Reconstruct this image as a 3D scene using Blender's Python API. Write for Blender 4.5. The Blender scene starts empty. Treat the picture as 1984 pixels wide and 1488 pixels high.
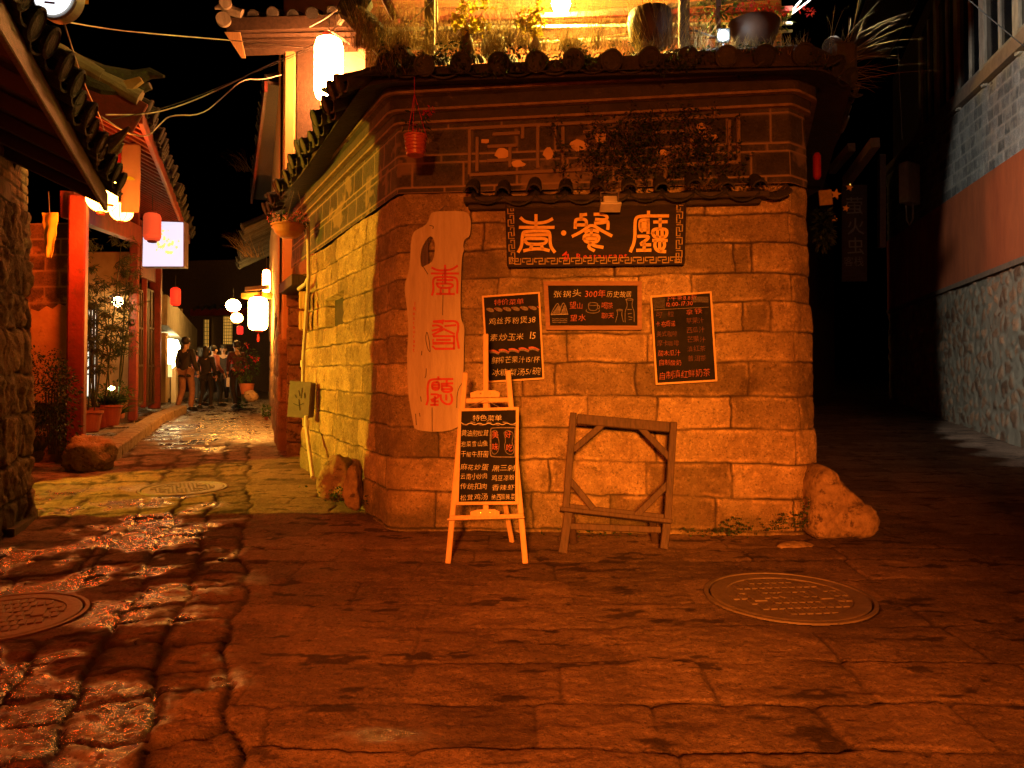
import bpy, math, random
import numpy as np
from mathutils import Vector, Matrix

random.seed(7)
RNG = np.random.default_rng(11)
SC = bpy.context.scene
COL = SC.collection
PI = math.pi

# ------------------------------------------------------------------ camera
F = 1500.0 / 1984.0          # focal length over image width
CAM_H = 1.40
PITCH = math.atan(36.0 / 1500.0)
SLOPE = 94.0 / 1500.0        # the street climbs gently away from the camera
cam_d = bpy.data.cameras.new('camera')
cam_d.sensor_width = 36.0
cam_d.lens = 36.0 * F
cam_d.clip_start = 0.05
cam_d.clip_end = 2000
cam = bpy.data.objects.new('camera', cam_d)
cam.location = (0, 0, CAM_H)
cam.rotation_euler = (PI / 2 + PITCH, 0, 0)
COL.objects.link(cam)
SC.camera = cam

# ------------------------------------------------------------------ night sky
W = bpy.data.worlds.new('World')
SC.world = W
W.use_nodes = True
wn = W.node_tree.nodes
sky = wn.new('ShaderNodeTexSky')
sky.sky_type = 'NISHITA'
sky.sun_disc = False
sky.sun_elevation = math.radians(-7)
sky.sun_rotation = math.radians(200)
bg = wn['Background']
bg.inputs['Strength'].default_value = 0.05
W.node_tree.links.new(sky.outputs['Color'], bg.inputs['Color'])

SC.view_settings.view_transform = 'Standard'
SC.view_settings.look = 'None'
SC.view_settings.exposure = 0.0
SC.view_settings.gamma = 1.0
SC.cycles.max_bounces = 6
SC.cycles.diffuse_bounces = 3
SC.cycles.glossy_bounces = 3
SC.cycles.transmission_bounces = 4
SC.cycles.sample_clamp_indirect = 3.0
SC.cycles.blur_glossy = 0.15
SC.cycles.use_denoising = True


def lamp(name, kind, loc, energy, color, size=0.3, target=None, angle=60, blend=0.3, size_y=None):
    d = bpy.data.lights.new(name, kind)
    d.energy = energy
    d.color = color
    if kind == 'AREA':
        d.size = size
        if size_y:
            d.shape = 'RECTANGLE'
            d.size_y = size_y
    else:
        d.shadow_soft_size = size
    if kind == 'SPOT':
        d.spot_size = math.radians(angle)
        d.spot_blend = blend
    o = bpy.data.objects.new(name, d)
    o.location = loc
    if target is not None:
        v = Vector(target) - Vector(loc)
        o.rotation_euler = v.to_track_quat('-Z', 'Y').to_euler()
    COL.objects.link(o)
    return o


# street and shop lights outside the frame, whose glow the photograph shows
lamp('orange_street_light', 'AREA', (-0.8, -7.0, 2.75), 4700, (1.0, 0.20, 0.018), 0.6, (0.2, 6.0, 1.2), size_y=0.9)
lamp('golden_shop_light', 'SPOT', (-0.3, -6.8, 2.35), 10500, (1.0, 0.275, 0.018), 0.25, (1.25, 5.9, 1.30), 19, 1.0)
lamp('red_shop_light', 'AREA', (-2.3, 0.1, 2.6), 110, (1.0, 0.075, 0.006), 0.7, (-2.6, 5.0, 0.3))
lamp('yellow_gate_light', 'SPOT', (-8.53, 6.41, 2.7), 4000, (1.0, 0.58, 0.03), 0.06, (-2.35, 7.61, 1.6), 53, 0.05)
lamp('added_flood_light', 'SPOT', (1.9, 6.3, 5.3), 2000, (0.96, 0.90, 0.80), 0.04, (11.85, 7.2, 4.2), 100, 0.05)  # added lamp above the view, lights the right alley wall
lamp('lantern_light', 'POINT', (-4.95, 9.2, 3.75), 390, (1.0, 0.085, 0.006), 0.14)
lamp('alley_fill_light', 'POINT', (-5.2, 16.0, 2.9), 260, (1.0, 0.30, 0.03), 0.15)  # added fill beside the alley lanterns, none hangs at this spot


# ------------------------------------------------------------------ projection helpers (survey of the street)
CT, ST = math.cos(PITCH), math.sin(PITCH)


def ray(u, v):
    dx = (u - 992.0) / 1500.0
    dz = (744.0 - v) / 1500.0
    return dx, CT - ST * dz, ST + CT * dz


def at(u, v, y):
    dx, dy, dz = ray(u, v)
    t = y / dy
    return Vector((dx * t, y, CAM_H + dz * t))


def gz(x, y):
    return SLOPE * y


def grd(u, v):
    dx, dy, dz = ray(u, v)
    t = CAM_H / (SLOPE * dy - dz)
    return Vector((dx * t, dy * t, CAM_H + dz * t))


# ------------------------------------------------------------------ noise
def _hash(ix, iy, seed):
    n = (ix.astype(np.int64) * 374761393 + iy.astype(np.int64) * 668265263 + seed * 974711) & 0x7fffffff
    n = ((n ^ (n >> 13)) * 1274126177) & 0x7fffffff
    n = n ^ (n >> 16)
    return (n & 0xffff) / 65535.0


def vnoise(x, y, seed=0):
    ix = np.floor(x); iy = np.floor(y)
    fx = x - ix; fy = y - iy
    fx = fx * fx * (3 - 2 * fx); fy = fy * fy * (3 - 2 * fy)
    a = _hash(ix, iy, seed); b = _hash(ix + 1, iy, seed)
    c = _hash(ix, iy + 1, seed); d = _hash(ix + 1, iy + 1, seed)
    return (a * (1 - fx) + b * fx) * (1 - fy) + (c * (1 - fx) + d * fx) * fy


def fbm(x, y, seed=0, octs=4):
    s = 0; a = 0.5
    for k in range(octs):
        s = s + a * (vnoise(x, y, seed + k * 17) - 0.5)
        x = x * 2.03 + 3.1; y = y * 2.03 + 1.7; a *= 0.55
    return s


# ------------------------------------------------------------------ mesh builder
class MB:
    def __init__(self):
        self.v = []; self.f = []; self.n = 0; self.tint = []; self.cur = 0.5

    def add(self, verts, faces):
        b = self.n
        self.v.extend([tuple(p) for p in verts])
        self.f.extend([tuple(b + i for i in f) for f in faces])
        self.n += len(verts)
        self.tint.extend([self.cur] * len(verts))

    def box(self, c, s, rot=None, bev=0.0):
        """box with chamfered edges; c centre, s full size, rot Matrix 3x3"""
        hx, hy, hz = s[0] / 2, s[1] / 2, s[2] / 2
        b = min(bev, hx * .45, hy * .45, hz * .45)
        c = Vector(c)
        if b <= 0:
            P = [Vector((x * hx, y * hy, z * hz)) for x in (-1, 1) for y in (-1, 1) for z in (-1, 1)]
            fs = [(0, 1, 3, 2), (4, 6, 7, 5), (0, 4, 5, 1), (2, 3, 7, 6), (0, 2, 6, 4), (1, 5, 7, 3)]
        else:
            P = []; idx = {}
            for x in (-1, 1):
                for y in (-1, 1):
                    for z in (-1, 1):
                        for ax in range(3):
                            p = [x * (hx - b), y * (hy - b), z * (hz - b)]
                            p[ax] = (x * hx, y * hy, z * hz)[ax]
                            idx[(x, y, z, ax)] = len(P); P.append(Vector(p))
            fs = []
            for ax in range(3):
                o = [a for a in range(3) if a != ax]
                for s_ in (-1, 1):
                    q = []
                    for (p1, p2) in ((-1, -1), (1, -1), (1, 1), (-1, 1)):
                        k = [0, 0, 0]; k[ax] = s_; k[o[0]] = p1; k[o[1]] = p2
                        q.append(idx[(k[0], k[1], k[2], ax)])
                    if (s_ == -1) != (ax == 1):
                        q = q[::-1]
                    fs.append(q)
            for ax in range(3):
                o = [a for a in range(3) if a != ax]
                for p1 in (-1, 1):
                    for p2 in (-1, 1):
                        k0 = [0, 0, 0]; k0[ax] = -1; k0[o[0]] = p1; k0[o[1]] = p2
                        k1 = list(k0); k1[ax] = 1
                        fs.append([idx[(*k0, o[0])], idx[(*k1, o[0])], idx[(*k1, o[1])], idx[(*k0, o[1])]])
            for x in (-1, 1):
                for y in (-1, 1):
                    for z in (-1, 1):
                        fs.append([idx[(x, y, z, 0)], idx[(x, y, z, 1)], idx[(x, y, z, 2)]])
        if rot is not None:
            P = [rot @ p for p in P]
        self.add([p + c for p in P], fs)

    def bar(self, a, b, w, h, up=(0, 0, 1), bev=0.004):
        """rectangular bar from a to b: w across, h along up"""
        a = Vector(a); b = Vector(b); d = b - a; L = d.length
        if L < 1e-6:
            return
        d.normalize(); up = Vector(up)
        s = d.cross(up)
        if s.length < 1e-4:
            s = d.cross(Vector((1, 0, 0)))
        s.normalize(); n = s.cross(d)
        self.box((a + b) / 2, (L, w, h), Matrix((d, s, n)).transposed(), bev)

    def tube(self, pts, r, seg=8, cap=True):
        pts = [Vector(p) for p in pts]
        n = len(pts)
        rr = r if isinstance(r, (list, tuple)) else [r] * n
        base = []; prev = None; V = []
        for i, p in enumerate(pts):
            t = (pts[min(i + 1, n - 1)] - pts[max(i - 1, 0)])
            if t.length < 1e-9:
                t = Vector((0, 0, 1))
            t.normalize()
            if prev is None:
                x = t.cross(Vector((0, 0, 1)))
                if x.length < 1e-3:
                    x = t.cross(Vector((1, 0, 0)))
            else:
                x = prev - t * prev.dot(t)
                if x.length < 1e-6:
                    x = t.cross(Vector((0, 0, 1)))
            x.normalize(); prev = x
            y = t.cross(x)
            for k in range(seg):
                a = 2 * PI * k / seg
                V.append(p + (x * math.cos(a) + y * math.sin(a)) * rr[i])
        fs = []
        for i in range(n - 1):
            for k in range(seg):
                k2 = (k + 1) % seg
                fs.append((i * seg + k, i * seg + k2, (i + 1) * seg + k2, (i + 1) * seg + k))
        if cap:
            fs.append(tuple(range(seg))[::-1])
            fs.append(tuple((n - 1) * seg + k for k in range(seg)))
        self.add(V, fs)

    def lathe(self, prof, c, seg=20, axis=(0, 0, 1), wob=0.0):
        """prof: list of (r, h) along axis from c"""
        ax = Vector(axis).normalized()
        x = ax.orthogonal().normalized(); y = ax.cross(x); c = Vector(c); V = []
        for (r, h) in prof:
            for k in range(seg):
                a = 2 * PI * k / seg
                rr = r * (1 + wob * math.sin(k * 2.4 + h * 9))
                V.append(c + ax * h + (x * math.cos(a) + y * math.sin(a)) * rr)
        fs = []
        for i in range(len(prof) - 1):
            for k in range(seg):
                k2 = (k + 1) % seg
                fs.append((i * seg + k, i * seg + k2, (i + 1) * seg + k2, (i + 1) * seg + k))
        fs.append(tuple(range(seg))[::-1])
        fs.append(tuple((len(prof) - 1) * seg + k for k in range(seg)))
        self.add(V, fs)

    def quad(self, a, b, c, d):
        self.add([a, b, c, d], [(0, 1, 2, 3)])

    def prism(self, pts2, org, ex, ey, thick):
        """outline extruded by thick along ex x ey from org"""
        org = Vector(org); ex = Vector(ex); ey = Vector(ey); n = ex.cross(ey).normalized()
        a = [org + ex * p[0] + ey * p[1] for p in pts2]
        b = [p + n * thick for p in a]
        m = len(a)
        self.add(a + b, [tuple(range(m))[::-1], tuple(range(m, 2 * m))] +
                 [(i, (i + 1) % m, m + (i + 1) % m, m + i) for i in range(m)])

    def ribbon(self, pts2, org, ex, ey, w, lift, thick=0.003):
        """painted stroke: polyline of constant width, slightly raised"""
        org = Vector(org); ex = Vector(ex); ey = Vector(ey); n = ex.cross(ey).normalized()
        P = [Vector((p[0], p[1])) for p in pts2]
        L = []; R = []
        m = len(P)
        for i in range(m):
            t = P[min(i + 1, m - 1)] - P[max(i - 1, 0)]
            if t.length < 1e-9:
                t = Vector((1, 0))
            t.normalize()
            q = Vector((-t.y, t.x))
            k = 1.0
            if 0 < i < m - 1:
                a = (P[i] - P[i - 1]).normalized(); c = (P[i + 1] - P[i]).normalized()
                k = 1 / max(0.5, math.sqrt(max(0.05, (1 + a.dot(c)) / 2)))
            ww = w * 0.5 * k
            e = Vector((0, 0))
            if i == 0:
                e = -t * w * 0.35
            if i == m - 1:
                e = t * w * 0.35
            L.append(P[i] + q * ww + e); R.append(P[i] - q * ww + e)
        V = []
        for i in range(m):
            for q in (L[i], R[i]):
                V.append(org + ex * q.x + ey * q.y + n * lift)
        for i in range(m):
            for q in (L[i], R[i]):
                V.append(org + ex * q.x + ey * q.y + n * (lift + thick))
        o = 2 * m
        fs = []
        for i in range(m - 1):
            a = 2 * i
            fs.append((o + a, o + a + 1, o + a + 3, o + a + 2))
            fs.append((a, a + 2, o + a + 2, o + a)); fs.append((a + 1, o + a + 1, o + a + 3, a + 3))
        self.add(V, fs)

    def blob(self, c, s, seed=0, amp=0.25, res=14, freq=1.6, flat=None):
        """irregular stone: noise-displaced ellipsoid"""
        from mathutils import noise
        V = []; fs = []; c = Vector(c)
        nu, nv = res * 2, res
        for i in range(nv + 1):
            th = PI * i / nv
            for j in range(nu):
                ph = 2 * PI * j / nu
                d = Vector((math.sin(th) * math.cos(ph), math.sin(th) * math.sin(ph), math.cos(th)))
                q = Vector([math.copysign(abs(k) ** 0.86, k) for k in d])
                h = noise.noise(d * freq + Vector((seed * 3.7, seed * 1.3, 0))) * amp + noise.noise(d * freq * 3 + Vector((seed, 9, seed))) * amp * .3
                h += (abs(noise.noise(d * freq * 2.1 + Vector((seed, 4, 2)))) - .25) * amp * .9 + noise.noise(d * freq * 9 + Vector((1, seed, 5))) * amp * .16
                q = q * (1 + h)
                V.append(c + Vector((q.x * s[0], q.y * s[1], q.z * s[2])))
        for i in range(nv):
            for j in range(nu):
                j2 = (j + 1) % nu
                fs.append((i * nu + j, i * nu + j2, (i + 1) * nu + j2, (i + 1) * nu + j))
        self.add(V, fs)

    def build(self, name, mat, parent=None, smooth=False):
        me = bpy.data.meshes.new(name)
        off = parent_loc(parent)
        V = np.array(self.v, dtype=np.float32).reshape(-1, 3) - np.array(off, dtype=np.float32)
        me.from_pydata(V.tolist(), [], self.f)
        at_ = me.color_attributes.new('tint', 'FLOAT_COLOR', 'POINT')
        t = np.ones((len(V), 4), dtype=np.float32)
        t[:, 0] = self.tint; t[:, 1] = self.tint; t[:, 2] = self.tint
        at_.data.foreach_set('color', t.ravel())
        if smooth:
            me.polygons.foreach_set('use_smooth', [True] * len(me.polygons))
        me.materials.append(mat)
        me.update()
        o = bpy.data.objects.new(name, me)
        COL.objects.link(o)
        if parent is not None:
            o.parent = parent
        return o


def parent_loc(p):
    v = Vector((0, 0, 0))
    while p is not None:
        v = v + p.location
        p = p.parent
    return v


def thing(name, label, cat, loc, group=None):
    o = bpy.data.objects.new(name, None)
    o.empty_display_size = 0.2
    o.location = loc
    COL.objects.link(o)
    o['label'] = label; o['category'] = cat
    if group:
        o['group'] = group
    bpy.context.view_layer.update()
    return o


def tag(o, label, cat, group=None):
    o['label'] = label; o['category'] = cat
    if group:
        o['group'] = group
    return o


def rebase(o):
    """put a one-mesh thing's origin at its base centre"""
    me = o.data
    n = len(me.vertices)
    a = np.empty(n * 3, dtype=np.float32); me.vertices.foreach_get('co', a); a = a.reshape(-1, 3)
    b = np.array([(a[:, 0].min() + a[:, 0].max()) / 2, (a[:, 1].min() + a[:, 1].max()) / 2, a[:, 2].min()], dtype=np.float32)
    a -= b
    me.vertices.foreach_set('co', a.ravel()); me.update()
    o.location = b.tolist()
    return o


def struct(o):
    o['kind'] = 'structure'
    return o


def copy_tree(o, parent=None, loc=None, label=None):
    c = o.copy()
    COL.objects.link(c)
    if parent is not None:
        c.parent = parent
    if loc is not None:
        c.location = loc
    if label:
        c['label'] = label
    for ch in list(o.children):
        copy_tree(ch, c)
    return c


# ------------------------------------------------------------------ materials
def nd(nt, t, **kw):
    n = nt.nodes.new(t)
    for k, v in kw.items():
        setattr(n, k, v)
    return n


def pmat(name, c1, c2=None, rough=0.8, scale=6.0, bump=0.3, bscale=40.0, detail=6, metallic=0.0, spec=0.4,
         tint=0.0, emit=None, estr=0.0, stretch=None, spots=None, rough2=None, trans=0.0):
    """procedural surface: two colours mixed by noise, optional per-piece tint, dark or pale spots and bump"""
    m = bpy.data.materials.new(name)
    m.use_nodes = True
    nt = m.node_tree; L = nt.links.new
    b = nt.nodes['Principled BSDF']
    b.inputs['Roughness'].default_value = rough
    b.inputs['Metallic'].default_value = metallic
    b.inputs['Specular IOR Level'].default_value = spec
    if trans:
        b.inputs['Transmission Weight'].default_value = trans
    c2 = c2 or tuple(x * 0.7 for x in c1)
    tc = nd(nt, 'ShaderNodeTexCoord')
    vec = tc.outputs['Object']
    if stretch:
        mp = nd(nt, 'ShaderNodeMapping'); mp.inputs['Scale'].default_value = stretch
        L(vec, mp.inputs['Vector']); vec = mp.outputs['Vector']
    n1 = nd(nt, 'ShaderNodeTexNoise'); n1.inputs['Scale'].default_value = scale; n1.inputs['Detail'].default_value = detail
    n1.inputs['Roughness'].default_value = 0.65
    L(vec, n1.inputs['Vector'])
    mx = nd(nt, 'ShaderNodeMix', data_type='RGBA')
    mx.inputs['A'].default_value = (*c1, 1); mx.inputs['B'].default_value = (*c2, 1)
    rp = nd(nt, 'ShaderNodeMapRange'); rp.inputs['From Min'].default_value = 0.35; rp.inputs['From Max'].default_value = 0.65
    L(n1.outputs['Fac'], rp.inputs['Value']); L(rp.outputs['Result'], mx.inputs['Factor'])
    col = mx.outputs['Result']
    if spots:
        n3 = nd(nt, 'ShaderNodeTexNoise'); n3.inputs['Scale'].default_value = spots[1]; n3.inputs['Detail'].default_value = 8
        n3.inputs['Roughness'].default_value = 0.7
        L(tc.outputs['Object'], n3.inputs['Vector'])
        r3 = nd(nt, 'ShaderNodeMapRange'); r3.inputs['From Min'].default_value = spots[2]; r3.inputs['From Max'].default_value = spots[2] + 0.08
        L(n3.outputs['Fac'], r3.inputs['Value'])
        m3 = nd(nt, 'ShaderNodeMix', data_type='RGBA'); m3.inputs['B'].default_value = (*spots[0], 1)
        L(r3.outputs['Result'], m3.inputs['Factor']); L(col, m3.inputs['A']); col = m3.outputs['Result']
    if tint:
        at_ = nd(nt, 'ShaderNodeVertexColor'); at_.layer_name = 'tint'
        mr = nd(nt, 'ShaderNodeMapRange'); mr.inputs['To Min'].default_value = 1 - tint; mr.inputs['To Max'].default_value = 1 + tint
        L(at_.outputs['Color'], mr.inputs['Value'])
        vm = nd(nt, 'ShaderNodeVectorMath', operation='SCALE')
        L(col, vm.inputs[0]); L(mr.outputs['Result'], vm.inputs['Scale']); col = vm.outputs['Vector']
    L(col, b.inputs['Base Color'])
    if rough2 is not None:
        mr2 = nd(nt, 'ShaderNodeMapRange'); mr2.inputs['To Min'].default_value = rough; mr2.inputs['To Max'].default_value = rough2
        L(rp.outputs['Result'], mr2.inputs['Value']); L(mr2.outputs['Result'], b.inputs['Roughness'])
    if bump:
        n2 = nd(nt, 'ShaderNodeTexNoise'); n2.inputs['Scale'].default_value = bscale; n2.inputs['Detail'].default_value = 5
        L(vec, n2.inputs['Vector'])
        bp = nd(nt, 'ShaderNodeBump'); bp.inputs['Strength'].default_value = bump; bp.inputs['Distance'].default_value = 0.02
        L(n2.outputs['Fac'], bp.inputs['Height']); L(bp.outputs['Normal'], b.inputs['Normal'])
    if emit:
        b.inputs['Emission Color'].default_value = (*emit, 1); b.inputs['Emission Strength'].default_value = estr
    return m


def wood(name, c1, c2, axis=2, rough=0.65, tint=0.0, bump=0.35):
    st = [30, 30, 30]; st[axis] = 2.0
    return pmat(name, c1, c2, rough, 1.6, bump, 3.5, 8, stretch=tuple(st), tint=tint)


def emat(name, col, strength):
    """lit surface of a lamp or a backlit sign"""
    m = bpy.data.materials.new(name); m.use_nodes = True
    b = m.node_tree.nodes['Principled BSDF']
    b.inputs['Base Color'].default_value = (*[min(1, c * .6) for c in col], 1)
    b.inputs['Emission Color'].default_value = (*col, 1)
    b.inputs['Emission Strength'].default_value = strength
    b.inputs['Roughness'].default_value = 0.6
    return m


M = {}
M['tile'] = pmat('grey_roof_tile', (.034, .031, .027), (.016, .015, .013), .85, 9, .5, 50, tint=.45, spots=((.07, .06, .04), 14, .62))
M['ridge'] = pmat('mossy_ridge', (.055, .048, .036), (.03, .03, .02), .9, 8, .6, 25, spots=((.05, .06, .02), 9, .56))
M['darkwood'] = pmat('dark_aged_wood', (.075, .045, .03), (.04, .024, .016), .7, 2.5, .4, 9, stretch=(8, 8, 8))
M['redwood'] = pmat('red_painted_wood', (.19, .022, .013), (.10, .013, .009), .55, 4, .3, 30, spots=((.07, .02, .014), 7, .57))
M['greywood'] = pmat('weathered_grey_wood', (.30, .27, .21), (.17, .15, .11), .8, 4, .4, 14, stretch=(4, 4, 1))
M['pine'] = wood('pale_pine_wood', (.56, .36, .17), (.46, .28, .12), 2)
M['oldbrown'] = wood('worn_brown_wood', (.075, .042, .027), (.036, .021, .014), 2)
M['browngrame'] = wood('brown_frame_wood', (.24, .12, .07), (.17, .08, .045), 0)
M['slab'] = pmat('blackboard_face', (.009, .0085, .007), (.019, .017, .013), .85, 3, .1, 60, spec=.08, spots=((.030, .027, .022), 4, .60))
M['chalk'] = pmat('white_chalk', (.62, .55, .46), (.36, .32, .26), .95, 90, 0)
M['chalkdim'] = pmat('smudged_chalk', (.22, .18, .17), (.10, .08, .075), .95, 90, 0)
M['chalkpink'] = pmat('pink_chalk', (.46, .13, .12), (.25, .07, .065), .95, 90, 0)
M['gold'] = pmat('gold_paint', (.60, .36, .07), (.48, .27, .05), .55, 40, .15, 60)
M['dimgold'] = pmat('faded_gold_paint', (.36, .23, .06), (.20, .13, .04), .6, 30, .15, 60)
M['redpaint'] = pmat('red_paint', (.42, .010, .010), (.30, .008, .008), .6, 30, 0)
M['iron'] = pmat('grey_painted_metal', (.17, .125, .13), (.12, .09, .09), .5, 8, .05, 30)
M['pipe'] = pmat('white_plastic_pipe', (.52, .48, .42), (.38, .35, .30), .5, 8, .05, 30)
M['cable'] = pmat('pale_cable', (.30, .25, .22), (.2, .17, .15), .6, 8, 0)
M['darkcable'] = pmat('black_cable', (.03, .03, .03), (.02, .02, .02), .6, 8, 0)
M['leaf'] = pmat('green_leaf', (.05, .10, .018), (.028, .06, .012), .55, 20, 0, tint=.5)
M['leafdark'] = pmat('dark_leaf', (.028, .05, .014), (.015, .028, .008), .55, 20, 0, tint=.5)
M['bamboo'] = pmat('bamboo_leaf', (.075, .085, .02), (.045, .05, .015), .55, 20, 0, tint=.5)
M['drygrass'] = pmat('dry_grass', (.26, .17, .055), (.16, .10, .03), .8, 20, 0, tint=.4)
M['yellowflower'] = pmat('yellow_petal', (.72, .58, .03), (.60, .46, .02), .6, 30, 0, tint=.3)
M['redflower'] = pmat('red_petal', (.55, .02, .03), (.4, .015, .02), .6, 30, 0, tint=.3)
M['pinkflower'] = pmat('pink_petal', (.65, .12, .20), (.5, .08, .14), .6, 30, 0, tint=.3)
M['terracotta'] = pmat('terracotta', (.34, .11, .05), (.26, .08, .04), .6, 10, .1, 40)
M['plasticpot'] = pmat('red_brown_plastic', (.32, .06, .035), (.27, .05, .03), .4, 10, .05, 40)
M['rock'] = pmat('rough_rock', (.31, .22, .13), (.17, .115, .065), .95, 14, 1.0, 34, spots=((.07, .045, .028), 11, .55))
M['shade_black'] = pmat('shade_black_timber', (.014, .010, .008), (.009, .007, .006), .9, 5, .3, 20)  # near-black colour paints in the shade under the left eave
M['plaster'] = pmat('ochre_plaster', (.52, .34, .16), (.40, .24, .10), .9, 3, .3, 20, spots=((.20, .11, .06), 2.6, .62))


def see_through(m, fac=.45, col=None):
    """thin leaf, petal or cloth that lets light through"""
    nt = m.node_tree; b = nt.nodes['Principled BSDF']; out = [n for n in nt.nodes if n.type == 'OUTPUT_MATERIAL'][0]
    tr = nd(nt, 'ShaderNodeBsdfTranslucent')
    src = b.inputs['Base Color'].links[0].from_socket
    nt.links.new(src, tr.inputs['Color'])
    ms = nd(nt, 'ShaderNodeMixShader'); ms.inputs['Fac'].default_value = fac
    nt.links.new(b.outputs[0], ms.inputs[1]); nt.links.new(tr.outputs[0], ms.inputs[2]); nt.links.new(ms.outputs[0], out.inputs['Surface'])


for k_ in ('leaf', 'leafdark', 'bamboo', 'drygrass', 'yellowflower', 'redflower', 'pinkflower'):
    see_through(M[k_])

# ------------------------------------------------------------------ mask-driven stone material
def stone_mat(name, c1, c2, joint, moss, rough=0.85, wet_rough=0.16, wet_dark=0.45, bump=0.5, bscale=28, dark=None, blotch=None):
    """stone with per-block tint (R), joint (G) and damp or growth (B) read from the mesh's 'tint' layer"""
    m = bpy.data.materials.new(name); m.use_nodes = True
    nt = m.node_tree; L = nt.links.new; b = nt.nodes['Principled BSDF']
    b.inputs['Specular IOR Level'].default_value = 0.35
    tc = nd(nt, 'ShaderNodeTexCoord'); at_ = nd(nt, 'ShaderNodeVertexColor'); at_.layer_name = 'tint'
    sp = nd(nt, 'ShaderNodeSeparateColor'); L(at_.outputs['Color'], sp.inputs['Color'])

    def noise(scale, detail=6, rough_=0.6):
        n = nd(nt, 'ShaderNodeTexNoise'); n.inputs['Scale'].default_value = scale; n.inputs['Detail'].default_value = detail
        n.inputs['Roughness'].default_value = rough_; L(tc.outputs['Object'], n.inputs['Vector']); return n.outputs['Fac']

    def remap(v, a, c, lo=0.0, hi=1.0):
        r = nd(nt, 'ShaderNodeMapRange'); r.inputs['From Min'].default_value = a; r.inputs['From Max'].default_value = c
        r.inputs['To Min'].default_value = lo; r.inputs['To Max'].default_value = hi; L(v, r.inputs['Value']); return r.outputs['Result']

    def mix(f, a, c):
        x = nd(nt, 'ShaderNodeMix', data_type='RGBA')
        L(f, x.inputs['Factor'])
        for s, q in (('A', a), ('B', c)):
            if isinstance(q, tuple):
                x.inputs[s].default_value = (*q, 1)
            else:
                L(q, x.inputs[s])
        return x.outputs['Result']

    def mul(a, c):
        x = nd(nt, 'ShaderNodeMath', operation='MULTIPLY')
        for k, q in enumerate((a, c)):
            if isinstance(q, (int, float)):
                x.inputs[k].default_value = q
            else:
                L(q, x.inputs[k])
        return x.outputs['Value']

    col = mix(remap(noise(7, 8, .7), .36, .64), c1, c2)
    if dark:
        col = mix(remap(noise(3.1, 8, .72), .55, .68), col, dark)
    if blotch:
        col = mix(remap(noise(blotch[1], 7, .7), blotch[2], blotch[2] + .07), col, blotch[0])
    col = mix(remap(noise(62, 4, .7), .54, .64, 0, .7), col, tuple(k * .28 for k in c2))
    col = mix(remap(noise(23, 6, .75), .56, .66, 0, .75), col, tuple(k * .35 for k in c2))
    col = mix(remap(noise(40, 5, .8), .53, .62, 0, .7), col, tuple(min(1, k * 1.45) for k in c1))
    col = mix(remap(noise(1.7, 5, .7), .45, .62, 0, .45), col, tuple(k * .6 for k in c2))
    tm = remap(sp.outputs['Red'], 0, 1, .5, 1.5)
    vm = nd(nt, 'ShaderNodeVectorMath', operation='SCALE'); L(col, vm.inputs[0]); L(tm, vm.inputs['Scale']); col = vm.outputs['Vector']
    col = mix(sp.outputs['Green'], col, joint)
    if moss:
        col = mix(sp.outputs['Blue'], col, moss)
        b.inputs['Roughness'].default_value = rough
    else:
        wet = remap(mul(sp.outputs['Blue'], remap(noise(5, 7, .7), .3, .6, .45, 1)), .32, .80)
        r = nd(nt, 'ShaderNodeMapRange'); r.inputs['To Min'].default_value = rough; r.inputs['To Max'].default_value = wet_rough
        L(wet, r.inputs['Value']); L(r.outputs['Result'], b.inputs['Roughness'])
        k = remap(wet, 0, 1, 1, wet_dark)
        v2 = nd(nt, 'ShaderNodeVectorMath', operation='SCALE'); L(col, v2.inputs[0]); L(k, v2.inputs['Scale']); col = v2.outputs['Vector']
    L(col, b.inputs['Base Color'])
    n2 = noise(bscale, 7, .7)
    if not moss:
        L(remap(wet, 0, .6, .15, .9), b.inputs['Specular IOR Level'])
        bstr = remap(wet, 0, 1, bump, bump * .35)
    bp = nd(nt, 'ShaderNodeBump'); bp.inputs['Strength'].default_value = bump; bp.inputs['Distance'].default_value = 0.02
    L(n2, bp.inputs['Height'])
    bq = nd(nt, 'ShaderNodeBump'); bq.inputs['Strength'].default_value = min(1, bump * 1.1); bq.inputs['Distance'].default_value = 0.008
    if not moss:
        L(bstr, bp.inputs['Strength']); L(bstr, bq.inputs['Strength'])
    L(noise(bscale * 4, 4, .75), bq.inputs['Height']); L(bp.outputs['Normal'], bq.inputs['Normal'])
    L(bq.outputs['Normal'], b.inputs['Normal'])
    return m


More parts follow.
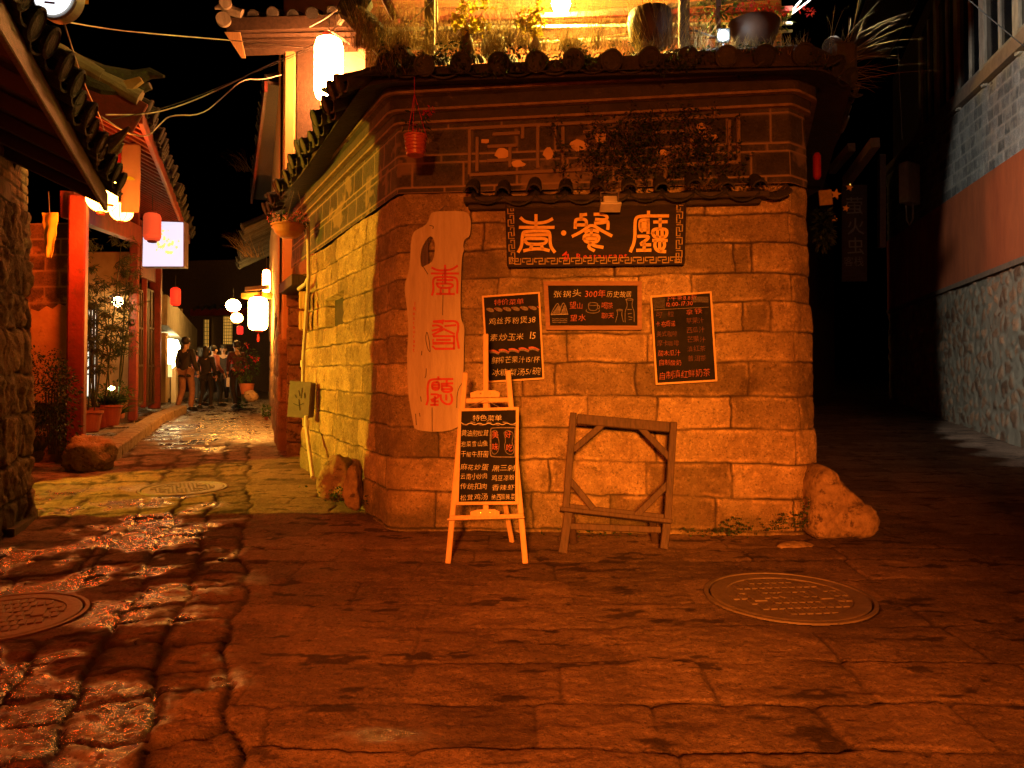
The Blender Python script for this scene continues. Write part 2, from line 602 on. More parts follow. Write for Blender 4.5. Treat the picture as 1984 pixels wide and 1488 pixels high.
def grid_mesh(name, P, mask, mat, parent=None, flip=False):
    """P: (nu, nv, 3) points; mask: (nu, nv, 3) -> one smooth sheet"""
    nu, nv = P.shape[:2]
    off = np.array(parent_loc(parent), dtype=np.float32)
    V = (P.reshape(-1, 3) - off).astype(np.float32)
    i, j = np.meshgrid(np.arange(nu - 1), np.arange(nv - 1), indexing='ij')
    a = (i * nv + j).ravel()
    q = np.stack([a, a + nv, a + nv + 1, a + 1], 1)
    if flip:
        q = q[:, ::-1]
    me = bpy.data.meshes.new(name)
    me.vertices.add(len(V)); me.vertices.foreach_set('co', V.ravel())
    me.loops.add(q.size); me.loops.foreach_set('vertex_index', np.ascontiguousarray(q).ravel().astype(np.int32))
    me.polygons.add(len(q)); me.polygons.foreach_set('loop_start', np.arange(0, q.size, 4, dtype=np.int32))
    me.update(calc_edges=True)
    me.polygons.foreach_set('use_smooth', np.ones(len(q), dtype=bool))
    c = me.color_attributes.new('tint', 'FLOAT_COLOR', 'POINT')
    mm = np.ones((len(V), 4), dtype=np.float32); mm[:, :3] = mask.reshape(-1, 3)
    c.data.foreach_set('color', mm.ravel())
    me.materials.append(mat); me.update()
    o = bpy.data.objects.new(name, me); COL.objects.link(o)
    if parent is not None:
        o.parent = parent
    return o


def sstep(x, a, b):
    t = np.clip((x - a) / (b - a), 0, 1)
    return t * t * (3 - 2 * t)


def rounded_d(dx, dz, r):
    c = r - np.sqrt(np.maximum(r - dx, 0) ** 2 + np.maximum(r - dz, 0) ** 2)
    return np.where((dx < r) & (dz < r), c, np.minimum(dx, dz))


def block_rows(s, frac, ridx, thick, joints, r):
    """distance to nearest joint and block id; joints: list per row of sorted positions"""
    dx = np.full(s.shape, 9.0); bid = np.zeros(s.shape)
    for k, js in enumerate(joints):
        m = ridx == k
        if not m.any():
            continue
        js = np.asarray(js)
        ss = s[m]
        i = np.searchsorted(js, ss)
        lo = np.where(i > 0, ss - js[np.clip(i - 1, 0, len(js) - 1)], 9)
        hi = np.where(i < len(js), js[np.clip(i, 0, len(js) - 1)] - ss, 9)
        dx[m] = np.minimum(lo, hi); bid[m] = k * 131 + i
    dz = np.minimum(frac, 1 - frac) * thick
    return rounded_d(dx, dz, r), bid


def rnd_id(b, seed=0):
    return _hash(np.asarray(b), np.full(np.shape(b), seed), 5)


# ------------------------------------------------------------------ street paving
MANHOLES = [((1.60, 4.51), .463), ((-2.72, 4.16), .40), ((-3.43, 8.1), .42)]
M['paving'] = stone_mat('worn_paving_stone', (.235, .158, .108), (.165, .108, .072), (.030, .019, .012), None, .95, .11, .50, .7, 30,
                        dark=(.105, .070, .044))


def seg_axis(parts):
    out = []
    for a, b, st in parts:
        out.append(np.arange(a, b, st))
    return np.concatenate(out)


xs = seg_axis([(-60, -16, 4), (-16, -8, .10), (-8, -4.8, .035), (-4.8, 3.4, .0125), (3.4, 8, .05), (8, 20, .3), (20, 60.1, 4)])
ys = seg_axis([(-30, -3, 3), (-3, 1.4, .2), (1.4, 5.2, .0125), (5.2, 8, .019), (8, 13, .035), (13, 24, .08), (24, 60, .6), (60, 200.1, 10)])
X, Y = np.meshgrid(xs, ys, indexing='ij')
wamp = np.where(X * .949 + Y * .316 > .1, .07, .20)
wx = X + fbm(X * 2.2, Y * 2.2, 3, 4) * wamp
wy = Y + fbm(X * 2.2, Y * 2.2, 8, 4) * wamp
pp = wx * .949 + wy * .316
sl = -wx * .316 + wy * .949
region = np.where(pp > -.05, 2, np.where(pp > -.96, 1, 0))
# right: slabs in rows across the street
g = np.random.default_rng(4)
rowy = [-40, -2.0]
while rowy[-1] < 40:
    rowy.append(rowy[-1] + g.uniform(.30, .46))
rowy = np.array(rowy)
ri = np.clip(np.searchsorted(rowy, wy) - 1, 0, len(rowy) - 2)
th = rowy[ri + 1] - rowy[ri]
jr = []
for k in range(len(rowy)):
    a = -.2 + g.uniform(0, .5); l = []
    l = list(np.cumsum(g.uniform(.45, 1.0, 60)) - 20 + g.uniform(0, .6))
    jr.append(l)
dR, bR = block_rows(wx, (wy - rowy[ri]) / th, ri, th, jr, .05)
# middle: three columns of setts running up the alley; left: rough slabs
cols = np.array([-40, -.96, -.65, -.365, -.05, 40])
cj = [list(np.cumsum(g.uniform(.26, .44, 300)) - 20) for _ in range(5)]
ci = np.clip(np.searchsorted(cols, pp) - 1, 0, 4)
cw = cols[ci + 1] - cols[ci]
dM, bM = block_rows(sl, (pp - cols[ci]) / cw, ci, cw, cj, .035)
rowl = np.cumsum(g.uniform(.36, .55, 200)) - 30
ri2 = np.clip(np.searchsorted(rowl, sl) - 1, 0, len(rowl) - 2)
thl = rowl[ri2 + 1] - rowl[ri2]
jl = [list(np.cumsum(g.uniform(.45, .9, 60)) - 22 + g.uniform(0, .6)) for _ in range(len(rowl))]
dL, bL = block_rows(pp, (sl - rowl[ri2]) / thl, ri2, thl, jl, .05)
edge = np.minimum(np.abs(pp + .05), np.abs(pp + .96))
D = np.where(region == 2, np.minimum(dR, edge), np.where(region == 1, dM, np.minimum(dL, edge)))
B = np.where(region == 2, bR + 7000, np.where(region == 1, bM + 30000, bL + 60000))
fine = np.minimum(1, 1)
rr_ = rnd_id(B, 2)
worn = sstep(fbm(X * 1.1, Y * 1.1, 21, 3), -.12, .14)           # where joints are worn flush
jw = np.where(region == 2, .022, np.where(region == 1, .026, .028))
jd = np.where(region == 2, .002 + .010 * (1 - worn), np.where(region == 1, .012 + .016 * (1 - worn), .018))
prof = 1 - (1 - np.clip(D / jw, 0, 1)) ** 2
H = (prof - 1) * jd
amp = np.where(region == 2, .016, np.where(region == 1, .026, .034))
lay = fbm(X * 3 + 5, Y * 9, 31, 4)
H += fbm(X * 7, Y * 7, 41, 4) * amp + lay * amp * .9 + (rr_ - .5) * np.where(region == 2, .006, .018)
rg_ = np.abs(fbm(X * 11, Y * 19, 55, 4))
H -= sstep(rg_, .03, .0) * np.where(region == 2, .0025, .007)
H += fbm(X * 26, Y * 38, 51, 3) * np.where(region == 2, .009, .016)
H += fbm(X * .8, Y * .8, 61, 2) * .03
far = sstep(Y, 16, 30)
H *= 1 - .6 * far
for (cx, cy), r in MANHOLES:
    dd = np.hypot(X - cx, Y - cy)
    k = 1 - sstep(dd, r + .02, r + .22)
    H = H * (1 - k) + (-.004) * k
    D = np.where(dd < r + .12, .2, D)
    H = np.where(dd < r + .012, -.045, H)
joint = (1 - sstep(D + fbm(X * 6, Y * 6, 77, 3) * np.where(region == 2, .01, .07), .004, np.where(region == 2, .010, .070))) * np.where(region == 2, .16 + .50 * (1 - worn), .70 + .25 * (1 - worn))
pits = sstep(fbm(X * 4.4, Y * 11, 71, 4), .17, .21) * .8
joint = np.maximum(joint, pits)
wet = (1 - sstep(pp + fbm(X * 1.5, Y * 1.5, 81, 3) * 1.3, -.55, .35)) * (1 - .55 * sstep(Y, 7, 9) * (1 - sstep(Y, 10.5, 11.5)))
wet = wet * (.25 + .75 * sstep(fbm(X * 2.6, Y * 2.6, 83, 4), -.10, .06))
wet = np.maximum(wet, np.exp(-((X + .42 - .2 * fbm(X * 6, Y * 6, 5, 2)) ** 2 / .05 + (Y - 2.86) ** 2 / .006)))
wet = np.maximum(wet, sstep(Y, 10.5, 13) * (1 - sstep(np.abs(pp + .5), .5, 2.5)) * .8)
P = np.stack([X, Y, SLOPE * Y + H], -1)
mask = np.stack([np.clip(.5 + (rr_ - .5) * .5 + fbm(X * .7, Y * .7, 91, 3) * .6 + fbm(X * 5, Y * 13, 93, 3) * .5, 0, 1), joint, wet], -1)
# a hollow holding water
street = struct(grid_mesh('street', P, mask, M['paving'], flip=False))


def ground_z(x, y):
    return SLOPE * y


# manhole covers
NRM = Vector((0, -SLOPE, 1)).normalized()
EX = Vector((1, 0, 0)); EY = NRM.cross(EX).normalized()
M['castiron'] = pmat('worn_cast_iron', (.17, .125, .085), (.11, .085, .06), .62, 12, .3, 50, spots=((.06, .045, .035), 9, .6), metallic=.1)
M['concrete'] = pmat('old_concrete', (.24, .17, .11), (.17, .12, .08), .8, 8, .5, 40)


def manhole(c, r, label, ang=0.0):
    loc = Vector((c[0], c[1], SLOPE * c[1]))
    t = thing('manhole_cover', label, 'manhole cover', loc, 'manhole covers in the paving')
    fr = MB()
    fr.lathe([(r + .012, -.05), (r + .012, .004), (r - .010, .005), (r - .014, -.012), (r - .014, -.05)], loc, 64, NRM)
    fr.build('frame_ring', M['castiron'], t)
    mb = MB()
    R = r - .024
    mb.lathe([(R, -.05), (R, .001), (R - .008, .004), (R * .80, .004), (R * .79, -.003), (0.001, -.003)], loc, 64, NRM)
    ca, sa = math.cos(ang), math.sin(ang)
    ex = EX * ca + EY * sa; ey = -EX * sa + EY * ca
    rot = Matrix((ex, ey, NRM)).transposed()
    for row in range(-3, 4):
        yy = row * R * .21
        n = 9
        for k in range(-n, n + 1):
            xx = k * R * .105 + (row % 2) * R * .05
            if math.hypot(abs(xx) + R * .04, abs(yy) + R * .08) > R * .78:
                continue
            if abs(row) <= 1 and abs(abs(xx) - R * .45) < R * .12:
                continue
            if row == 0 and abs(xx) < R * .2:
                continue
            mb.box(loc + ex * xx + ey * yy + NRM * .0005, (R * .084, R * .18, .009), rot, .002)
    for xx in (-R * .45, R * .45):
        mb.box(loc + ex * xx + NRM * .0005, (R * .17, R * .36, .010), rot, .003)
    mb.lathe([(R * .13, -.003), (R * .12, .004), (.001, .005)], loc + NRM * .0, 20, NRM)
    mb.build('cover', M['castiron'], t)
    return t


manhole((1.60, 4.51), .463, 'round iron manhole cover in the dry paving in front of the empty wooden frame', .1)
manhole((-2.72, 4.16), .40, 'round iron manhole cover in the wet paving below the rubble wall, half out of view', .4)
manhole((-3.43, 8.1), .42, 'round iron manhole cover in the yellow lit paving of the alley mouth', .2)

# ------------------------------------------------------------------ corner restaurant: stone walls
yC, yR = 6.19, 5.95
Cc = Vector((-.97, 6.19)); A0 = Vector((-2.65, 9.74)); AF = Vector((-3.15, 10.8))
R1 = Vector((2.20, yR)); R2 = Vector((2.42, 6.13)); B0 = Vector((3.3, 8.9))
VL = [372, 432, 486, 541, 599, 651, 704, 766, 826, 888, 950, 1022, 1075]
VR = [350, 408, 465, 525, 582, 641, 699, 767, 833, 900, 967, 1030, 1085]
VLB = [186, 215, 236, 248, 298, 313, 361, 372]
VRB = [143, 175, 198, 210, 270, 286, 335, 350]


def zrow(v, y):
    return at(992, v, y).z


TILT = .035
tA = (A0 - Cc).length * TILT; tAF = (AF - Cc).length * TILT


def station_rows(vl, vr):
    zc = np.array([zrow(v, yC) for v in vl]); zr = np.array([zrow(v, yR) for v in vr])
    return zc, zr


class Path:
    """polyline seen from outside, left to right, with rounded corners; heights interpolate along it"""
    def __init__(self, pts, rads, offs=0.0):
        self.P = []; self.k = []
        n = len(pts)
        for i, p in enumerate(pts):
            if i in (0, n - 1) or rads[i] <= 0:
                self.P.append(p); self.k.append(float(i)); continue
            a = (pts[i - 1] - p).normalized(); b = (pts[i + 1] - p).normalized()
            r = rads[i]
            for q in range(9):
                t = q / 8
                self.P.append((p + a * r) * (1 - t) ** 2 + p * 2 * t * (1 - t) + (p + b * r) * t ** 2)
                self.k.append(i - .001 + .002 * t)
        self.s = [0.0]
        for i in range(1, len(self.P)):
            self.s.append(self.s[-1] + (self.P[i] - self.P[i - 1]).length)
        px = np.array([p.x for p in self.P]); py = np.array([p.y for p in self.P])
        self.px, self.py, self.s, self.k = px, py, np.array(self.s), np.array(self.k)
        dx = np.gradient(px, self.s); dy = np.gradient(py, self.s)
        l = np.hypot(dx, dy); self.nx, self.ny = dy / l, -dx / l

    def __call__(self, s):
        i = lambda a: np.interp(s, self.s, a)
        nx, ny = i(self.nx), i(self.ny); l = np.hypot(nx, ny)
        return i(self.px), i(self.py), nx / l, ny / l, i(self.k)

    def s_at(self, station):
        return float(np.interp(station, self.k, self.s))


def wall_rows(zc, zr, extra):
    """row heights at stations A, C, R1, R2, B"""
    return np.stack([zc + extra, zc, zr, zr, zr + .15])


rest_loc = Vector((.6, 6.2, SLOPE * 6.2))
REST = thing('restaurant_building', 'old stone corner building with grey brick band, tiled eaves and roof terrace between two alleys', 'building', rest_loc)

M['wallstone'] = stone_mat('hewn_sandstone_block', (.52, .375, .20), (.35, .235, .12), (.055, .033, .019), (.05, .055, .022), .85, bump=1.0, bscale=26,
                           dark=(.22, .135, .072), blotch=((.62, .47, .25), 11, .60))
M['greybrick'] = stone_mat('soot_grey_brick', (.060, .048, .038), (.036, .030, .024), (.25, .17, .105), (.22, .145, .09), .8, bump=.4, bscale=40,
                           dark=(.040, .033, .027), blotch=((.20, .15, .11), 9, .64))


def stone_wall(name, path, zrows, joints, mat, s0, s1, ds, nrow_samples, depth=.024, r=.05, jwid=.028, bulge=.012, rough=.010,
               batter=.027, parent=None, jcol=(.005, .018), jamt=.85, niche=None, joint_out=False, seed=0, mossbase=True, offs=0.0, wob=1.0):
    ss = np.arange(s0, s1, ds)
    nr = zrows.shape[1] - 1
    ws = np.linspace(0, nr, nr * nrow_samples + 1)
    S, Wd = np.meshgrid(ss, ws, indexing='ij')
    x, y, nx, ny, k = path(S)
    zr = np.stack([np.interp(k, np.arange(zrows.shape[0]), zrows[:, q]) for q in range(nr + 1)], 0)
    i0 = np.clip(np.floor(Wd).astype(int), 0, nr - 1)
    fr = Wd - i0
    za = np.take_along_axis(zr, i0[None], 0)[0]; zb = np.take_along_axis(zr, i0[None] + 1, 0)[0]
    Z = za * (1 - fr) + zb * fr
    jx = S + fbm(S * 5, Z * 5, 11 + seed, 5) * .05 * wob
    wj = np.clip(Wd + fbm(S * 3.1, Z * 3.1 + 9, 12 + seed, 6) * .17 * wob, 0, nr - 1e-4)
    ri = np.floor(wj).astype(int); fj = wj - ri
    thick = za - zb
    D, Bd = block_rows(jx, fj, ri, thick, joints, r)
    t = np.clip(D / jwid, 0, 1)
    pr = 1 - (1 - t) ** 2
    rid = rnd_id(Bd, 3 + seed)
    worn_ = sstep(fbm(S * 4.3, Z * 4.3, 17 + seed, 3), .12, .26)
    fill = sstep(fbm(S * 2.3, Z * 2.3, 14 + seed, 3), -.05, .12)
    dep = depth * (.35 + .65 * (1 - fill)) if not joint_out else -.006 * np.ones_like(D)
    h = (pr - 1) * dep + bulge * (1 - (1 - np.clip(D / .11, 0, 1)) ** 2) * (.5 + rid) + (rid - .5) * .012 * wob
    h -= worn_ * rough * .8
    h += fbm(S * 9, Z * 9, 15 + seed, 4) * rough * 2.2 + fbm(S * 34, Z * 34, 16 + seed, 3) * rough * .8
    if niche:
        for (n0, n1, z0, z1, dd) in niche:
            inn = (S > n0) & (S < n1) & (Z > z0) & (Z < z1)
            h = np.where(inn, h - dd, h)
    gzv = SLOPE * y
    off = h + offs - batter * (Z - gzv)
    P = np.stack([x + nx * off, y + ny * off, Z], -1)
    jm = (1 - sstep(D, *jcol)) * (jamt * (.55 + .45 * (1 - fill)) if not joint_out else jamt)
    ms = np.zeros_like(h)
    if mossbase:
        ms = (1 - sstep(Z - gzv + fbm(S * 3, Z * 3, 18, 3) * .9, .05, .35)) * .55
        ms = np.maximum(ms, sstep(fbm(S * 2.1, Z * 1.6, 19 + seed, 4), .16, .26) * .35)
    if joint_out:
        ms = sstep(fbm(S * 2.7, Z * 4.4, 20 + seed, 4), .14, .2) * .6
    ed_ = sstep(D, .006, .016) * (1 - sstep(D, .02, .045)) * sstep(fbm(S * 6, Z * 6, 23 + seed, 3), -.05, .12)
    mk = np.stack([np.clip(rid * .7 + .05 + ed_ * .45 + fbm(S * 1.3, Z * 1.3, 24, 3) * .5, 0, 1), np.clip(jm, 0, 1), ms], -1)
    return grid_mesh(name, P, mk, mat, parent, flip=False)


PW = Path([A0, Cc, R1, R2, B0], [0, .12, .07, .07, 0])
zc, zr_ = station_rows(VL, VR)
ZR = wall_rows(zc, zr_, tA)
sC, sR1, sR2 = PW.s_at(1), PW.s_at(2), PW.s_at(3)
Lf = sR1 - sC


def s_front(u):
    r = (u - 992) / 1500
    # intersection of view ray with the front wall line
    d = R1 - Cc
    t = (r * Cc.y - Cc.x) / (d.x - r * d.y)
    return sC + t * Lf


FJ = [[905, 1180, 1370, 1545], [850, 932, 1210, 1545], [800, 985, 1190, 1430, 1464], [880, 962, 1050, 1240, 1343, 1546],
      [830, 1000, 1098, 1260, 1443, 1500], [885, 1098, 1255, 1385, 1548], [830, 1010, 1075, 1232, 1455], [880, 1005, 1138, 1272, 1417, 1560],
      [845, 990, 1110, 1270, 1547], [890, 1060, 1250, 1417], [840, 1030, 1180, 1387, 1540], [900, 1200, 1480]]
gj = np.random.default_rng(9)
JW = []
for k in range(12):
    left = []
    q = sC - (.15 if k % 2 else .45) - gj.uniform(0, .1)
    while q > 0:
        left.append(q); q -= gj.uniform(.38, .75)
    JW.append(sorted(left) + [s_front(u) for u in FJ[k]] + list(sR2 + np.array([.25 + .2 * (k % 2), .8, 1.3, 1.9, 2.4])))


def s_left(u):
    r = (u - 992) / 1500
    d = Cc - A0
    t = (r * A0.y - A0.x) / (d.x - r * d.y)
    return t * d.length, (A0 + d * t)


n0, pn0 = s_left(621); n1, pn1 = s_left(654)
nich = [(n0, n1, at(0, 640, pn0.y).z, at(0, 562, pn1.y).z, .22)]
stone_wall('stone_wall', PW, ZR, JW, M['wallstone'], 0, PW.s[-1], .0092, 27, jcol=(.003, .0095), jamt=.95, parent=REST, niche=nich, depth=.030, bulge=.004, rough=.015, r=.014, jwid=.013)

# grey brick band above the stone
zcb, zrb = station_rows(VLB[2:], VRB[2:])
extra = tAF * 1.0
AFp = AF
PB = Path([AFp, Cc, R1, R2, B0], [0, .09, .05, .05, 0])
ZB = wall_rows(zcb, zrb, extra)
sbC, sbR1 = PB.s_at(1), PB.s_at(2)
JB = []
for k in range(5):
    thin = k in (0, 2, 4)
    l = []
    q = .1 * k
    while q < PB.s[-1]:
        l.append(q); q += (.42 if thin else .36) * gj.uniform(.85, 1.2)
    JB.append(l)
stone_wall('brick_band', PB, ZB, JB, M['greybrick'], 0, PB.s[-1], .014, 14, depth=.004, r=.004, jwid=.012, bulge=.004, rough=.004,
           parent=REST, jcol=(.004, .010), jamt=.95, joint_out=True, mossbase=False, wob=.12, seed=5, offs=.012)


def path_strip(name, path, prof, mat, parent, s0=0, s1=None, ds=.12, batter=.027):
    """extrude a closed profile along the path: prof(s-> list of (out, z))"""
    mb = MB()
    ss = list(np.arange(s0, s1 or path.s[-1], ds)) + [s1 or path.s[-1]]
    ss = sorted(set(ss) | set(float(q) for q in path.s if s0 < q < (s1 or path.s[-1])))
    V = []; n = None
    for s in ss:
        x, y, nx, ny, k = [float(q) for q in path(np.array([s]))[:]] if False else [float(np.asarray(q).ravel()[0]) for q in path(np.array([s]))]
        pr = prof(k)
        n = len(pr)
        for (o, z) in pr:
            oo = o - batter * (z - SLOPE * y)
            V.append(Vector((x + nx * oo, y + ny * oo, z)))
    fs = []
    m = len(ss)
    for i in range(m - 1):
        for j in range(n):
            j2 = (j + 1) % n
            fs.append((i * n + j, (i + 1) * n + j, (i + 1) * n + j2, i * n + j2))
    fs.append(tuple(range(n))); fs.append(tuple((m - 1) * n + j for j in range(n))[::-1])
    mb.add(V, fs)
    return mb.build(name, mat, parent)


zcc, zrc = station_rows(VLB[:3], VRB[:3])
ZCOR = wall_rows(zcc, zrc, extra)


def zst(rows, k, q):
    return float(np.interp(k, np.arange(5), rows[:, q]))


M['cornice'] = pmat('sooty_cornice', (.042, .031, .024), (.024, .019, .015), .85, 7, .6, 30, spots=((.12, .075, .045), 6, .62))
M['mortar'] = pmat('lime_mortar_line', (.24, .155, .09), (.13, .082, .05), .9, 9, .4, 40)
path_strip('cornice', PB, lambda k: [(-.1, zst(ZCOR, k, 2)), (.055, zst(ZCOR, k, 2)), (.055, zst(ZCOR, k, 1) - .02), (.105, zst(ZCOR, k, 1) + .012), (.105, zst(ZCOR, k, 0) - .03),
                                     (.16, zst(ZCOR, k, 0)), (.16, zst(ZCOR, k, 0) + .13), (-.1, zst(ZCOR, k, 0) + .13)], M['cornice'], REST)
for q, o in ((2, .060), (1, .110), (0, .166)):
    path_strip('cornice_line', PB, lambda k: [(o - .05, zst(ZCOR, k, q) - .012), (o, zst(ZCOR, k, q) - .012), (o, zst(ZCOR, k, q) + .008), (o - .05, zst(ZCOR, k, q) + .008)], M['mortar'], REST)

# decorated panel in the brick band of the front wall: sunk frames of brick strips with plaster patches
pn = MB()
u0, u1 = 905, 1438


def front_pt(u, v, out):
    s = s_front(u)
    x, y, nx, ny, k = [float(np.asarray(q).ravel()[0]) for q in PW(np.array([s]))]
    z = at(u, v, y).z
    o = out - .027 * (z - SLOPE * y)
    return Vector((x + nx * o, y + ny * o, z))


def front_bar(mb, ua, va, ub, vb, w, out=.02, th=.03):
    a = front_pt(ua, va, out); b = front_pt(ub, vb, out)
    mb.bar(a, b, w, th, up=(0, -1, 0), bev=.004)


def vslope(u, v):
    return v - (u - 905) * .048


for (ua, va, ub, vb) in [(905, 244, 1438, 244), (905, 336, 1438, 336), (905, 244, 905, 336), (1438, 244, 1438, 336), (920, 262, 920, 330), (1420, 252, 1420, 330),
                         (950, 258, 1005, 258), (940, 282, 1000, 282), (1010, 246, 1010, 270), (1040, 246, 1040, 330), (940, 310, 985, 310), (985, 285, 985, 325),
                         (1090, 250, 1090, 330), (1130, 262, 1200, 262), (1215, 250, 1215, 330), (1260, 270, 1330, 270), (1345, 255, 1345, 320), (1340, 300, 1400, 300), (1380, 262, 1380, 300)]:
    front_bar(pn, ua, vslope(ua, va), ub, vslope(ub, vb), .028, .028, .03)
pn.build('brick_fret_panel', M['greybrick'], REST)
for i, (u, v, w, h) in enumerate([(968, 296, .13, .10), (1000, 318, .12, .06), (935, 270, .08, .04), (1120, 288, .16, .09), (1165, 275, .10, .1), (1368, 268, .12, .10), (1385, 285, .13, .07), (1060, 300, .09, .09), (1290, 310, .1, .05)]):
    c = front_pt(u, vslope(u, v), .022)
    mbp = [(math.cos(a) * w * .5 * random.uniform(.7, 1.2), math.sin(a) * h * .5 * random.uniform(.7, 1.2)) for a in [2 * PI * q / 11 for q in range(11)]]
    pl = MB(); pl.prism(mbp, c, (1, 0, 0), (0, 0, 1), .006); pl.build('plaster_patch', M['plaster'], REST)

# wall core, door and jamb at the far end of the side wall
core = MB()
zt = 3.75
pts = [A0, Cc + Vector((.05, .12)), R1 + Vector((0, .15)), R2 + Vector((-.1, .1)), B0, Vector((3.3, 12.5)), Vector((-1.5, 12.5)), Vector((-1.7, 10.9))]
inner = [Vector((p.x, p.y)) for p in pts]
cen = sum(inner, Vector((0, 0))) / len(inner)
inner = [p + (cen - p).normalized() * .16 for p in inner]
core.prism([(p.x, p.y) for p in inner][::1], (0, 0, -.4), (1, 0, 0), (0, 1, 0), zt + .4)
core.build('wall_core', M['cornice'], REST)
jb = MB()
for i in range(9):
    z0 = SLOPE * 10.8 - .1 + i * .27
    jb.cur = random.random()
    jb.box((-3.02 + random.uniform(-.012, .012), 10.95, z0 + .13), (.27, .30, .262), None, .02)
jb.build('door_jamb', M['rock'], REST)
dl = MB()
a = Vector((*A0, 0)); f = Vector((*AF, 0))
zl = at(572, 556, 10.2).z
dl.bar(Vector((A0.x, A0.y, zl + .02)) + Vector((-.02, 0, 0)), Vector((AF.x, AF.y, zl + .05)), .22, .14)
dl.build('door_lintel', M['oldbrown'], REST)
dw = MB()
n2 = Vector((.9, .42, 0))
p0 = Vector((*A0, 0)) + n2 * .32; p1 = Vector((*AF, 0)) + n2 * .32
dw.bar(p0 + Vector((0, 0, 1.5)), p1 + Vector((0, 0, 1.5)), .06, 2.4, bev=.005)
dw.build('door', M['oldbrown'], REST)
# wall above the doorway
up = MB()
up.bar(Vector((A0.x, A0.y, (zl + .1 + 3.0) / 2)) + n2 * .14, Vector((AF.x, AF.y, (zl + .1 + 3.0) / 2)) + n2 * .14, .24, 3.0 - zl - .1, bev=.01)
up.build('wall_over_door', M['greybrick'], REST)
# lattice blocks beside the door (pierced brick)
lt = MB()
for (v0, v1) in ((566, 600), (604, 640)):
    for q in range(2):
        u = 590 + q * 7
        s, p = s_left(u)
        za, zb = at(u, v0, p.y).z, at(u, v1, p.y).z
        lt.box((p.x - .03, p.y - .02, (za + zb) / 2), (.05, .13, abs(zb - za)), None, .02)
lt.build('brick_lattice', M['plaster'], REST)

# ------------------------------------------------------------------ boards, signs and writing
class Plane:
    """flat board: origin, in-plane axes and outward normal (towards the street)"""
    def __init__(self, org, ex, ey):
        self.o = Vector(org); self.ex = Vector(ex).normalized()
        ey = Vector(ey); self.ey = (ey - self.ex * ey.dot(self.ex)).normalized()
        self.n = self.ex.cross(self.ey)

    def uv(self, u, v):
        d = Vector(ray(u, v)); c = Vector((0, 0, CAM_H))
        t = (self.o - c).dot(self.n) / d.dot(self.n)
        q = c + d * t - self.o
        return (q.dot(self.ex), q.dot(self.ey))

    def pt(self, u, v, out=0.0):
        a = self.uv(u, v)
        return self.o + self.ex * a[0] + self.ey * a[1] + self.n * out

    def loc(self, x, y, out=0.0):
        return self.o + self.ex * x + self.ey * y + self.n * out


_fc = bpy.data.curves.new('lettering', 'FONT')
_fo = bpy.data.objects.new('lettering_source', _fc)
_glyphs = {}


def glyph(ch, thin):
    k = (ch, thin)
    if k not in _glyphs:
        if _fo.name not in COL.objects:
            COL.objects.link(_fo)
        _fc.body = ch; _fc.offset = thin; _fc.resolution_u = 2; _fc.size = 1
        bpy.context.view_layer.update()
        dg = bpy.context.evaluated_depsgraph_get()
        me = bpy.data.meshes.new_from_object(_fo.evaluated_get(dg))
        V = [(v.co.x, v.co.y) for v in me.vertices]; Fs = [tuple(p.vertices) for p in me.polygons]
        bpy.data.meshes.remove(me)
        adv = max([v[0] for v in V]) + .06 if V else .4
        if ord(ch) > 0x2000:
            adv = 1.0
        _glyphs[k] = (V, Fs, adv)
    return _glyphs[k]


def write(mb, pl, txt, p0, p1, size, thin=-.012, lift=.004, slant=.12, jit=.07, seed=0, fit=True):
    """handwriting from board point p0 towards p1 (plane metres); glyphs spread to fill the length"""
    r = random.Random(seed + len(txt))
    d = Vector((p1[0] - p0[0], p1[1] - p0[1])); L = d.length; d.normalize(); q = Vector((-d.y, d.x))
    adv = [glyph(c, thin)[2] for c in txt]
    tot = sum(adv) * size
    sx = L / tot if fit else 1.0
    x = 0
    for c, a in zip(txt, adv):
        V, Fs, _ = glyph(c, thin)
        ang = r.uniform(-jit, jit); sc = r.uniform(1 - jit, 1 + jit); dy = r.uniform(-jit, jit) * size * .4
        ca, sa = math.cos(ang), math.sin(ang)
        W = []
        for (gx, gy) in V:
            gx += slant * gy * .6
            gx, gy = gx * ca - gy * sa, gx * sa + gy * ca
            px_ = x + gx * size * sc * min(sx, 1.25); py_ = gy * size * sc + dy
            w = Vector(p0) + d * px_ + q * py_
            W.append(pl.loc(w.x, w.y, lift))
        mb.add(W, Fs)
        x += a * size * sx


def stroke(mb, pl, pts, w, lift=.003, px=None, smooth=True, closed=False):
    P = [pl.uv(*p) for p in pts] if px is None else [px(p) for p in pts]
    if smooth and len(P) > 2:
        for _ in range(2):
            Q = [P[0]]
            for i in range(len(P) - 1):
                a, b = P[i], P[i + 1]
                Q.append((a[0] * .75 + b[0] * .25, a[1] * .75 + b[1] * .25)); Q.append((a[0] * .25 + b[0] * .75, a[1] * .25 + b[1] * .75))
            Q.append(P[-1]); P = Q
    mb.ribbon(P, pl.o, pl.ex, pl.ey, w, lift, .002)


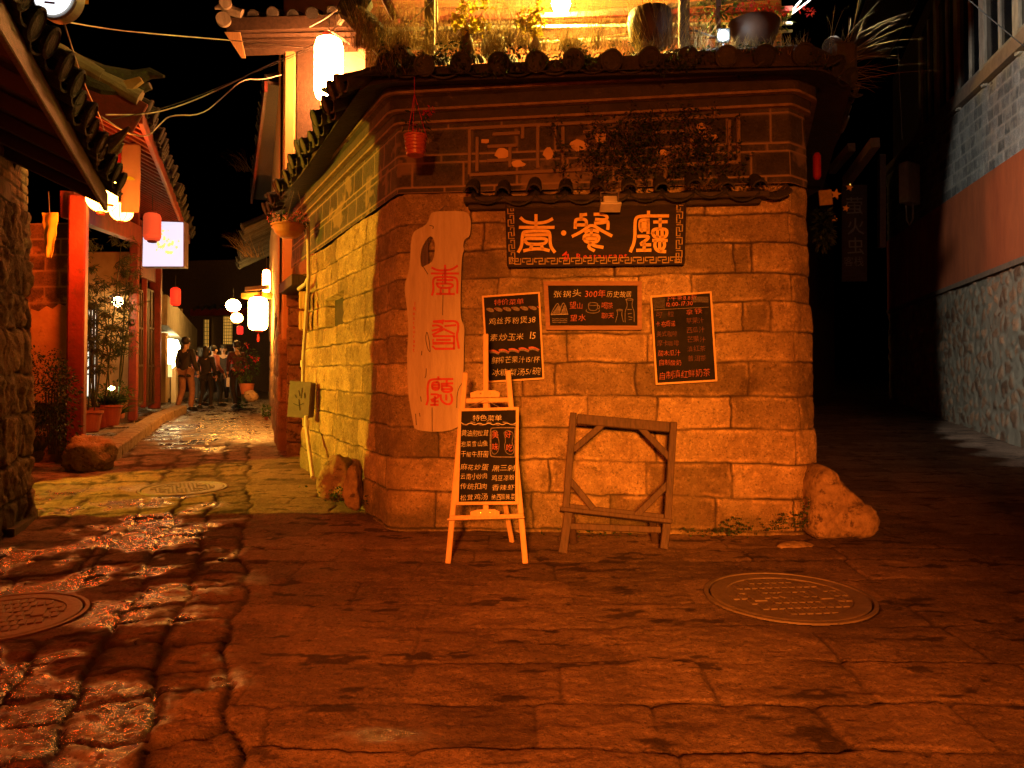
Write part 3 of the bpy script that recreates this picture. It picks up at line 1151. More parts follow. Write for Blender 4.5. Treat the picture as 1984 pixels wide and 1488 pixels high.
def frame_board(t, pl, corners, fw, fmat, thick=.02, back='board', fname='frame', facemat=None):
    """corners (px): outer TL, TR, BR, BL ; wooden frame with mitred bars round a dark writing face"""
    TL, TR, BR, BL = [Vector(pl.uv(*c)) for c in corners]
    fm = MB()
    ins = []
    C4 = [TL, TR, BR, BL]
    for i in range(4):
        a = (C4[(i - 1) % 4] - C4[i]).normalized(); b = (C4[(i + 1) % 4] - C4[i]).normalized()
        ins.append(C4[i] + (a + b) * fw)
    for i in range(4):
        j = (i + 1) % 4
        q = [C4[i], C4[j], ins[j], ins[i]]
        g_ = (ins[i] - C4[i]).normalized() * .0007; h_ = (ins[j] - C4[j]).normalized() * .0007
        d = (C4[j] - C4[i]).normalized() * .0006
        q = [C4[i] + d, C4[j] - d, ins[j] - d, ins[i] + d]
        fm.prism([(p.x, p.y) for p in q][::-1], pl.o - pl.n * 0.0, pl.ex, pl.ey, thick)
    fm.build(fname, fmat, t)
    bm_ = MB()
    bm_.prism([(p.x, p.y) for p in ins][::-1], pl.o + pl.n * .002, pl.ex, pl.ey, thick * .45)
    bm_.build(back, facemat or M['slab'], t)
    return [pl.o + pl.ex * p.x + pl.ey * p.y for p in C4], thick * .45 + .003


def wallplane(u0, v0, u1, v1, out):
    a = front_pt(u0, v0, out); b = front_pt(u1, v1, out)
    return Plane(a, b - a, Vector((0, .027, 1)))


# ---- the carved name board above the menus
PS = wallplane(985, 518, 1325, 513, .035)
SIGN = thing('name_board', 'black horizontal name board of gold seal characters inside a gold fret border', 'sign', PS.loc(.7, -.0, 0))
b4 = [PS.uv(981, 393), PS.uv(1327, 385), PS.uv(1323, 514), PS.uv(985, 519)]
M['lacquer'] = pmat('worn_black_lacquer', (.012, .009, .007), (.024, .015, .011), .6, 4, .25, 25, spec=.1, spots=((.05, .028, .02), 5, .66), stretch=(1, 1, 5))
mb = MB(); mb.prism(b4[::-1], PS.o, PS.ex, PS.ey, .045); mb.build('board', M['lacquer'], SIGN)
mb = MB()
Q = [Vector(p) for p in b4]
for i in range(4):
    a, b = Q[i], Q[(i + 1) % 4]
    A3 = PS.loc(a.x, a.y, .05); B3 = PS.loc(b.x, b.y, .05)
    mb.bar(A3, B3, .014, .018, up=PS.n, bev=.003)
mb.build('rim', M['lacquer'], SIGN)


def sz(p):
    return PS.uv(970 + p[0] * .1865, 380 + p[1] * .1865)


GL = [[(215, 245), (260, 285), (370, 300), (480, 285), (535, 255)], [(370, 215), (370, 340)], [(205, 340), (550, 340)],
      [(190, 590), (225, 530), (230, 400), (260, 380), (480, 375), (515, 395), (515, 530), (560, 590)], [(260, 420), (490, 415)],
      [(262, 490), (258, 455), (330, 455), (480, 455), (478, 490), (440, 515), (290, 515), (262, 490)], [(330, 520), (312, 560)], [(425, 520), (438, 560)],
      [(250, 580), (330, 562), (430, 560), (500, 578)],
      [(835, 205), (835, 255)], [(835, 212), (885, 207)], [(775, 345), (775, 265), (800, 255), (870, 255), (890, 275), (890, 318)], [(782, 315), (890, 315)],
      [(975, 205), (1070, 205), (1110, 235), (1085, 265), (990, 258)], [(980, 297), (1075, 292), (1108, 272), (1115, 310), (1110, 355)],
      [(750, 430), (850, 380), (940, 305), (1040, 370), (1145, 425)], [(880, 388), (940, 362), (1010, 384)],
      [(865, 460), (868, 420), (940, 418), (1012, 420), (1020, 460), (990, 495), (890, 495), (865, 460)], [(885, 457), (1000, 457)], [(940, 365), (940, 420)],
      [(930, 500), (908, 548), (965, 578)], [(935, 505), (972, 532), (1055, 545)],
      [(1530, 180), (1530, 215)], [(1730, 222), (1450, 222), (1400, 240), (1390, 300), (1390, 480), (1345, 585)],
      [(1530, 265), (1460, 262), (1442, 280), (1442, 360), (1465, 378)], [(1525, 270), (1525, 398)], [(1450, 300), (1520, 300)], [(1450, 333), (1520, 333)], [(1465, 368), (1520, 366)],
      [(1425, 432), (1530, 430), (1525, 460), (1430, 520), (1545, 520)], [(1485, 490), (1485, 575)], [(1415, 577), (1548, 575)],
      [(1590, 285), (1715, 282)], [(1650, 255), (1650, 345)],
      [(1572, 400), (1580, 360), (1650, 355), (1712, 360), (1722, 400), (1705, 440), (1650, 445), (1590, 440), (1572, 400)], [(1622, 362), (1622, 440)], [(1670, 362), (1670, 440)],
      [(1580, 475), (1715, 475)], [(1645, 490), (1645, 555)], [(1600, 485), (1592, 540), (1625, 588), (1700, 590)], [(1690, 485), (1698, 540), (1650, 588)]]
mb = MB()
for gs in GL:
    stroke(mb, PS, gs, .0245, .046, px=sz)
ce = sz((655, 398))
mb.prism([(ce[0] + .021 * math.cos(a), ce[1] + .021 * math.sin(a)) for a in [2 * PI * k / 16 for k in range(16)]], PS.loc(0, 0, .0455), PS.ex, PS.ey, .003)
mb.build('gold_lettering', M['gold'], SIGN)
mb = MB()
S4 = [Vector(sz(p)) for p in ((75, 78), (1885, 40), (1875, 705), (95, 722))]
for i in range(4):
    a, b = S4[i], S4[(i + 1) % 4]
    d = b - a; L = d.length; d.normalize(); q = Vector((d.y, -d.x))
    n = max(3, round(L / .098)); st = L / n
    for k in range(n):
        base = a + d * (st * (k + .06))
        h = .052
        pts = [(0, .95), (0, .1), (.5, .1), (.5, .55), (.2, .55), (.2, .95), (.86, .95), (.86, .42), (.68, .42)]
        stroke(mb, PS, pts, .0065, .046, px=lambda p: tuple(base + d * (p[0] * st) + q * (p[1] * h - .004)), smooth=False)
mb.build('fret_border', M['dimgold'], SIGN)
mb = MB()
write(mb, PS, 'Restaurant', sz((780, 662)), sz((1325, 655)), .055, 0.012, .047, 0, .05, 3)
stroke(mb, PS, [(645, 630), (690, 595), (672, 625), (700, 618), (702, 660)], .010, .047, px=sz, smooth=False)
stroke(mb, PS, [(655, 662), (672, 640), (662, 668), (705, 662)], .009, .047, px=sz, smooth=False)
mb.build('red_lettering', M['redpaint'], SIGN)

# ---- spotlight over the name board
sp = front_pt(1180, 400, .0)
SP = thing('sign_floodlight', 'small square metal floodlight on a bracket at the top of the name board', 'floodlight', sp)
mb = MB()
c = front_pt(1181, 399, .19)
rot = Matrix.Rotation(math.radians(-28), 3, 'X')
mb.box(c, (.105, .075, .07), rot, .008); mb.box(c + Vector((0, -.02, -.045)), (.16, .10, .022), rot, .006)
mb.build('housing', M['pipe'], SP)
mb = MB()
for k in (-1, 1):
    mb.bar(c + Vector((k * .068, .02, .0)), c + Vector((k * .068, .04, .085)), .008, .018)
mb.bar(c + Vector((-.072, .04, .085)), c + Vector((.072, .04, .085)), .016, .008)
mb.bar(c + Vector((0, .04, .085)), front_pt(1181, 375, .0), .02, .014)
mb.build('bracket', M['iron'], SP)

# ---- hanging wooden plank with red seal characters
PP = wallplane(806, 837, 884, 834, .03)
PLK = thing('wooden_plank_sign', 'tall weathered plank with live edge, a knot hole and three red seal characters', 'sign', PP.loc(.15, 0, 0))


def kz(p):
    return PP.uv(780 + p[0] * .3024, 400 + p[1] * .3024)


OUT = [(195, 40), (320, 38), (443, 42), (440, 200), (400, 215), (392, 265), (402, 285), (385, 315), (378, 480), (375, 640), (380, 735), (402, 768), (398, 860), (395, 1060),
       (388, 1200), (385, 1300), (372, 1440), (88, 1445), (72, 1380), (52, 1260), (40, 1180), (35, 1000), (38, 880), (45, 800), (38, 700), (30, 620), (15, 510), (45, 440), (55, 330), (60, 230), (75, 170),
       (110, 150), (135, 140), (165, 115), (178, 75)]
HOLE = [(185, 195), (205, 215), (215, 265), (205, 340), (185, 370), (150, 385), (128, 400), (118, 340), (130, 270), (158, 220)]
from mathutils.geometry import tessellate_polygon


def smooth_loop(pts, it=1):
    for _ in range(it):
        Q = []
        for i in range(len(pts)):
            a, b = pts[i], pts[(i + 1) % len(pts)]
            Q.append((a[0] * .75 + b[0] * .25, a[1] * .75 + b[1] * .25)); Q.append((a[0] * .25 + b[0] * .75, a[1] * .25 + b[1] * .75))
        pts = Q
    return pts


def plate(loops, org, ex, ey, n, thick, edge=.006):
    """plate with holes, its rim slightly rounded"""
    mb = MB()
    L3 = [[Vector((p[0], p[1], 0)) for p in l] for l in loops]
    tri = tessellate_polygon(L3)
    flat = [p for l in loops for p in l]
    V = [org + ex * p[0] + ey * p[1] + n * thick for p in flat]
    W_ = [org + ex * p[0] + ey * p[1] for p in flat]
    nrm = [tuple(t) for t in tri]
    fs = []
    for t in nrm:
        a, b, c = [Vector(flat[i]) for i in t]
        if (b - a).cross(c - a) < 0:
            t = t[::-1]
        fs.append(t)
    m = len(flat)
    side = []
    b0 = 0
    for l in loops:
        k = len(l)
        for i in range(k):
            side.append((b0 + i, b0 + (i + 1) % k, m + b0 + (i + 1) % k, m + b0 + i))
        b0 += k
    mb.add(V + W_, fs + [tuple(m + i for i in f[::-1]) for f in fs] + side)
    return mb


M['plank'] = pmat('weathered_pale_plank', (.40, .33, .24), (.31, .245, .17), .75, 2.2, .35, 10, 8, stretch=(9, 9, 1.2), spots=((.15, .085, .045), 7, .69))
plate([smooth_loop([kz(p) for p in OUT], 2), smooth_loop([kz(p) for p in HOLE], 1)], PP.o, PP.ex, PP.ey, PP.n, .04).build('plank', M['plank'], PLK)
mb = MB()
stroke(mb, PP, [(168, 205), (150, 260), (152, 330), (135, 395)], .035, -.0, px=kz)
mb.prism([kz(p) for p in [(118, 190), (165, 180), (170, 390), (110, 410)]][::-1], PP.loc(0, 0, .004), PP.ex, PP.ey, .012)
mb.build('knot_wood', M['oldbrown'], PLK)
mb = MB()
for gs in [[(160, 810), (152, 850), (168, 920), (182, 935)], [(165, 812), (178, 870), (183, 930)], [(158, 1042), (156, 1085), (150, 1100)], [(130, 930), (128, 955)], [(122, 1220), (126, 1250)], [(115, 1325), (118, 1345)], [(140, 395), (168, 440)],
           [(262, 440), (265, 560), (262, 700)], [(195, 1290), (196, 1440)], [(395, 1120), (355, 1180), (352, 1290)], [(180, 130), (205, 135), (200, 150)], [(90, 1330), (95, 1400)]]:
    stroke(mb, PP, gs, .006, .0405, px=kz)
mb.build('crack', M['oldbrown'], PLK)
KS = [  # one
    [(195, 400), (225, 415), (260, 418), (320, 412), (355, 388)], [(278, 385), (278, 440)], [(192, 436), (362, 436)],
    [(195, 572), (205, 540), (200, 470), (225, 458), (330, 458), (358, 472), (355, 560)], [(228, 478), (325, 478)],
    [(225, 500), (330, 500), (322, 528), (235, 528), (225, 500)], [(225, 566), (335, 566)], [(250, 530), (250, 566)], [(305, 530), (305, 566)], [(278, 440), (278, 500)],
    # meal
    [(205, 742), (270, 742), (262, 755)], [(200, 768), (230, 765), (270, 782), (198, 800)], [(278, 740), (360, 738), (362, 790), (350, 830), (365, 910)], [(278, 770), (345, 765)],
    [(200, 825), (270, 790), (335, 820)], [(205, 835), (335, 835)], [(202, 858), (200, 880), (335, 880)], [(335, 838), (335, 878)], [(225, 858), (310, 858)], [(200, 900), (215, 915), (335, 915)], [(335, 890), (335, 912)],
    # hall
    [(325, 1108), (200, 1108), (172, 1120), (165, 1180), (170, 1240), (160, 1270)], [(235, 1095), (235, 1110)], [(225, 1128), (195, 1130), (195, 1175), (240, 1178), (240, 1130), (225, 1128)], [(198, 1145), (238, 1145)], [(198, 1162), (238, 1162)],
    [(190, 1205), (238, 1205), (235, 1225), (190, 1240)], [(212, 1220), (212, 1270)], [(188, 1272), (232, 1272)], [(195, 1250), (232, 1250)],
    [(255, 1138), (325, 1135)], [(288, 1120), (288, 1150)], [(258, 1152), (322, 1152), (322, 1190), (258, 1190), (258, 1152)], [(258, 1172), (322, 1172)], [(250, 1210), (250, 1240), (280, 1268), (312, 1268), (325, 1240), (315, 1205)], [(285, 1210), (285, 1240)]]
mb = MB()
for gs in KS:
    stroke(mb, PP, gs, .0175, .041, px=kz, smooth=len(gs) > 3)
vt = 'Restaurant'
write(mb, PP, '1', kz((76, 640)), kz((90, 640)), .045, .006, .041, 0, .05, 2, fit=False)
for i, ch in enumerate('Restaurant'):
    pz = kz((72, 672 + i * 29))
    write(mb, PP, ch, pz, (pz[0] + .04, pz[1]), .042, .006, .041, 0, .1, i, fit=False)
mb.build('red_lettering', M['redpaint'], PLK)
mb = MB()
mb.tube([PP.pt(850, 412, .02), front_pt(856, 395, .005)], .004)
mb.build('hook', M['iron'], PLK)

# ---- three menu boards hung on strings


def hang_board(label, TL, TR, BR, BL, fw, fmat, nail, tie, out=.036, thick=.02):
    pl = wallplane(BL[0], BL[1], BR[0], BR[1], out)
    mid = pl.loc((pl.uv(*BR)[0]) / 2, 0)
    t = thing('menu_board', label, 'menu board', mid, 'menu boards hung on the stone wall')
    cs, lift = frame_board(t, pl, [TL, TR, BR, BL], fw, fmat, thick)
    if nail:
        sm = MB()
        na = front_pt(*nail, .012)
        for q in tie:
            sm.tube([pl.pt(*q, .012), na], .0016, 5)
        sm.tube([front_pt(*nail, -.02), front_pt(*nail, .02)], .005, 6)
        sm.build('string', M['cable'], t)
    return t, pl, lift


def zz(pl, x0, y0, s):
    return lambda p: pl.uv(x0 + p[0] * s, y0 + p[1] * s)


t1, p1, lf = hang_board('pine framed blackboard price menu, hung aslant behind the top of the easel', (934, 574), (1046, 566), (1055, 735), (944, 742), .014, M['pine'], (993, 533), [(952, 572), (1029, 566)])
z = zz(p1, 920, 540, .1478)
mp, mw, md = MB(), MB(), MB()
write(mp, p1, '特价菜单', z((250, 350)), z((640, 330)), .050, -.006, lf, .15, .08, 1)
for k in range(6):
    x = 165 + k * 112
    stroke(md, p1, [(x, 400 - k * 5), (x + 45, 398 - k * 5), (x + 85, 425 - k * 5), (x + 40, 428 - k * 5), (x, 402 - k * 5)], .016, lf, px=z)
    stroke(mp, p1, [(x + 95, 392 - k * 5), (x + 125, 418 - k * 5)], .006, lf, px=z)
write(mw, p1, '鸡丝荞粉煲38', z((180, 600)), z((795, 575)), .062, -.012, lf, .2, .08, 2)
write(mw, p1, '素炒玉米', z((195, 810)), z((650, 790)), .064, -.012, lf, .2, .1, 3)
write(mw, p1, '15', z((695, 790)), z((800, 790)), .080, -.006, lf, .25, .05, 4)
for k in range(5):
    x = 195 + k * 130
    stroke(mp, p1, [(x, 950 - k * 10), (x + 50, 940 - k * 10), (x + 120, 975 - k * 10)], .015, lf, px=z)
    stroke(md, p1, [(x + 5, 968 - k * 10), (x + 60, 962 - k * 10), (x + 115, 985 - k * 10)], .014, lf, px=z)
write(mw, p1, '鲜榨芒果汁15/杯', z((215, 1110)), z((850, 1090)), .060, -.012, lf, .2, .08, 5)
write(mw, p1, '冰糖梨汤5/碗', z((220, 1270)), z((855, 1250)), .062, -.012, lf, .2, .08, 6)
mp.build('pink_lettering', M['chalkpink'], t1); mw.build('chalk_lettering', M['chalk'], t1); md.build('chalk_pattern', M['chalkdim'], t1)

t2, p2, lf = hang_board('wide brown framed blackboard with chalk mountains, teacup and vases, under the name board', (1053, 546), (1243, 546), (1243, 640), (1058, 640), .034, M['browngrame'], (1150, 522), [(1085, 546), (1215, 546)], thick=.028)
z = zz(p2, 1050, 540, .10585)
mp, mw, md = MB(), MB(), MB()
write(mw, p2, '张锅头', z((195, 335)), z((720, 330)), .062, -.012, lf, .15, .08, 1)
write(mp, p2, '300年', z((775, 340)), z((1170, 340)), .068, .0, lf, .15, .06, 2)
write(mw, p2, '历史故居', z((1180, 335)), z((1645, 330)), .056, -.012, lf, .15, .08, 3)
write(mp, p2, '望山', z((500, 550)), z((760, 545)), .060, -.008, lf, .05, .08, 4)
write(mp, p2, '望水', z((510, 775)), z((805, 760)), .060, -.008, lf, .05, .08, 5)
write(mp, p2, '喝茶', z((1080, 545)), z((1310, 540)), .056, -.010, lf, .1, .08, 6)
write(mp, p2, '聊天', z((1080, 725)), z((1330, 725)), .054, -.010, lf, .1, .08, 7)
for mt in ([(170, 650), (230, 520), (305, 430), (320, 650)], [(320, 650), (350, 520), (395, 430), (440, 520), (470, 650)]):
    stroke(md, p2, mt, .006, lf, px=z)
for k in range(13):
    x = 185 + k * 22
    top = 650 - 200 * max(0, 1 - abs((x - 300 if x < 325 else x - 398)) / (130 if x < 300 else (70 if x > 325 else 90)))
    stroke(md, p2, [(x, 650), (x + 12, top + 15)], .0065, lf, px=z)
stroke(mw, p2, [(165, 665), (480, 655)], .003, lf, px=z)
for k in range(3):
    stroke(md, p2, [(190 + (q * 45), 740 + k * 32 + (8 if q % 2 else -8)) for q in range(7)], .004, lf, px=z)
el = lambda cx, cy, rx, ry, a0=0, a1=2 * PI: [(cx + rx * math.cos(a0 + (a1 - a0) * q / 16), cy + ry * math.sin(a0 + (a1 - a0) * q / 16)) for q in range(17)]
for gs in (el(935, 470, 85, 28), [(850, 470), (855, 560), (890, 588), (980, 588), (1015, 560), (1020, 470)], el(1025, 525, 30, 30, -1.4, 1.8), el(930, 590, 122, 45, -.3, 3.5),
           el(1420, 580, 55, 14), [(1367, 582), (1385, 640), (1365, 720), (1345, 800)], [(1472, 582), (1455, 640), (1470, 730), (1488, 795)],
           el(1600, 385, 66, 14), [(1535, 390), (1560, 460), (1550, 540), (1518, 590), (1520, 800)], [(1666, 390), (1645, 450), (1650, 530), (1685, 590), (1685, 790)],
           [(1555, 570), (1640, 570)], [(1570, 650), (1640, 640)], [(1580, 700), (1650, 715)], [(1590, 755), (1640, 750)]):
    stroke(md, p2, gs, .0042, lf, px=z)
mp.build('pink_lettering', M['chalkpink'], t2); mw.build('chalk_lettering', M['chalk'], t2); md.build('chalk_drawing', M['chalkdim'], t2)  # mountains, teacup and vases drawn by hand in chalk

t3, p3, lf = hang_board('pine framed blackboard drinks list in faded pink chalk, rightmost on the wall', (1259, 574), (1378, 565), (1389, 739), (1270, 746), .014, M['pine'], (1325, 529), [(1278, 570), (1356, 564)])
z = zz(p3, 1240, 550, .1411)
mp, md = MB(), MB()
write(mp, p3, '下午茶8.8折', z((340, 235)), z((775, 215)), .044, -.010, lf, .1, .08, 1)
write(mp, p3, '12:00-17:30', z((345, 315)), z((725, 295)), .045, -.004, lf, .1, .06, 2)
for k in range(9):
    stroke(md, p3, [(180, 195 + k * 18), (250, 190 + k * 17), (340, 200 + k * 17)], .002, lf, px=z)
    stroke(md, p3, [(720, 250 + k * 8 - 60), (800, 240 + k * 9 - 60), (935, 245 + k * 9 - 60)], .002, lf, px=z)
stroke(md, p3, [(190, 362), (500, 345), (940, 322)], .0035, lf, px=z)
fade = pmat('faded_pink_chalk', (.17, .065, .055), (.10, .04, .035), .95, 70, 0)
mf = MB()
for i, (a, b) in enumerate([('可  粒', '拿铁'), ('卡布奇诺', '苹果汁'), ('美式咖啡', '西瓜汁'), ('摩卡咖啡', '芒果汁'), ('酸木瓜汁', '滇红茶'), ('自制酸奶', '普洱茶')]):
    yy = 450 + i * 132
    tgt = mp if i in (1, 4, 5) else mf
    write(tgt, p3, a, z((205 + i * 9, yy + 8)), z((470 + i * 20, yy)), .050, -.012, lf, .1, .1, 10 + i)
    write(mf if i > 0 else mp, p3, b, z((620 + i * 6, yy - 30 - i * 4)), z((870 + i * 8, yy - 40 - i * 4)), .050, -.012, lf, .1, .1, 30 + i)
write(mp, p3, '自制滇红鲜奶茶', z((250, 1305)), z((960, 1260)), .064, -.014, lf, .15, .08, 50)
mp.build('pink_lettering', M['chalkpink'], t3); mf.build('faded_lettering', fade, t3); md.build('chalk_drawing', M['chalkdim'], t3)

# ---- easel with its menu
fl = grd(866, 1090); fr_ = grd(1018, 1090)
yE = 5.22
fl = Vector((at(866, 1090, yE).x, yE, SLOPE * yE)); fr_ = Vector((at(1018, 1090, yE).x, yE, SLOPE * yE))
PE = Plane(fl, fr_ - fl, Vector((0, .27, 1)))
EAS = thing('display_easel', 'pine easel standing on the paving and holding a chalk menu', 'easel', (fl + fr_) / 2)


def leg_(mb, a, b, w=.038, h=.022, out=0):
    mb.bar(PE.pt(*a, out), PE.pt(*b, out), w, h, up=PE.n, bev=.005)


for a, b in (((868, 1092), (902, 722)), ((1018, 1092), (984, 718))):
    mb = MB(); leg_(mb, a, b); mb.build('leg', M['pine'], EAS)
mb = MB(); mb.bar(PE.pt(942, 770, -.03), Vector((at(992, 1032, 5.78).x, 5.78, SLOPE * 5.78)), .036, .022); mb.build('leg', M['pine'], EAS)
mb = MB(); leg_(mb, (941, 645), (941, 1000), .038, .02, -.024); mb.build('mast', M['pine'], EAS)
for a, b, w in (((903, 777), (985, 775), .036), ((872, 1004), (1014, 1000), .03)):
    mb = MB(); leg_(mb, a, b, w, .03, .014 if w < .034 else -.002); mb.build('crossbar', M['pine'], EAS)
for v in (766, 995):
    mb = MB()
    mb.prism([PE.uv(*p) for p in ((912, v - 2), (925, v - 6), (958, v - 7), (968, v - 3), (968, v + 6), (912, v + 7))][::-1], PE.loc(0, 0, .012), PE.ex, PE.ey, .028)
    o = mb.build('clamp', M['pine'], EAS)
    mb = MB()
    for u in (932, 950):
        mb.lathe([(.006, 0), (.006, .004), (.003, .006)], PE.pt(u, v, .04), 10, PE.n)
    mb.build('screw', pmat('brass_screw', (.7, .5, .2), None, .3, metallic=.9), o)
mb = MB(); leg_(mb, (868, 1008), (1016, 1004), .012, .06, .03); mb.build('ledge', M['pine'], EAS)
PEb = Plane(PE.loc(0, 0, .026), PE.ex, PE.ey)
EM = thing('menu_board', 'pine framed blackboard menu with two columns of dishes, standing on the easel', 'menu board', PEb.pt(944, 1000))
cs, lf = frame_board(EM, PEb, [(889, 793), (1005, 790), (1004, 978), (883, 979)], .020, M['pine'], .022)
z = zz(PEb, 870, 780, .1478)
mw, mp, md = MB(), MB(), MB()
write(mw, PEb, '特色菜单', z((305, 245)), z((690, 238)), .046, -.004, lf, .15, .08, 1)
stroke(mw, PEb, [(160 + q * 60, 285 + (18 if q % 2 else -16)) for q in range(13)], .005, lf, px=z)
for q in range(7):
    stroke(md, PEb, [(185 + q * 105, (262 if q % 2 else 292)), (235 + q * 105, (272 if q % 2 else 300))], .010, lf, px=z)
LC = ['黄油煎松茸', '泡菜雪山鱼', '干椒牛肝菌', '麻花炒蛋', '云南小炒肉', '传统扣肉', '松茸鸡汤']
for i, s in enumerate(LC):
    yy = [440, 580, 715, 885, 1005, 1135, 1280][i]
    write(mw, PEb, s, z((155 - i * 2, yy)), z((515 - i * 2, yy - 4)), .046, -.010, lf, .15, .1, 20 + i)
for i, s in enumerate(['黑三剁', '鸡豆凉粉', '香辣虾', '纳西酸腌菜']):
    yy = [895, 1020, 1145, 1275][i]
    write(mw, PEb, s, z((555, yy)), z((865, yy - 4)), .046, -.010, lf, .15, .1, 40 + i)
for gs in ([(860, 335), (560, 335), (545, 360), (540, 500), (542, 690), (560, 718), (860, 720)], [(865, 340), (865, 715)]):
    stroke(md, PEb, gs, .007, lf, px=z)
for gs in ([(560, 390), (600, 365), (630, 380), (635, 450), (660, 520), (650, 640), (600, 690), (560, 660), (548, 560), (560, 390)],
           [(720, 400), (760, 365), (830, 390), (845, 440), (820, 520), (850, 590), (850, 670), (800, 690), (740, 660), (725, 560), (745, 510), (720, 400)]):
    stroke(md, PEb, gs, .004, lf, px=z)
for i, (ch, x, y) in enumerate([('美', 562, 470), ('味', 562, 630), ('好', 730, 465), ('吃', 745, 640)]):
    write(mp, PEb, ch, z((x, y)), z((x + 90, y - 6)), .058, .0, lf, .1, .06, 60 + i)
mw.build('chalk_lettering', M['chalk'], EM); mp.build('pink_lettering', M['chalkpink'], EM); md.build('chalk_drawing', M['chalkdim'], EM)
mb = MB()
mb.tube([PEb.pt(905, 792, .02), PE.pt(940, 776, .03), PEb.pt(968, 791, .02)], .0018, 5); mb.build('string', M['cable'], EM)

# ---- empty wooden stand
yF = 5.50
a_ = Vector((at(1090, 1070, yF).x, yF, SLOPE * yF)); b_ = Vector((at(1286, 1064, yF - .02).x, yF - .02, SLOPE * yF))
PF = Plane(a_, b_ - a_, Vector((0, .24, 1)))
FS = thing('empty_board_stand', 'empty dark wooden stand with corner braces leaning at the wall', 'stand', (a_ + b_) / 2)


def fbar(name, a, b, w, h=.04, out=0.0):
    mb = MB(); mb.bar(PF.pt(*a, out), PF.pt(*b, out), w, h, up=PF.n, bev=.004); mb.build(name, M['oldbrown'], FS)


fbar('post', (1111, 800), (1096, 988), .050); fbar('post', (1305, 818), (1293, 1008), .050)
fbar('leg', (1102, 990), (1090, 1072), .062); fbar('leg', (1292, 1010), (1286, 1064), .056)
fbar('top_rail', (1118, 812), (1297, 828), .075, .036)
fbar('shelf', (1085, 988), (1299, 1012), .030, .12, .03)
fbar('back_rail', (1090, 980), (1297, 1003), .045, .03, -.03)
fbar('lower_rail', (1102, 1019), (1282, 1026), .045, .03, -.04)
for a, b in (((1168, 822), (1110, 872)), ((1238, 825), (1299, 888)), ((1104, 930), (1150, 986)), ((1297, 935), (1232, 1000))):
    fbar('brace', a, b, .046, .022, -.008)
for (u, yy) in ((1270, 5.75), (1112, 5.75)):
    mb = MB(); mb.bar(PF.pt(u - 5, 1000, -.03), Vector((at(u, 1040, yy).x, yy, SLOPE * yy)), .05, .04); mb.build('leg', M['oldbrown'], FS)

# ------------------------------------------------------------------ tiled eaves
UP = Vector((0, 0, 1))


def tiles(mb, p0, p1, n, rise, length, sp=.26, r=.078, disc=True, jit=.012, pan=True, thick=.014, seed=0, sag=0.0):
    """rows of half-round cover tiles over concave pans, running up from the eave p0-p1"""
    rg = random.Random(seed)
    p0 = Vector(p0); p1 = Vector(p1); n = Vector(n).normalized()
    e = p1 - p0; L = e.length; e.normalize()
    s = (-n * math.cos(rise) + UP * math.sin(rise)).normalized()
    w = e.cross(s)
    if w.z < 0:
        w = -w
    cnt = max(1, int(L / sp))
    for k in range(cnt):
        c = p0 + e * ((k + .5) * L / cnt) + UP * (rg.uniform(-jit, jit) - sag * math.sin(PI * (k + .5) / cnt)) + n * rg.uniform(-jit, jit) * 1.5
        mb.cur = rg.random()
        m = max(1, int(length / .24))
        for q in range(m):
            a = c + s * (q * .24); b = c + s * (q * .24 + .27) + w * .004
            V = []
            for (pt, rr) in ((a, r), (b, r * .86)):
                for j in range(9):
                    t = PI * j / 8
                    V.append(pt + e * rr * math.cos(t) + w * (rr * math.sin(t)))
                for j in range(9):
                    t = PI * (8 - j) / 8
                    V.append(pt + e * (rr - thick) * math.cos(t) + w * ((rr - thick) * math.sin(t)))
            fs = [(j, (j + 1) % 18, 18 + (j + 1) % 18, 18 + j) for j in range(18)]
            fs.append(tuple(range(18))[::-1]); fs.append(tuple(range(18, 36)))
            mb.add(V, fs)
            mb.cur = rg.random()
        if disc:
            mb.lathe([(r * 1.02, -.02), (r * 1.06, .004), (r * .86, .012), (r * .80, .004), (.001, .006)], c + w * r * .10 - s * .004, 18, -s)
        if pan:
            c2 = c + e * (L / cnt / 2) - w * .012
            R = L / cnt * .5
            for q in range(m):
                a = c2 + s * (q * .24); b = c2 + s * (q * .24 + .27)
                V = []
                for pt, dz in ((a, -.012), (b, 0)):
                    for j in range(7):
                        t = -1 + 2 * j / 6
                        V.append(pt + e * (R * t) + w * (dz - .055 * (1 - t * t)))
                    for j in range(7):
                        t = 1 - 2 * j / 6
                        V.append(pt + e * (R * t) + w * (dz - .055 * (1 - t * t) - thick))
                fs = [(j, (j + 1) % 14, 14 + (j + 1) % 14, 14 + j) for j in range(14)]
                fs.append(tuple(range(14))[::-1]); fs.append(tuple(range(14, 28)))
                mb.add(V, fs)
    mb.cur = .5


# main eave of the restaurant: front, side and the cut corner
zE = at(900, 128, 5.80).z
fn = Vector((R1.y - Cc.y, -(R1.x - Cc.x), 0)).normalized()
sn = Vector((Cc.y - AF.y, -(Cc.x - AF.x), 0)).normalized()
fn = fn if fn.y < 0 else -fn
sn = sn if sn.x < 0 else -sn
ec = Vector((Cc.x, Cc.y, 0)) + (fn + sn).normalized() * .42
eR = Vector((R1.x + .12, R1.y, 0)) + fn * .30
eA = Vector((AF.x, AF.y, 0)) + sn * .30
zEA = zE + tAF
er = MB()
tiles(er, Vector((ec.x + .12, ec.y, zE)), Vector((eR.x, eR.y, zE + .02)), fn, .42, 1.3, .262, .078, seed=2)
er.build('front_eave_tiles', M['tile'], REST)
er = MB()
tiles(er, Vector((eA.x, eA.y, zEA - .08)), Vector((ec.x - .08, ec.y + .12, zE - .02)), sn, .40, .9, .235, .078, seed=5, jit=.03)
er.build('side_eave_tiles', M['tile'], REST)
er = MB()
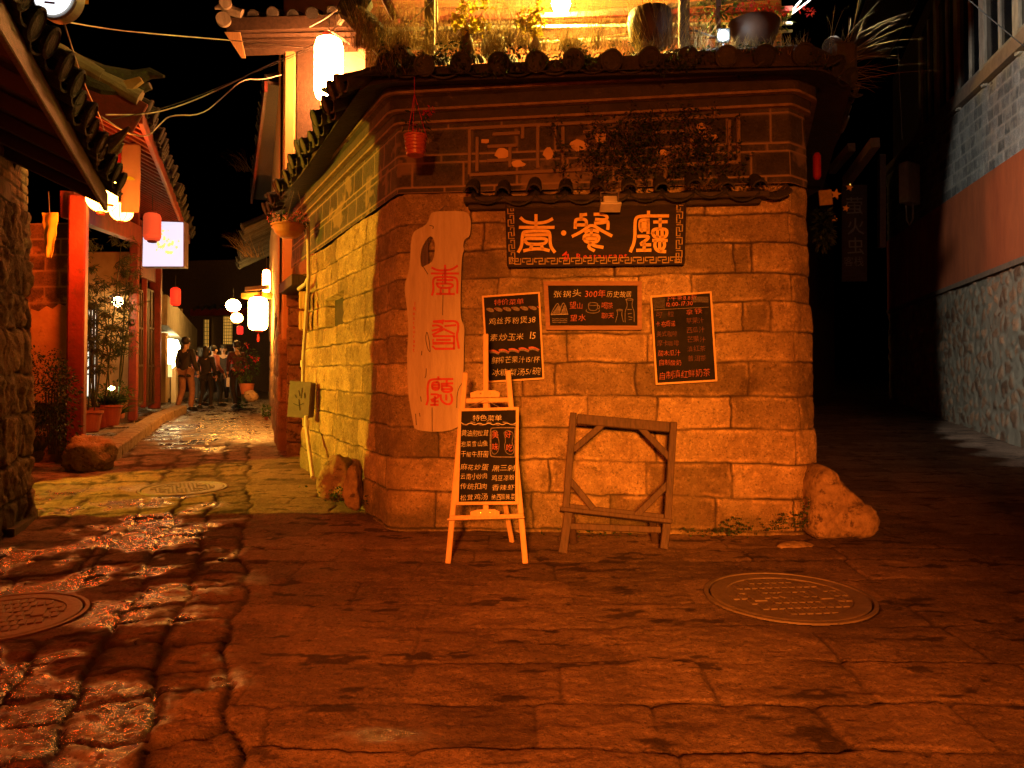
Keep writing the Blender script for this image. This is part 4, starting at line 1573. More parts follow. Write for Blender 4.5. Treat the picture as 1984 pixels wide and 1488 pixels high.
r2n = Vector((.88, -.47, 0))
tiles(er, Vector((eR.x + .05, eR.y + .05, zE)), Vector((R2.x + .36, R2.y + .02, zE - .01)), Vector((.55, -.83, 0)), .42, .9, .25, .078, seed=8)
tiles(er, Vector((R2.x + .38, R2.y + .08, zE)), Vector((B0.x + .3, B0.y, zE + .1)), Vector((.95, -.3, 0)), .42, .9, .262, .078, seed=9)
er.build('end_eave_tiles', M['tile'], REST)
# eave board under the tiles, roof deck under them
path_strip('eave_board', Path([AF, Cc, R1, R2, B0], [0, .06, .03, .03, 0]),
           lambda k: [(-.1, zst(ZCOR, k, 0) + .13), (.30, zst(ZCOR, k, 0) + .13), (.36, zE - .075 + (tAF if k < .5 else 0) * (1 - 2 * min(k, .5))), (-.1, zE + .05)], M['cornice'], REST)
rd = MB()
dpts = [eA + sn * -.05, ec, eR, Vector((R2.x + .3, R2.y + .05, 0)), Vector((B0.x + .3, B0.y, 0)), Vector((3.4, 12.4, 0)), Vector((-1.6, 12.4, 0))]
ctr = Vector((.9, 8.6, 0))
outer = [Vector((p.x, p.y, zE - .06 + (tAF if i == 0 else 0))) for i, p in enumerate(dpts)]
inn = [Vector((p.x + (ctr.x - p.x) * .30, p.y + (ctr.y - p.y) * .30, zE + .36)) for p in dpts]
m = len(dpts)
rd.add(outer + inn, [(i, (i + 1) % m, m + (i + 1) % m, m + i) for i in range(m)] + [tuple(range(m, 2 * m))])
rd.build('roof_deck', M['ridge'], REST)
# hip ridges
hr = MB()
pA = at(796, 126, 6.15); pB = at(742, 78, 6.7); pC_ = at(692, 22, 7.3)
for i in range(14):
    t0, t1 = i / 14, (i + 1.25) / 14
    a, b = pA.lerp(pC_, t0), pA.lerp(pC_, min(1.02, t1))
    hr.cur = random.random()
    hr.tube([a + UP * random.uniform(-.012, .012), b + UP * random.uniform(-.01, .01)], [.085, .075], 10)
    hr.bar(a - UP * .09, b - UP * .09, .20, .10, bev=.02)
hr.box(pC_ + Vector((-.02, 0, .05)), (.26, .2, .3), Matrix.Rotation(.5, 3, 'Y'), .05)
hr.build('hip_ridge', M['ridge'], REST)
hr = MB()
qA = at(1632, 128, 6.2); qC = at(1612, 88, 6.5)
for i in range(12):
    a, b = qA.lerp(qC, i / 12), qA.lerp(qC, (i + 1.2) / 12)
    hr.cur = random.random()
    hr.tube([a, b], [.09, .08], 10); hr.bar(a - UP * .1, b - UP * .1, .2, .12, bev=.02)
hr.box(at(1626, 130, 6.15), (.20, .25, .32), None, .03)
hr.build('hip_ridge', M['ridge'], REST)
# ridge end and tumbled tiles over the side eave corner
te = MB()
for i in range(26):
    t = random.random()
    p = Vector((eA.x, eA.y, zEA)).lerp(Vector((ec.x, ec.y, zE)), t) - sn * random.uniform(.05, .35) + UP * random.uniform(.05, .22)
    te.cur = random.random()
    te.box(p, (random.uniform(.1, .2), random.uniform(.12, .2), random.uniform(.02, .05)), Matrix.Rotation(random.uniform(-.5, .5), 3, 'X') @ Matrix.Rotation(random.uniform(0, 3), 3, 'Z'), .008)
o = te.build('loose_tile_shards', M['tile'], REST); o['kind'] = 'stuff'

# small tile ledge over the name board
ld = MB()
a = front_pt(885, 383, .20); b = front_pt(1500, 372, .20)
tiles(ld, a, b, fn, .50, .26, .23, .062, disc=False, jit=.012, seed=12)
ld.build('ledge_tiles', M['tile'], REST)
ld = MB()
ld.bar(front_pt(898, 392, .08), front_pt(1490, 380, .08), .16, .045, bev=.008)
ld.bar(front_pt(905, 402, .045), front_pt(1478, 390, .045), .09, .04, bev=.008)
ld.build('ledge_course', M['cornice'], REST)

# ------------------------------------------------------------------ plants
def leafy(mb, c, rad, n, size=.03, seed=0, droop=.3, squash=(1, 1, 1), hollow=.0):
    rg = random.Random(seed); c = Vector(c)
    for _ in range(n):
        while True:
            d = Vector((rg.uniform(-1, 1), rg.uniform(-1, 1), rg.uniform(-1, 1)))
            if hollow < d.length < 1:
                break
        p = c + Vector((d.x * rad * squash[0], d.y * rad * squash[1], d.z * rad * squash[2]))
        leaf(mb, p, d + Vector((rg.uniform(-.6, .6), rg.uniform(-.6, .6), rg.uniform(-.6, .4) - droop)), size * rg.uniform(.6, 1.3), rg)


def leaf(mb, p, d, L, rg, asp=.42):
    d = Vector(d)
    if d.length < 1e-3:
        d = Vector((0, 0, 1))
    d.normalize()
    s = d.cross(Vector((rg.uniform(-1, 1), rg.uniform(-1, 1), rg.uniform(-1, 1))))
    if s.length < 1e-3:
        s = d.orthogonal()
    s.normalize(); n = s.cross(d)
    w = L * asp
    mb.cur = rg.random()
    mb.add([p, p + d * L * .45 + s * w * .5 + n * L * .06, p + d * L, p + d * L * .45 - s * w * .5 + n * L * .06], [(0, 1, 2, 3)])


def blade(mb, p, d, L, w, rg, bend=.5, segs=4):
    p = Vector(p); d = Vector(d).normalized()
    s = d.cross(Vector((rg.uniform(-1, 1), rg.uniform(-1, 1), .2))); s.normalize()
    b = Vector((rg.uniform(-1, 1), rg.uniform(-1, 1), -1.0)) * bend
    V = []
    for i in range(segs + 1):
        t = i / segs
        q = p + d * L * t + b * (L * t * t * .5)
        ww = w * (1 - t) + .0006
        V += [q - s * ww / 2, q + s * ww / 2]
    mb.cur = rg.random()
    mb.add(V, [(2 * i, 2 * i + 1, 2 * i + 3, 2 * i + 2) for i in range(segs)])


def clump(mb, base, n, h, spread, seed=0, w=.005, bend=.5, lean=(0, 0, 0), seeds=True):
    rg = random.Random(seed); base = Vector(base)
    for _ in range(n):
        p = base + Vector((rg.gauss(0, spread), rg.gauss(0, spread * .6), 0))
        d = Vector((rg.gauss(0, .28), rg.gauss(0, .2), 1)) + Vector(lean)
        blade(mb, p, d, h * rg.uniform(.5, 1.15), w, rg, bend * rg.uniform(.3, 1.4), 5)


gr = MB()
rg0 = random.Random(3)
for k in range(30):
    u = 730 + k * 29 + rg0.uniform(-10, 10)
    dense = 1.0 if u < 1260 else .45
    base = at(u, 98 + rg0.uniform(-6, 10), 5.95 + rg0.uniform(0, .35))
    clump(gr, base, int(70 * dense), rg0.uniform(.16, .34) * (1 if u < 1300 else .6), .06, 100 + k, .0034, .5)
for u, h in ((762, .45), (800, .5), (860, .4), (962, .55), (985, .6), (1015, .6), (1100, .5), (1150, .5), (1250, .55), (1275, .6), (1290, .5), (1345, .35), (700, .45), (722, .5)):
    clump(gr, at(u, 92, 6.3), 90, h * 1.25, .05, u, .0040, .45)
for u, v, y in ((735, 130, 6.2), (700, 200, 6.8), (660, 240, 7.6), (620, 300, 8.6), (590, 330, 9.4), (760, 140, 5.8), (755, 125, 5.75)):
    clump(gr, at(u, v, y), 30, .32, .07, u, .004, .7)
for k in range(46):
    u = rg0.uniform(720, 1610); clump(gr, at(u, 96 + rg0.uniform(-4, 26), 5.74 + rg0.uniform(0, .2)), 16, rg0.uniform(.07, .16), .05, 900 + k, .004, 1.1, (0, -.3, 0))
o = gr.build('roof_grass', M['drygrass'], None); o['kind'] = 'stuff'
tag(o, 'dry yellow grass growing between the roof tiles', 'grass')
gr = MB()
for k in range(60):
    b = at(1622 + random.uniform(-20, 22), 110 + random.uniform(-10, 60), 6.2)
    blade(gr, b, Vector((random.uniform(-.1, 1.1), random.uniform(-.3, .2), random.uniform(.15, 1.1))), random.uniform(.25, .75), .004, random, .5, 7)
for k in range(24):
    b = at(1640 + random.uniform(-6, 8), 150 + random.uniform(-30, 30), 6.2)
    blade(gr, b, Vector((1, random.uniform(-.3, .2), random.uniform(-.2, .5))), random.uniform(.12, .4), .004, random, .5, 6)
tag(gr.build('grass_tuft', M['drygrass'], None), 'wind blown dry grass tuft at the dark right end of the eave', 'grass')

# trailing plants hanging over the panel and the ledge
vn = MB(); vs = MB()
rgv = random.Random(5)
for k in range(75):
    u = rgv.gauss(1245, 95); v0 = rgv.uniform(195, 300)
    u = min(max(u, 1085), 1440)
    p = front_pt(u, v0, .06 + rgv.uniform(0, .1)); pts = [p]
    for q in range(rgv.randint(3, 8)):
        p = p + Vector((rgv.uniform(-.06, .06), rgv.uniform(-.02, .02), -rgv.uniform(.03, .07)))
        if p.z < front_pt(u, 375, .1).z:
            break
        pts.append(p)
        for _ in range(7):
            leaf(vn, p + Vector((rgv.gauss(0, .03), rgv.gauss(0, .03), rgv.gauss(0, .025))), Vector((rgv.uniform(-1, 1), rgv.uniform(-1, .4), rgv.uniform(-1, .5))), rgv.uniform(.02, .045), rgv)
    if len(pts) > 1:
        vs.tube(pts, .0022, 4)
IVY = thing('wall_creeper', 'dark leafy creeper covering the brick panel above the name board', 'creeper', front_pt(1245, 375, .1))
vn.build('foliage', M['leafdark'], IVY); vs.build('stems', M['oldbrown'], IVY)
dg_ = MB()
for u in (1150, 1165, 1180, 1200, 1330, 1350, 1375, 1390, 1440, 1480, 1500):
    clump(dg_, front_pt(u, 372, .16), 22, .12, .04, u, .004, 1.4, (0, -.5, -.6))
o = dg_.build('dead_grass', M['drygrass'], None); o['kind'] = 'stuff'; tag(o, 'dead brown grass hanging from the small tile ledge', 'grass')
rv = MB()
for k in range(40):
    u = rgv.uniform(1020, 1620) if k % 3 else rgv.uniform(740, 1020)
    leafy(rv, at(u, 108 + rgv.uniform(-14, 26), 5.72 + rgv.uniform(-.05, .2)), rgv.uniform(.05, .12), 46, .035, k + 300, .6, (1.3, .8, .7))
o = rv.build('roof_weeds', M['leafdark'], None); o['kind'] = 'stuff'; tag(o, 'dark leafy weeds growing over the front tile edge', 'weeds')
# weeds along the foot of the wall
wd = MB()
rw = random.Random(8)
for (u, v, w, h, n) in ((1425, 1022, .07, .07, 130), (1500, 1018, .05, .04, 60), (1540, 1010, .07, .06, 120), (1562, 992, .03, .12, 80), (1395, 1028, .05, .02, 40), (1340, 1030, .1, .02, 40), (1170, 1030, .18, .03, 70), (700, 968, .06, .05, 40)):
    yb = 5.86 if u > 760 else 6.75
    for _ in range(n):
        p = at(u, v, yb) + Vector((rw.gauss(0, w), rw.uniform(-.05, .02), rw.uniform(-h, h)))
        leaf(wd, p, Vector((rw.uniform(-1, 1), rw.uniform(-1, .2), rw.uniform(-.3, 1))), rw.uniform(.012, .03), rw, .7)
for _ in range(160):
    q = rw.choice(((665, 955, 7.05), (632, 946, 7.35), (655, 965, 6.95)))
    p = at(*q) + Vector((rw.gauss(0, .08), rw.uniform(-.08, .0), rw.uniform(-.03, .05)))
    leaf(wd, p, Vector((rw.uniform(-1, 1), rw.uniform(-1, .2), rw.uniform(-.3, 1))), rw.uniform(.015, .04), rw, .7)
o = wd.build('weeds', M['leaf'], None); o['kind'] = 'stuff'; tag(o, 'small green weeds along the foot of the stone walls', 'weeds')

# ------------------------------------------------------------------ rocks at the wall foot
def rock(name, label, parts, group=None, mat='rock'):
    mb = MB()
    for (c, s, sd) in parts:
        mb.cur = .5
        mb.blob(c, s, sd, .30, 18, 1.7)
    o = mb.build(name, M[mat], None, True)
    return rebase(tag(o, label, 'boulder', group))


gB = lambda x, y, dz=0: (x, y, SLOPE * y + dz)
def rock_loft(name, label, outline, y0, y1, seed, mat='rock', cat='boulder'):
    """rough rock with a given front outline (pixels at y0), lofted back to y1 with irregular faces"""
    from mathutils import noise
    P0 = [at(u, v, y0) for u, v in outline]
    for _ in range(3):
        Q = []
        for i in range(len(P0)):
            a_, b_ = P0[i], P0[(i + 1) % len(P0)]
            Q += [a_.lerp(b_, .25), a_.lerp(b_, .75)] if _ < 1 else [a_, a_.lerp(b_, .5)]
        P0 = Q
    c = sum(P0, Vector()) / len(P0)
    mb = MB(); V = []; n = len(P0)
    secs = [(0, .02), (0, .35), (.0, .7), (.03, .90), (.12, 1.0), (.35, 1.03), (.6, 1.0), (.85, .85), (1, .5)]
    for t, s in secs:
        for p in P0:
            q = c + (p - c) * s + Vector((0, (y1 - y0) * t, 0))
            k = noise.noise(q * 6 + Vector((seed, 0, 0))) * .035 + abs(noise.noise(q * 13 + Vector((0, seed, 0)))) * -.03 + noise.noise(q * 30) * .010
            d = (p - c).normalized() * (s if s > .5 else 0) + Vector((0, -1 if t < .2 else .3, 0))
            V.append(q + d.normalized() * k)
    fs = []
    for i in range(len(secs) - 1):
        for j in range(n):
            fs.append((i * n + j, i * n + (j + 1) % n, (i + 1) * n + (j + 1) % n, (i + 1) * n + j))
    fs.append(tuple(range(n))[::-1]); fs.append(tuple((len(secs) - 1) * n + j for j in range(n)))
    mb.add(V, fs)
    return rebase(tag(mb.build(name, M[mat], None, True), label, cat))


rock_loft('boulder', 'pale sloping boulder lodged against the right foot of the restaurant wall', [(1572, 1040), (1582, 985), (1590, 915), (1618, 902), (1640, 935), (1672, 972), (1708, 985), (1716, 1020), (1700, 1048), (1630, 1052)], 5.72, 6.35, 3)
rock('boulder', 'flat low stone in the paving at the foot of the corner boulder', [(gB(2.06, 5.66, .0), (.13, .07, .035), 12)])
rock_loft('boulder', 'rough bulging boulder at the yellow lit foot of the side wall', [(606, 962), (612, 915), (630, 890), (655, 885), (672, 905), (676, 945), (662, 972), (630, 975)], 7.05, 7.6, 21)
rock_loft('boulder', 'narrow knobbly stone at the corner edge of the yellow light', [(664, 972), (662, 930), (674, 900), (690, 905), (697, 960), (694, 992), (676, 988)], 6.68, 7.0, 31)
rock('boulder', 'round single boulder standing before the red pillar', [(gB(-5.12, 9.42, .17), (.27, .24, .24), 41)])

# ------------------------------------------------------------------ pots and hanging baskets
def lantern_dummy():
    pass


hp = at(805, 282, 5.62)
HPOT = thing('hanging_flower_pot', 'red brown plastic pot with red geranium hanging at the left corner of the eave', 'flower pot', hp - UP * .08)
mb = MB(); mb.lathe([(.060, -.075), (.064, -.07), (.074, .0), (.080, .055), (.088, .057), (.088, .072), (.080, .072), (.076, .05), (.001, .045)], hp, 26)
for q in (-.04, -.015, .01, .035):
    mb.lathe([(.07 + .09 * (q + .075) / 1.3, q - .004), (.0745 + .09 * (q + .075) / 1.3, q), (.07 + .09 * (q + .075) / 1.3, q + .004)], hp, 26)
mb.build('pot', M['plasticpot'], HPOT)
top = at(803, 150, 5.58)
for k in range(3):
    a = k * 2.1 + .4
    mb = MB(); mb.tube([hp + Vector((.085 * math.cos(a), .085 * math.sin(a), .07)), top - UP * .12, top], .0022, 5); mb.build('string', M['redpaint'], HPOT)
mb = MB(); leafy(mb, hp + UP * .16, .10, 40, .045, 4, squash=(1, .8, 1.1)); mb.build('foliage', M['leafdark'], HPOT)
mb = MB(); leafy(mb, at(828, 218, 5.6), .028, 40, .022, 6); leafy(mb, at(836, 212, 5.6), .022, 24, .02, 7); leafy(mb, at(808, 248, 5.6), .02, 16, .018, 8); mb.build('flowers', M['redflower'], HPOT)
mb = MB(); mb.tube([hp + UP * .06, hp + Vector((.04, 0, .18)), at(829, 220, 5.6)], .003, 5); mb.build('stem', M['leaf'], HPOT)

bb = at(559, 447, 9.1)
BASK = thing('hanging_flower_bowl', 'wide terracotta bowl of pink flowers hanging on chains at the alley end of the eave', 'flower bowl', bb - UP * .08)
mb = MB(); mb.lathe([(.06, -.085), (.10, -.075), (.155, -.03), (.19, .04), (.205, .045), (.205, .065), (.19, .065), (.17, .03), (.001, .03)], bb, 28); mb.build('bowl', M['terracotta'], BASK)
hk = at(574, 352, 9.3)
for k in range(3):
    a = k * 2.1
    mb = MB()
    p = bb + Vector((.2 * math.cos(a), .2 * math.sin(a), .06))
    n = 26
    for i in range(n):
        c = p.lerp(hk, (i + .5) / n); d = (hk - p).normalized()
        mb.tube([c - d * .014, c + d * .014], .0045 if i % 2 else .003, 5)
    mb.build('chain', M['iron'], BASK)
mb = MB(); leafy(mb, bb + UP * .10, .2, 220, .045, 14, squash=(1.2, .9, .55)); mb.build('foliage', M['leaf'], BASK)
mb = MB()
for k in range(26):
    leafy(mb, bb + Vector((random.uniform(-.24, .24), random.uniform(-.18, .1), random.uniform(.08, .24))), .018, 9, .022, k)
mb.build('flowers', M['pinkflower'], BASK)

# electrical box and its pipes on the side wall
def sw(u, v, out):
    _, p = s_left(u)
    z = at(u, v, p.y).z
    return Vector((p.x, p.y, z)) + sn * out


eb = sw(601, 775, .16)
EBX = thing('electrical_box', 'dented grey metal electrical box with scribbles on the side wall near the doorway', 'electrical box', eb - UP * .2)
tdir = Vector((A0.x - Cc.x, A0.y - Cc.y, 0)).normalized()
rot = Matrix((tdir, sn, UP)).transposed()
mb = MB(); c_ = at(586, 774, 8.85)
rb = Matrix.Rotation(-.18, 3, 'Z') @ Matrix.Rotation(.07, 3, 'Y')
mb.box(c_, (.25, .14, .40), rb, .012); mb.build('housing', M['iron'], EBX)
mb = MB(); mb.box(c_ + rb @ Vector((0, -.078, 0)), (.262, .02, .412), rb, .008); o = mb.build('door', M['iron'], EBX)
PEB = Plane(c_ + rb @ Vector((-.131, -.089, -.2)), rb @ Vector((1, 0, 0)), rb @ Vector((0, 0, 1)))
mb = MB()
for gs in [[(.12, .30), (.14, .24)], [(.16, .33), (.155, .22)], [(.08, .25), (.10, .22)], [(.07, .15), (.13, .13), (.19, .16)], [(.13, .2), (.15, .08)], [(.19, .28), (.2, .22)]]:
    stroke(mb, PEB, gs, .008, .002, px=lambda p: p, smooth=False)
mb.build('scribble_lettering', M['darkcable'], o)
mb = MB()
mb.tube([at(579, 560, 9.6), at(592, 550, 9.25), at(598, 538, 9.2)], .024, 9)
mb.tube([at(597, 430, 9.3), at(598, 538, 9.2), at(594, 600, 9.05), at(588, 690, 8.95), at(587, 742, 8.9)], .022, 9)
mb.lathe([(.03, -.04), (.03, .04)], at(587, 705, 8.92), 10)
mb.build('conduit', M['pipe'], EBX)
mb = MB()
mb.tube([at(593, 806, 8.75), at(594, 830, 8.7), at(599, 870, 8.3), at(606, 925, 7.9)], .022, 9)
mb.lathe([(.032, -.05), (.032, .05)], at(594, 822, 8.72), 10)
mb.build('conduit', M['pipe'], EBX)

# ------------------------------------------------------------------ roof terrace
M['boardwall'] = pmat('orange_board_wall', (.24, .072, .026), (.085, .027, .011), .7, 1.8, .6, 5, 8, stretch=(1, 1, 14), tint=.5)
tw = MB()
y0 = 8.1
for i in range(26):
    z0 = 4.5 + i * .165
    tw.cur = random.random()
    tw.box((.65, y0 + random.uniform(-.008, .008), z0), (4.4, .05, .158), None, .008)
tw.build('terrace_boarding', M['boardwall'], REST)
for (u, w) in ((833, .085), (1325, .085)):
    mb = MB(); mb.bar(at(u, 112, 6.6), at(u, -260, 6.6), w, w); mb.build('terrace_post', M['greywood'] if u < 900 else M['oldbrown'], REST)
mb = MB(); mb.bar(at(846, 112, 6.56), at(846, -260, 6.56), .026, .02); mb.build('post_strip', M['pine'], REST)
for (ua, va, ub, vb, y, w, mt) in ((735, 40, 1535, 18, 7.4, .05, 'redwood'), (738, 57, 1535, 45, 7.4, .03, 'greywood'), (750, 96, 1535, 60, 7.5, .025, 'greywood'), (900, 50, 1535, -10, 7.7, .04, 'oldbrown')):
    mb = MB(); mb.bar(at(ua, va, y), at(ub, vb, y), w, w); mb.build('terrace_rail', M[mt], REST)
mb = MB(); mb.bar(at(770, 42, 7.2), at(733, -30, 7.2), .10, .08); mb.build('terrace_brace', M['redwood'], REST)

BULB = thing('terrace_bulb', 'bare glowing yellow bulb hanging over the roof terrace', 'lamp', at(1087, 30, 7.2))
mb = MB(); mb.lathe([(.02, .10), (.05, .085), (.082, .04), (.088, 0), (.07, -.05), (.001, -.085)], at(1087, 8, 7.2), 22); mb.build('bulb', emat('bulb_glow', (1.0, .60, .10), 4200), BULB, True)
mb = MB(); mb.tube([at(1087, -8, 7.2), at(1087, -160, 7.2)], .006, 6); mb.lathe([(.03, .08), (.034, .16), (.01, .17)], at(1087, 8, 7.2), 14); mb.build('socket', M['darkcable'], BULB)
LED = thing('terrace_floodlight', 'small white floodlight shining beside the red roses on the roof edge', 'floodlight', at(1402, 84, 6.3))
mb = MB(); mb.lathe([(.001, .03), (.036, .02), (.042, -.0), (.030, -.02), (.001, -.024)], at(1401, 69, 6.2), 16, (0, -1, .2)); mb.build('lens', emat('cool_lamp_glow', (.82, .95, 1.0), 220), LED, True)
mb = MB(); mb.box(at(1401, 69, 6.26), (.11, .05, .11), None, .01); mb.bar(at(1401, 74, 6.28), at(1401, 100, 6.28), .02, .02); mb.build('housing', M['darkcable'], LED)


def vase(u, v, y, prof, label, mat, fl=None, flc=None, cat='flower vase', extra=None):
    c = at(u, v, y)
    t = thing('flower_vase', label, cat, c)
    mb = MB(); mb.lathe(prof, c, 24); mb.build('vase', M[mat], t, True)
    if fl:
        mb = MB(); sm = MB(); rg = random.Random(u)
        for (fu, fv, r, n) in fl:
            q = at(fu, fv, y)
            sm.tube([c + UP * prof[-1][1] * .95, (c + q) / 2 + Vector((rg.uniform(-.03, .03), 0, .05)), q], .003, 5)
            for _ in range(n):
                d = Vector((rg.gauss(0, 1), rg.gauss(0, 1), rg.gauss(0, 1))) * r * .55
                for k in range(5):
                    leaf(mb, q + d, Vector((rg.uniform(-1, 1), rg.uniform(-1, 1), rg.uniform(-1, 1))), rg.uniform(.018, .032), rg, .8)
        sm.build('stems', M['oldbrown'], t); mb.build('blossoms', M[flc], t)
    return t


M['glaze'] = pmat('brown_glazed_jar', (.07, .038, .022), (.045, .026, .016), .6, 8, .05, 30)
M['whitepot'] = pmat('white_glazed_pot', (.55, .50, .42), (.42, .38, .32), .5, 8, .05, 30)
BOT = [(.06, 0), (.066, .02), (.06, .08), (.036, .15), (.015, .20), (.013, .235), (.02, .245), (.001, .243)]
vase(905, 106, 6.25, BOT, 'brown bottle gourd vase with bright yellow blossoms left of the bulb', 'glaze', [(900, 20, .075, 44), (915, 48, .08, 50), (890, 40, .07, 36), (932, 48, .06, 26), (905, 60, .05, 20), (940, 6, .04, 12), (880, 50, .03, 6), (918, 8, .05, 18)], 'yellowflower')
vase(1038, 100, 6.25, [(p[0] * .8, p[1] * .6) for p in BOT], 'small vase with yellow blossoms close beside the glowing bulb', 'whitepot', [(1025, 30, .07, 40), (1040, 48, .07, 40), (1020, 52, .06, 24), (1036, 68, .05, 22), (1012, 40, .04, 10), (1045, 20, .06, 20)], 'yellowflower')
vase(957, 106, 6.6, [(.10, 0), (.11, .03), (.11, .10), (.09, .14), (.001, .145)], 'squat pale jar standing empty between the two yellow vases', 'whitepot')
vase(1106, 99, 6.5, [(.05, 0), (.095, .03), (.105, .055), (.09, .06), (.001, .03)], 'shallow white bowl under the glowing bulb', 'whitepot', None, None, 'bowl')
WB = at(1260, 92, 6.4)
WBT = thing('wicker_planter', 'round wicker planter with withered stalks on the roof edge', 'planter', WB)
mb = MB(); mb.lathe([(.13, 0), (.17, .08), (.19, .2), (.175, .29), (.16, .285), (.16, .2), (.001, .2)], WB, 26, wob=.03); mb.build('basket', M['glaze'], WBT, True)
mb = MB(); clump(mb, WB + UP * .2, 70, .28, .07, 7, .006, .5); mb.build('stalks', M['drygrass'], WBT)
mb = MB(); leafy(mb, at(1270, 14, 6.4), .10, 26, .05, 12); mb.build('foliage', M['leaf'], WBT)
RB = at(1460, 90, 6.5)
RBT = thing('rose_bush', 'rose bush with green leaves and red roses in a wide dark pot behind the floodlight', 'rose bush', RB)
mb = MB(); mb.lathe([(.16, 0), (.2, .1), (.22, .19), (.2, .2), (.001, .16)], RB, 24); mb.build('pot', M['glaze'], RBT, True)
mb = MB(); leafy(mb, at(1390, 25, 6.5), .2, 260, .045, 21, squash=(.9, .6, .9)); leafy(mb, at(1480, 40, 6.5), .2, 130, .045, 22, squash=(1.2, .6, .5)); mb.build('foliage', M['leaf'], RBT)
mb = MB()
for (u, v) in ((1455, 4), (1470, 15), (1485, 10), (1500, 14), (1520, 20), (1435, 14), (1550, 16), (1570, 24)):
    leafy(mb, at(u, v, 6.35), .028, 26, .028, u)
mb.build('rose_petal', M['redflower'], RBT)
mb = MB(); mb.bar(at(1518, 45, 6.6), at(1560, -10, 6.6), .018, .018); mb.bar(at(1530, 30, 6.7), at(1590, -15, 6.7), .014, .014)
tag(rebase(mb.build('leaning_sticks', M['pipe'], None)), 'two thin pale sticks leaning behind the red roses', 'sticks')

# ------------------------------------------------------------------ rubble walls by nearest-stone cells
def worley(x, y, seed=0, jit=.85):
    ix = np.floor(x); iy = np.floor(y)
    f1 = np.full(x.shape, 9.0); f2 = np.full(x.shape, 9.0); cid = np.zeros(x.shape)
    for dx in (-1, 0, 1):
        for dy in (-1, 0, 1):
            cx, cy = ix + dx, iy + dy
            px_ = cx + .5 + (_hash(cx, cy, seed) - .5) * jit; py_ = cy + .5 + (_hash(cx, cy, seed + 7) - .5) * jit
            d = np.hypot(px_ - x, py_ - y)
            m = d < f1
            f2 = np.where(m, f1, np.minimum(f2, d)); f1 = np.where(m, d, f1)
            cid = np.where(m, cx * 57 + cy, cid)
    return f1, f2, cid


# ---- rubble wall in the left foreground, with the dark eave above it
M['rubble'] = stone_mat('rough_rubble_stone', (.27, .165, .10), (.16, .10, .06), (.035, .024, .016), (.05, .045, .025), .9, bump=.8, bscale=22, dark=(.12, .08, .05))
PLW = Path([Vector((-2.75, 2.6)), Vector((-4.12, 6.72)), Vector((-4.6, 6.66)), Vector((-6.4, 6.2))], [0, .10, .1, 0])
zlw = np.array([3.02, 2.62, 2.30, 2.02, 1.66, 1.30, .95, .66, .32, -.05, -.4])
ZLW = np.stack([zlw - .18, zlw, zlw + .02, zlw + .05])
gl = np.random.default_rng(31)
JL = [list(np.cumsum(gl.uniform(.2, .55, 40)) - .2) for _ in range(10)]
RWALL = thing('rubble_wall', 'dark rough rubble wall at the left edge under the black eave', 'wall', Vector((-4.1, 6.6, SLOPE * 6.6)))
stone_wall('stonework', PLW, ZLW, JL, M['rubble'], 0, PLW.s[-1], .018, 17, depth=.05, r=.018, jwid=.020, bulge=.008, rough=.034, parent=RWALL, seed=40, wob=1.5, batter=.02)
zlb = np.linspace(3.5, 2.62, 12)
ZLB = np.stack([zlb - .18, zlb, zlb + .02, zlb + .05])
JLB = [list(np.arange(-1 + .12 * (k % 2), 12, .26)) for k in range(11)]
stone_wall('brickwork', PLW, ZLB, JLB, M['rubble'], 0, PLW.s[-1], .02, 8, depth=.012, r=.01, jwid=.014, bulge=.004, rough=.008, parent=RWALL, seed=44, wob=.4, offs=-.02, batter=.02, mossbase=False)
mb = MB()
q = [grd(*c) for c in ((60, 996), (70, 1003), (52, 1022), (28, 1042), (12, 1043), (20, 1026))]
mb.prism([(c.x, c.y) for c in q], (0, 0, q[2].z - .03), (1, 0, 0), (0, 1, 0), .075)
tag(rebase(mb.build('kerb_stone', M['rubble'], None)), 'flat stone lying at the foot of the left rubble wall', 'stone')

HL = thing('left_house', 'nearest house on the left whose black eave cuts across the top corner', 'house', Vector((-4.6, 5.0, SLOPE * 5)))
E1 = at(205, 392, 6.5); E0 = at(0, 37, 3.42)
Ed = (E1 - E0).normalized(); EN = Vector((-Ed.y, Ed.x, 0)).normalized()
if EN.x < 0:
    EN = -EN
E00 = E0 - Ed * 3.2
mb = MB()
mb.bar(E00, E1, .035, .15, bev=.006); mb.build('fascia_board', pmat('red_brown_fascia', (.13, .05, .03), (.06, .026, .016), .6, 5, .3, 20, stretch=(3, 3, 9)), HL)
mb = MB()
tiles(mb, E00 + EN * .10 + UP * .14, E1 + EN * .10 + UP * .14, EN, .44, 1.4, .25, .085, seed=31, jit=.02)
mb.build('eave_tiles', M['tile'], HL)
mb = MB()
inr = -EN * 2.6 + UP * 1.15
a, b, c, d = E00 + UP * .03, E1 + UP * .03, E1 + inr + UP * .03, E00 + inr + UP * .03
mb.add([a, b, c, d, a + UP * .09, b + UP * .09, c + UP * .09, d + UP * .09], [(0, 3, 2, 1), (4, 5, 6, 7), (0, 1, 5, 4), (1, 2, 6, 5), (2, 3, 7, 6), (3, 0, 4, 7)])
mb.build('roof', M['shade_black'], HL)
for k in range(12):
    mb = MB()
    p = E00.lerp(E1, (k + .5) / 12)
    mb.bar(p - UP * .03, p + inr - UP * .03, .07, .09); mb.build('rafter', M['shade_black'], HL)
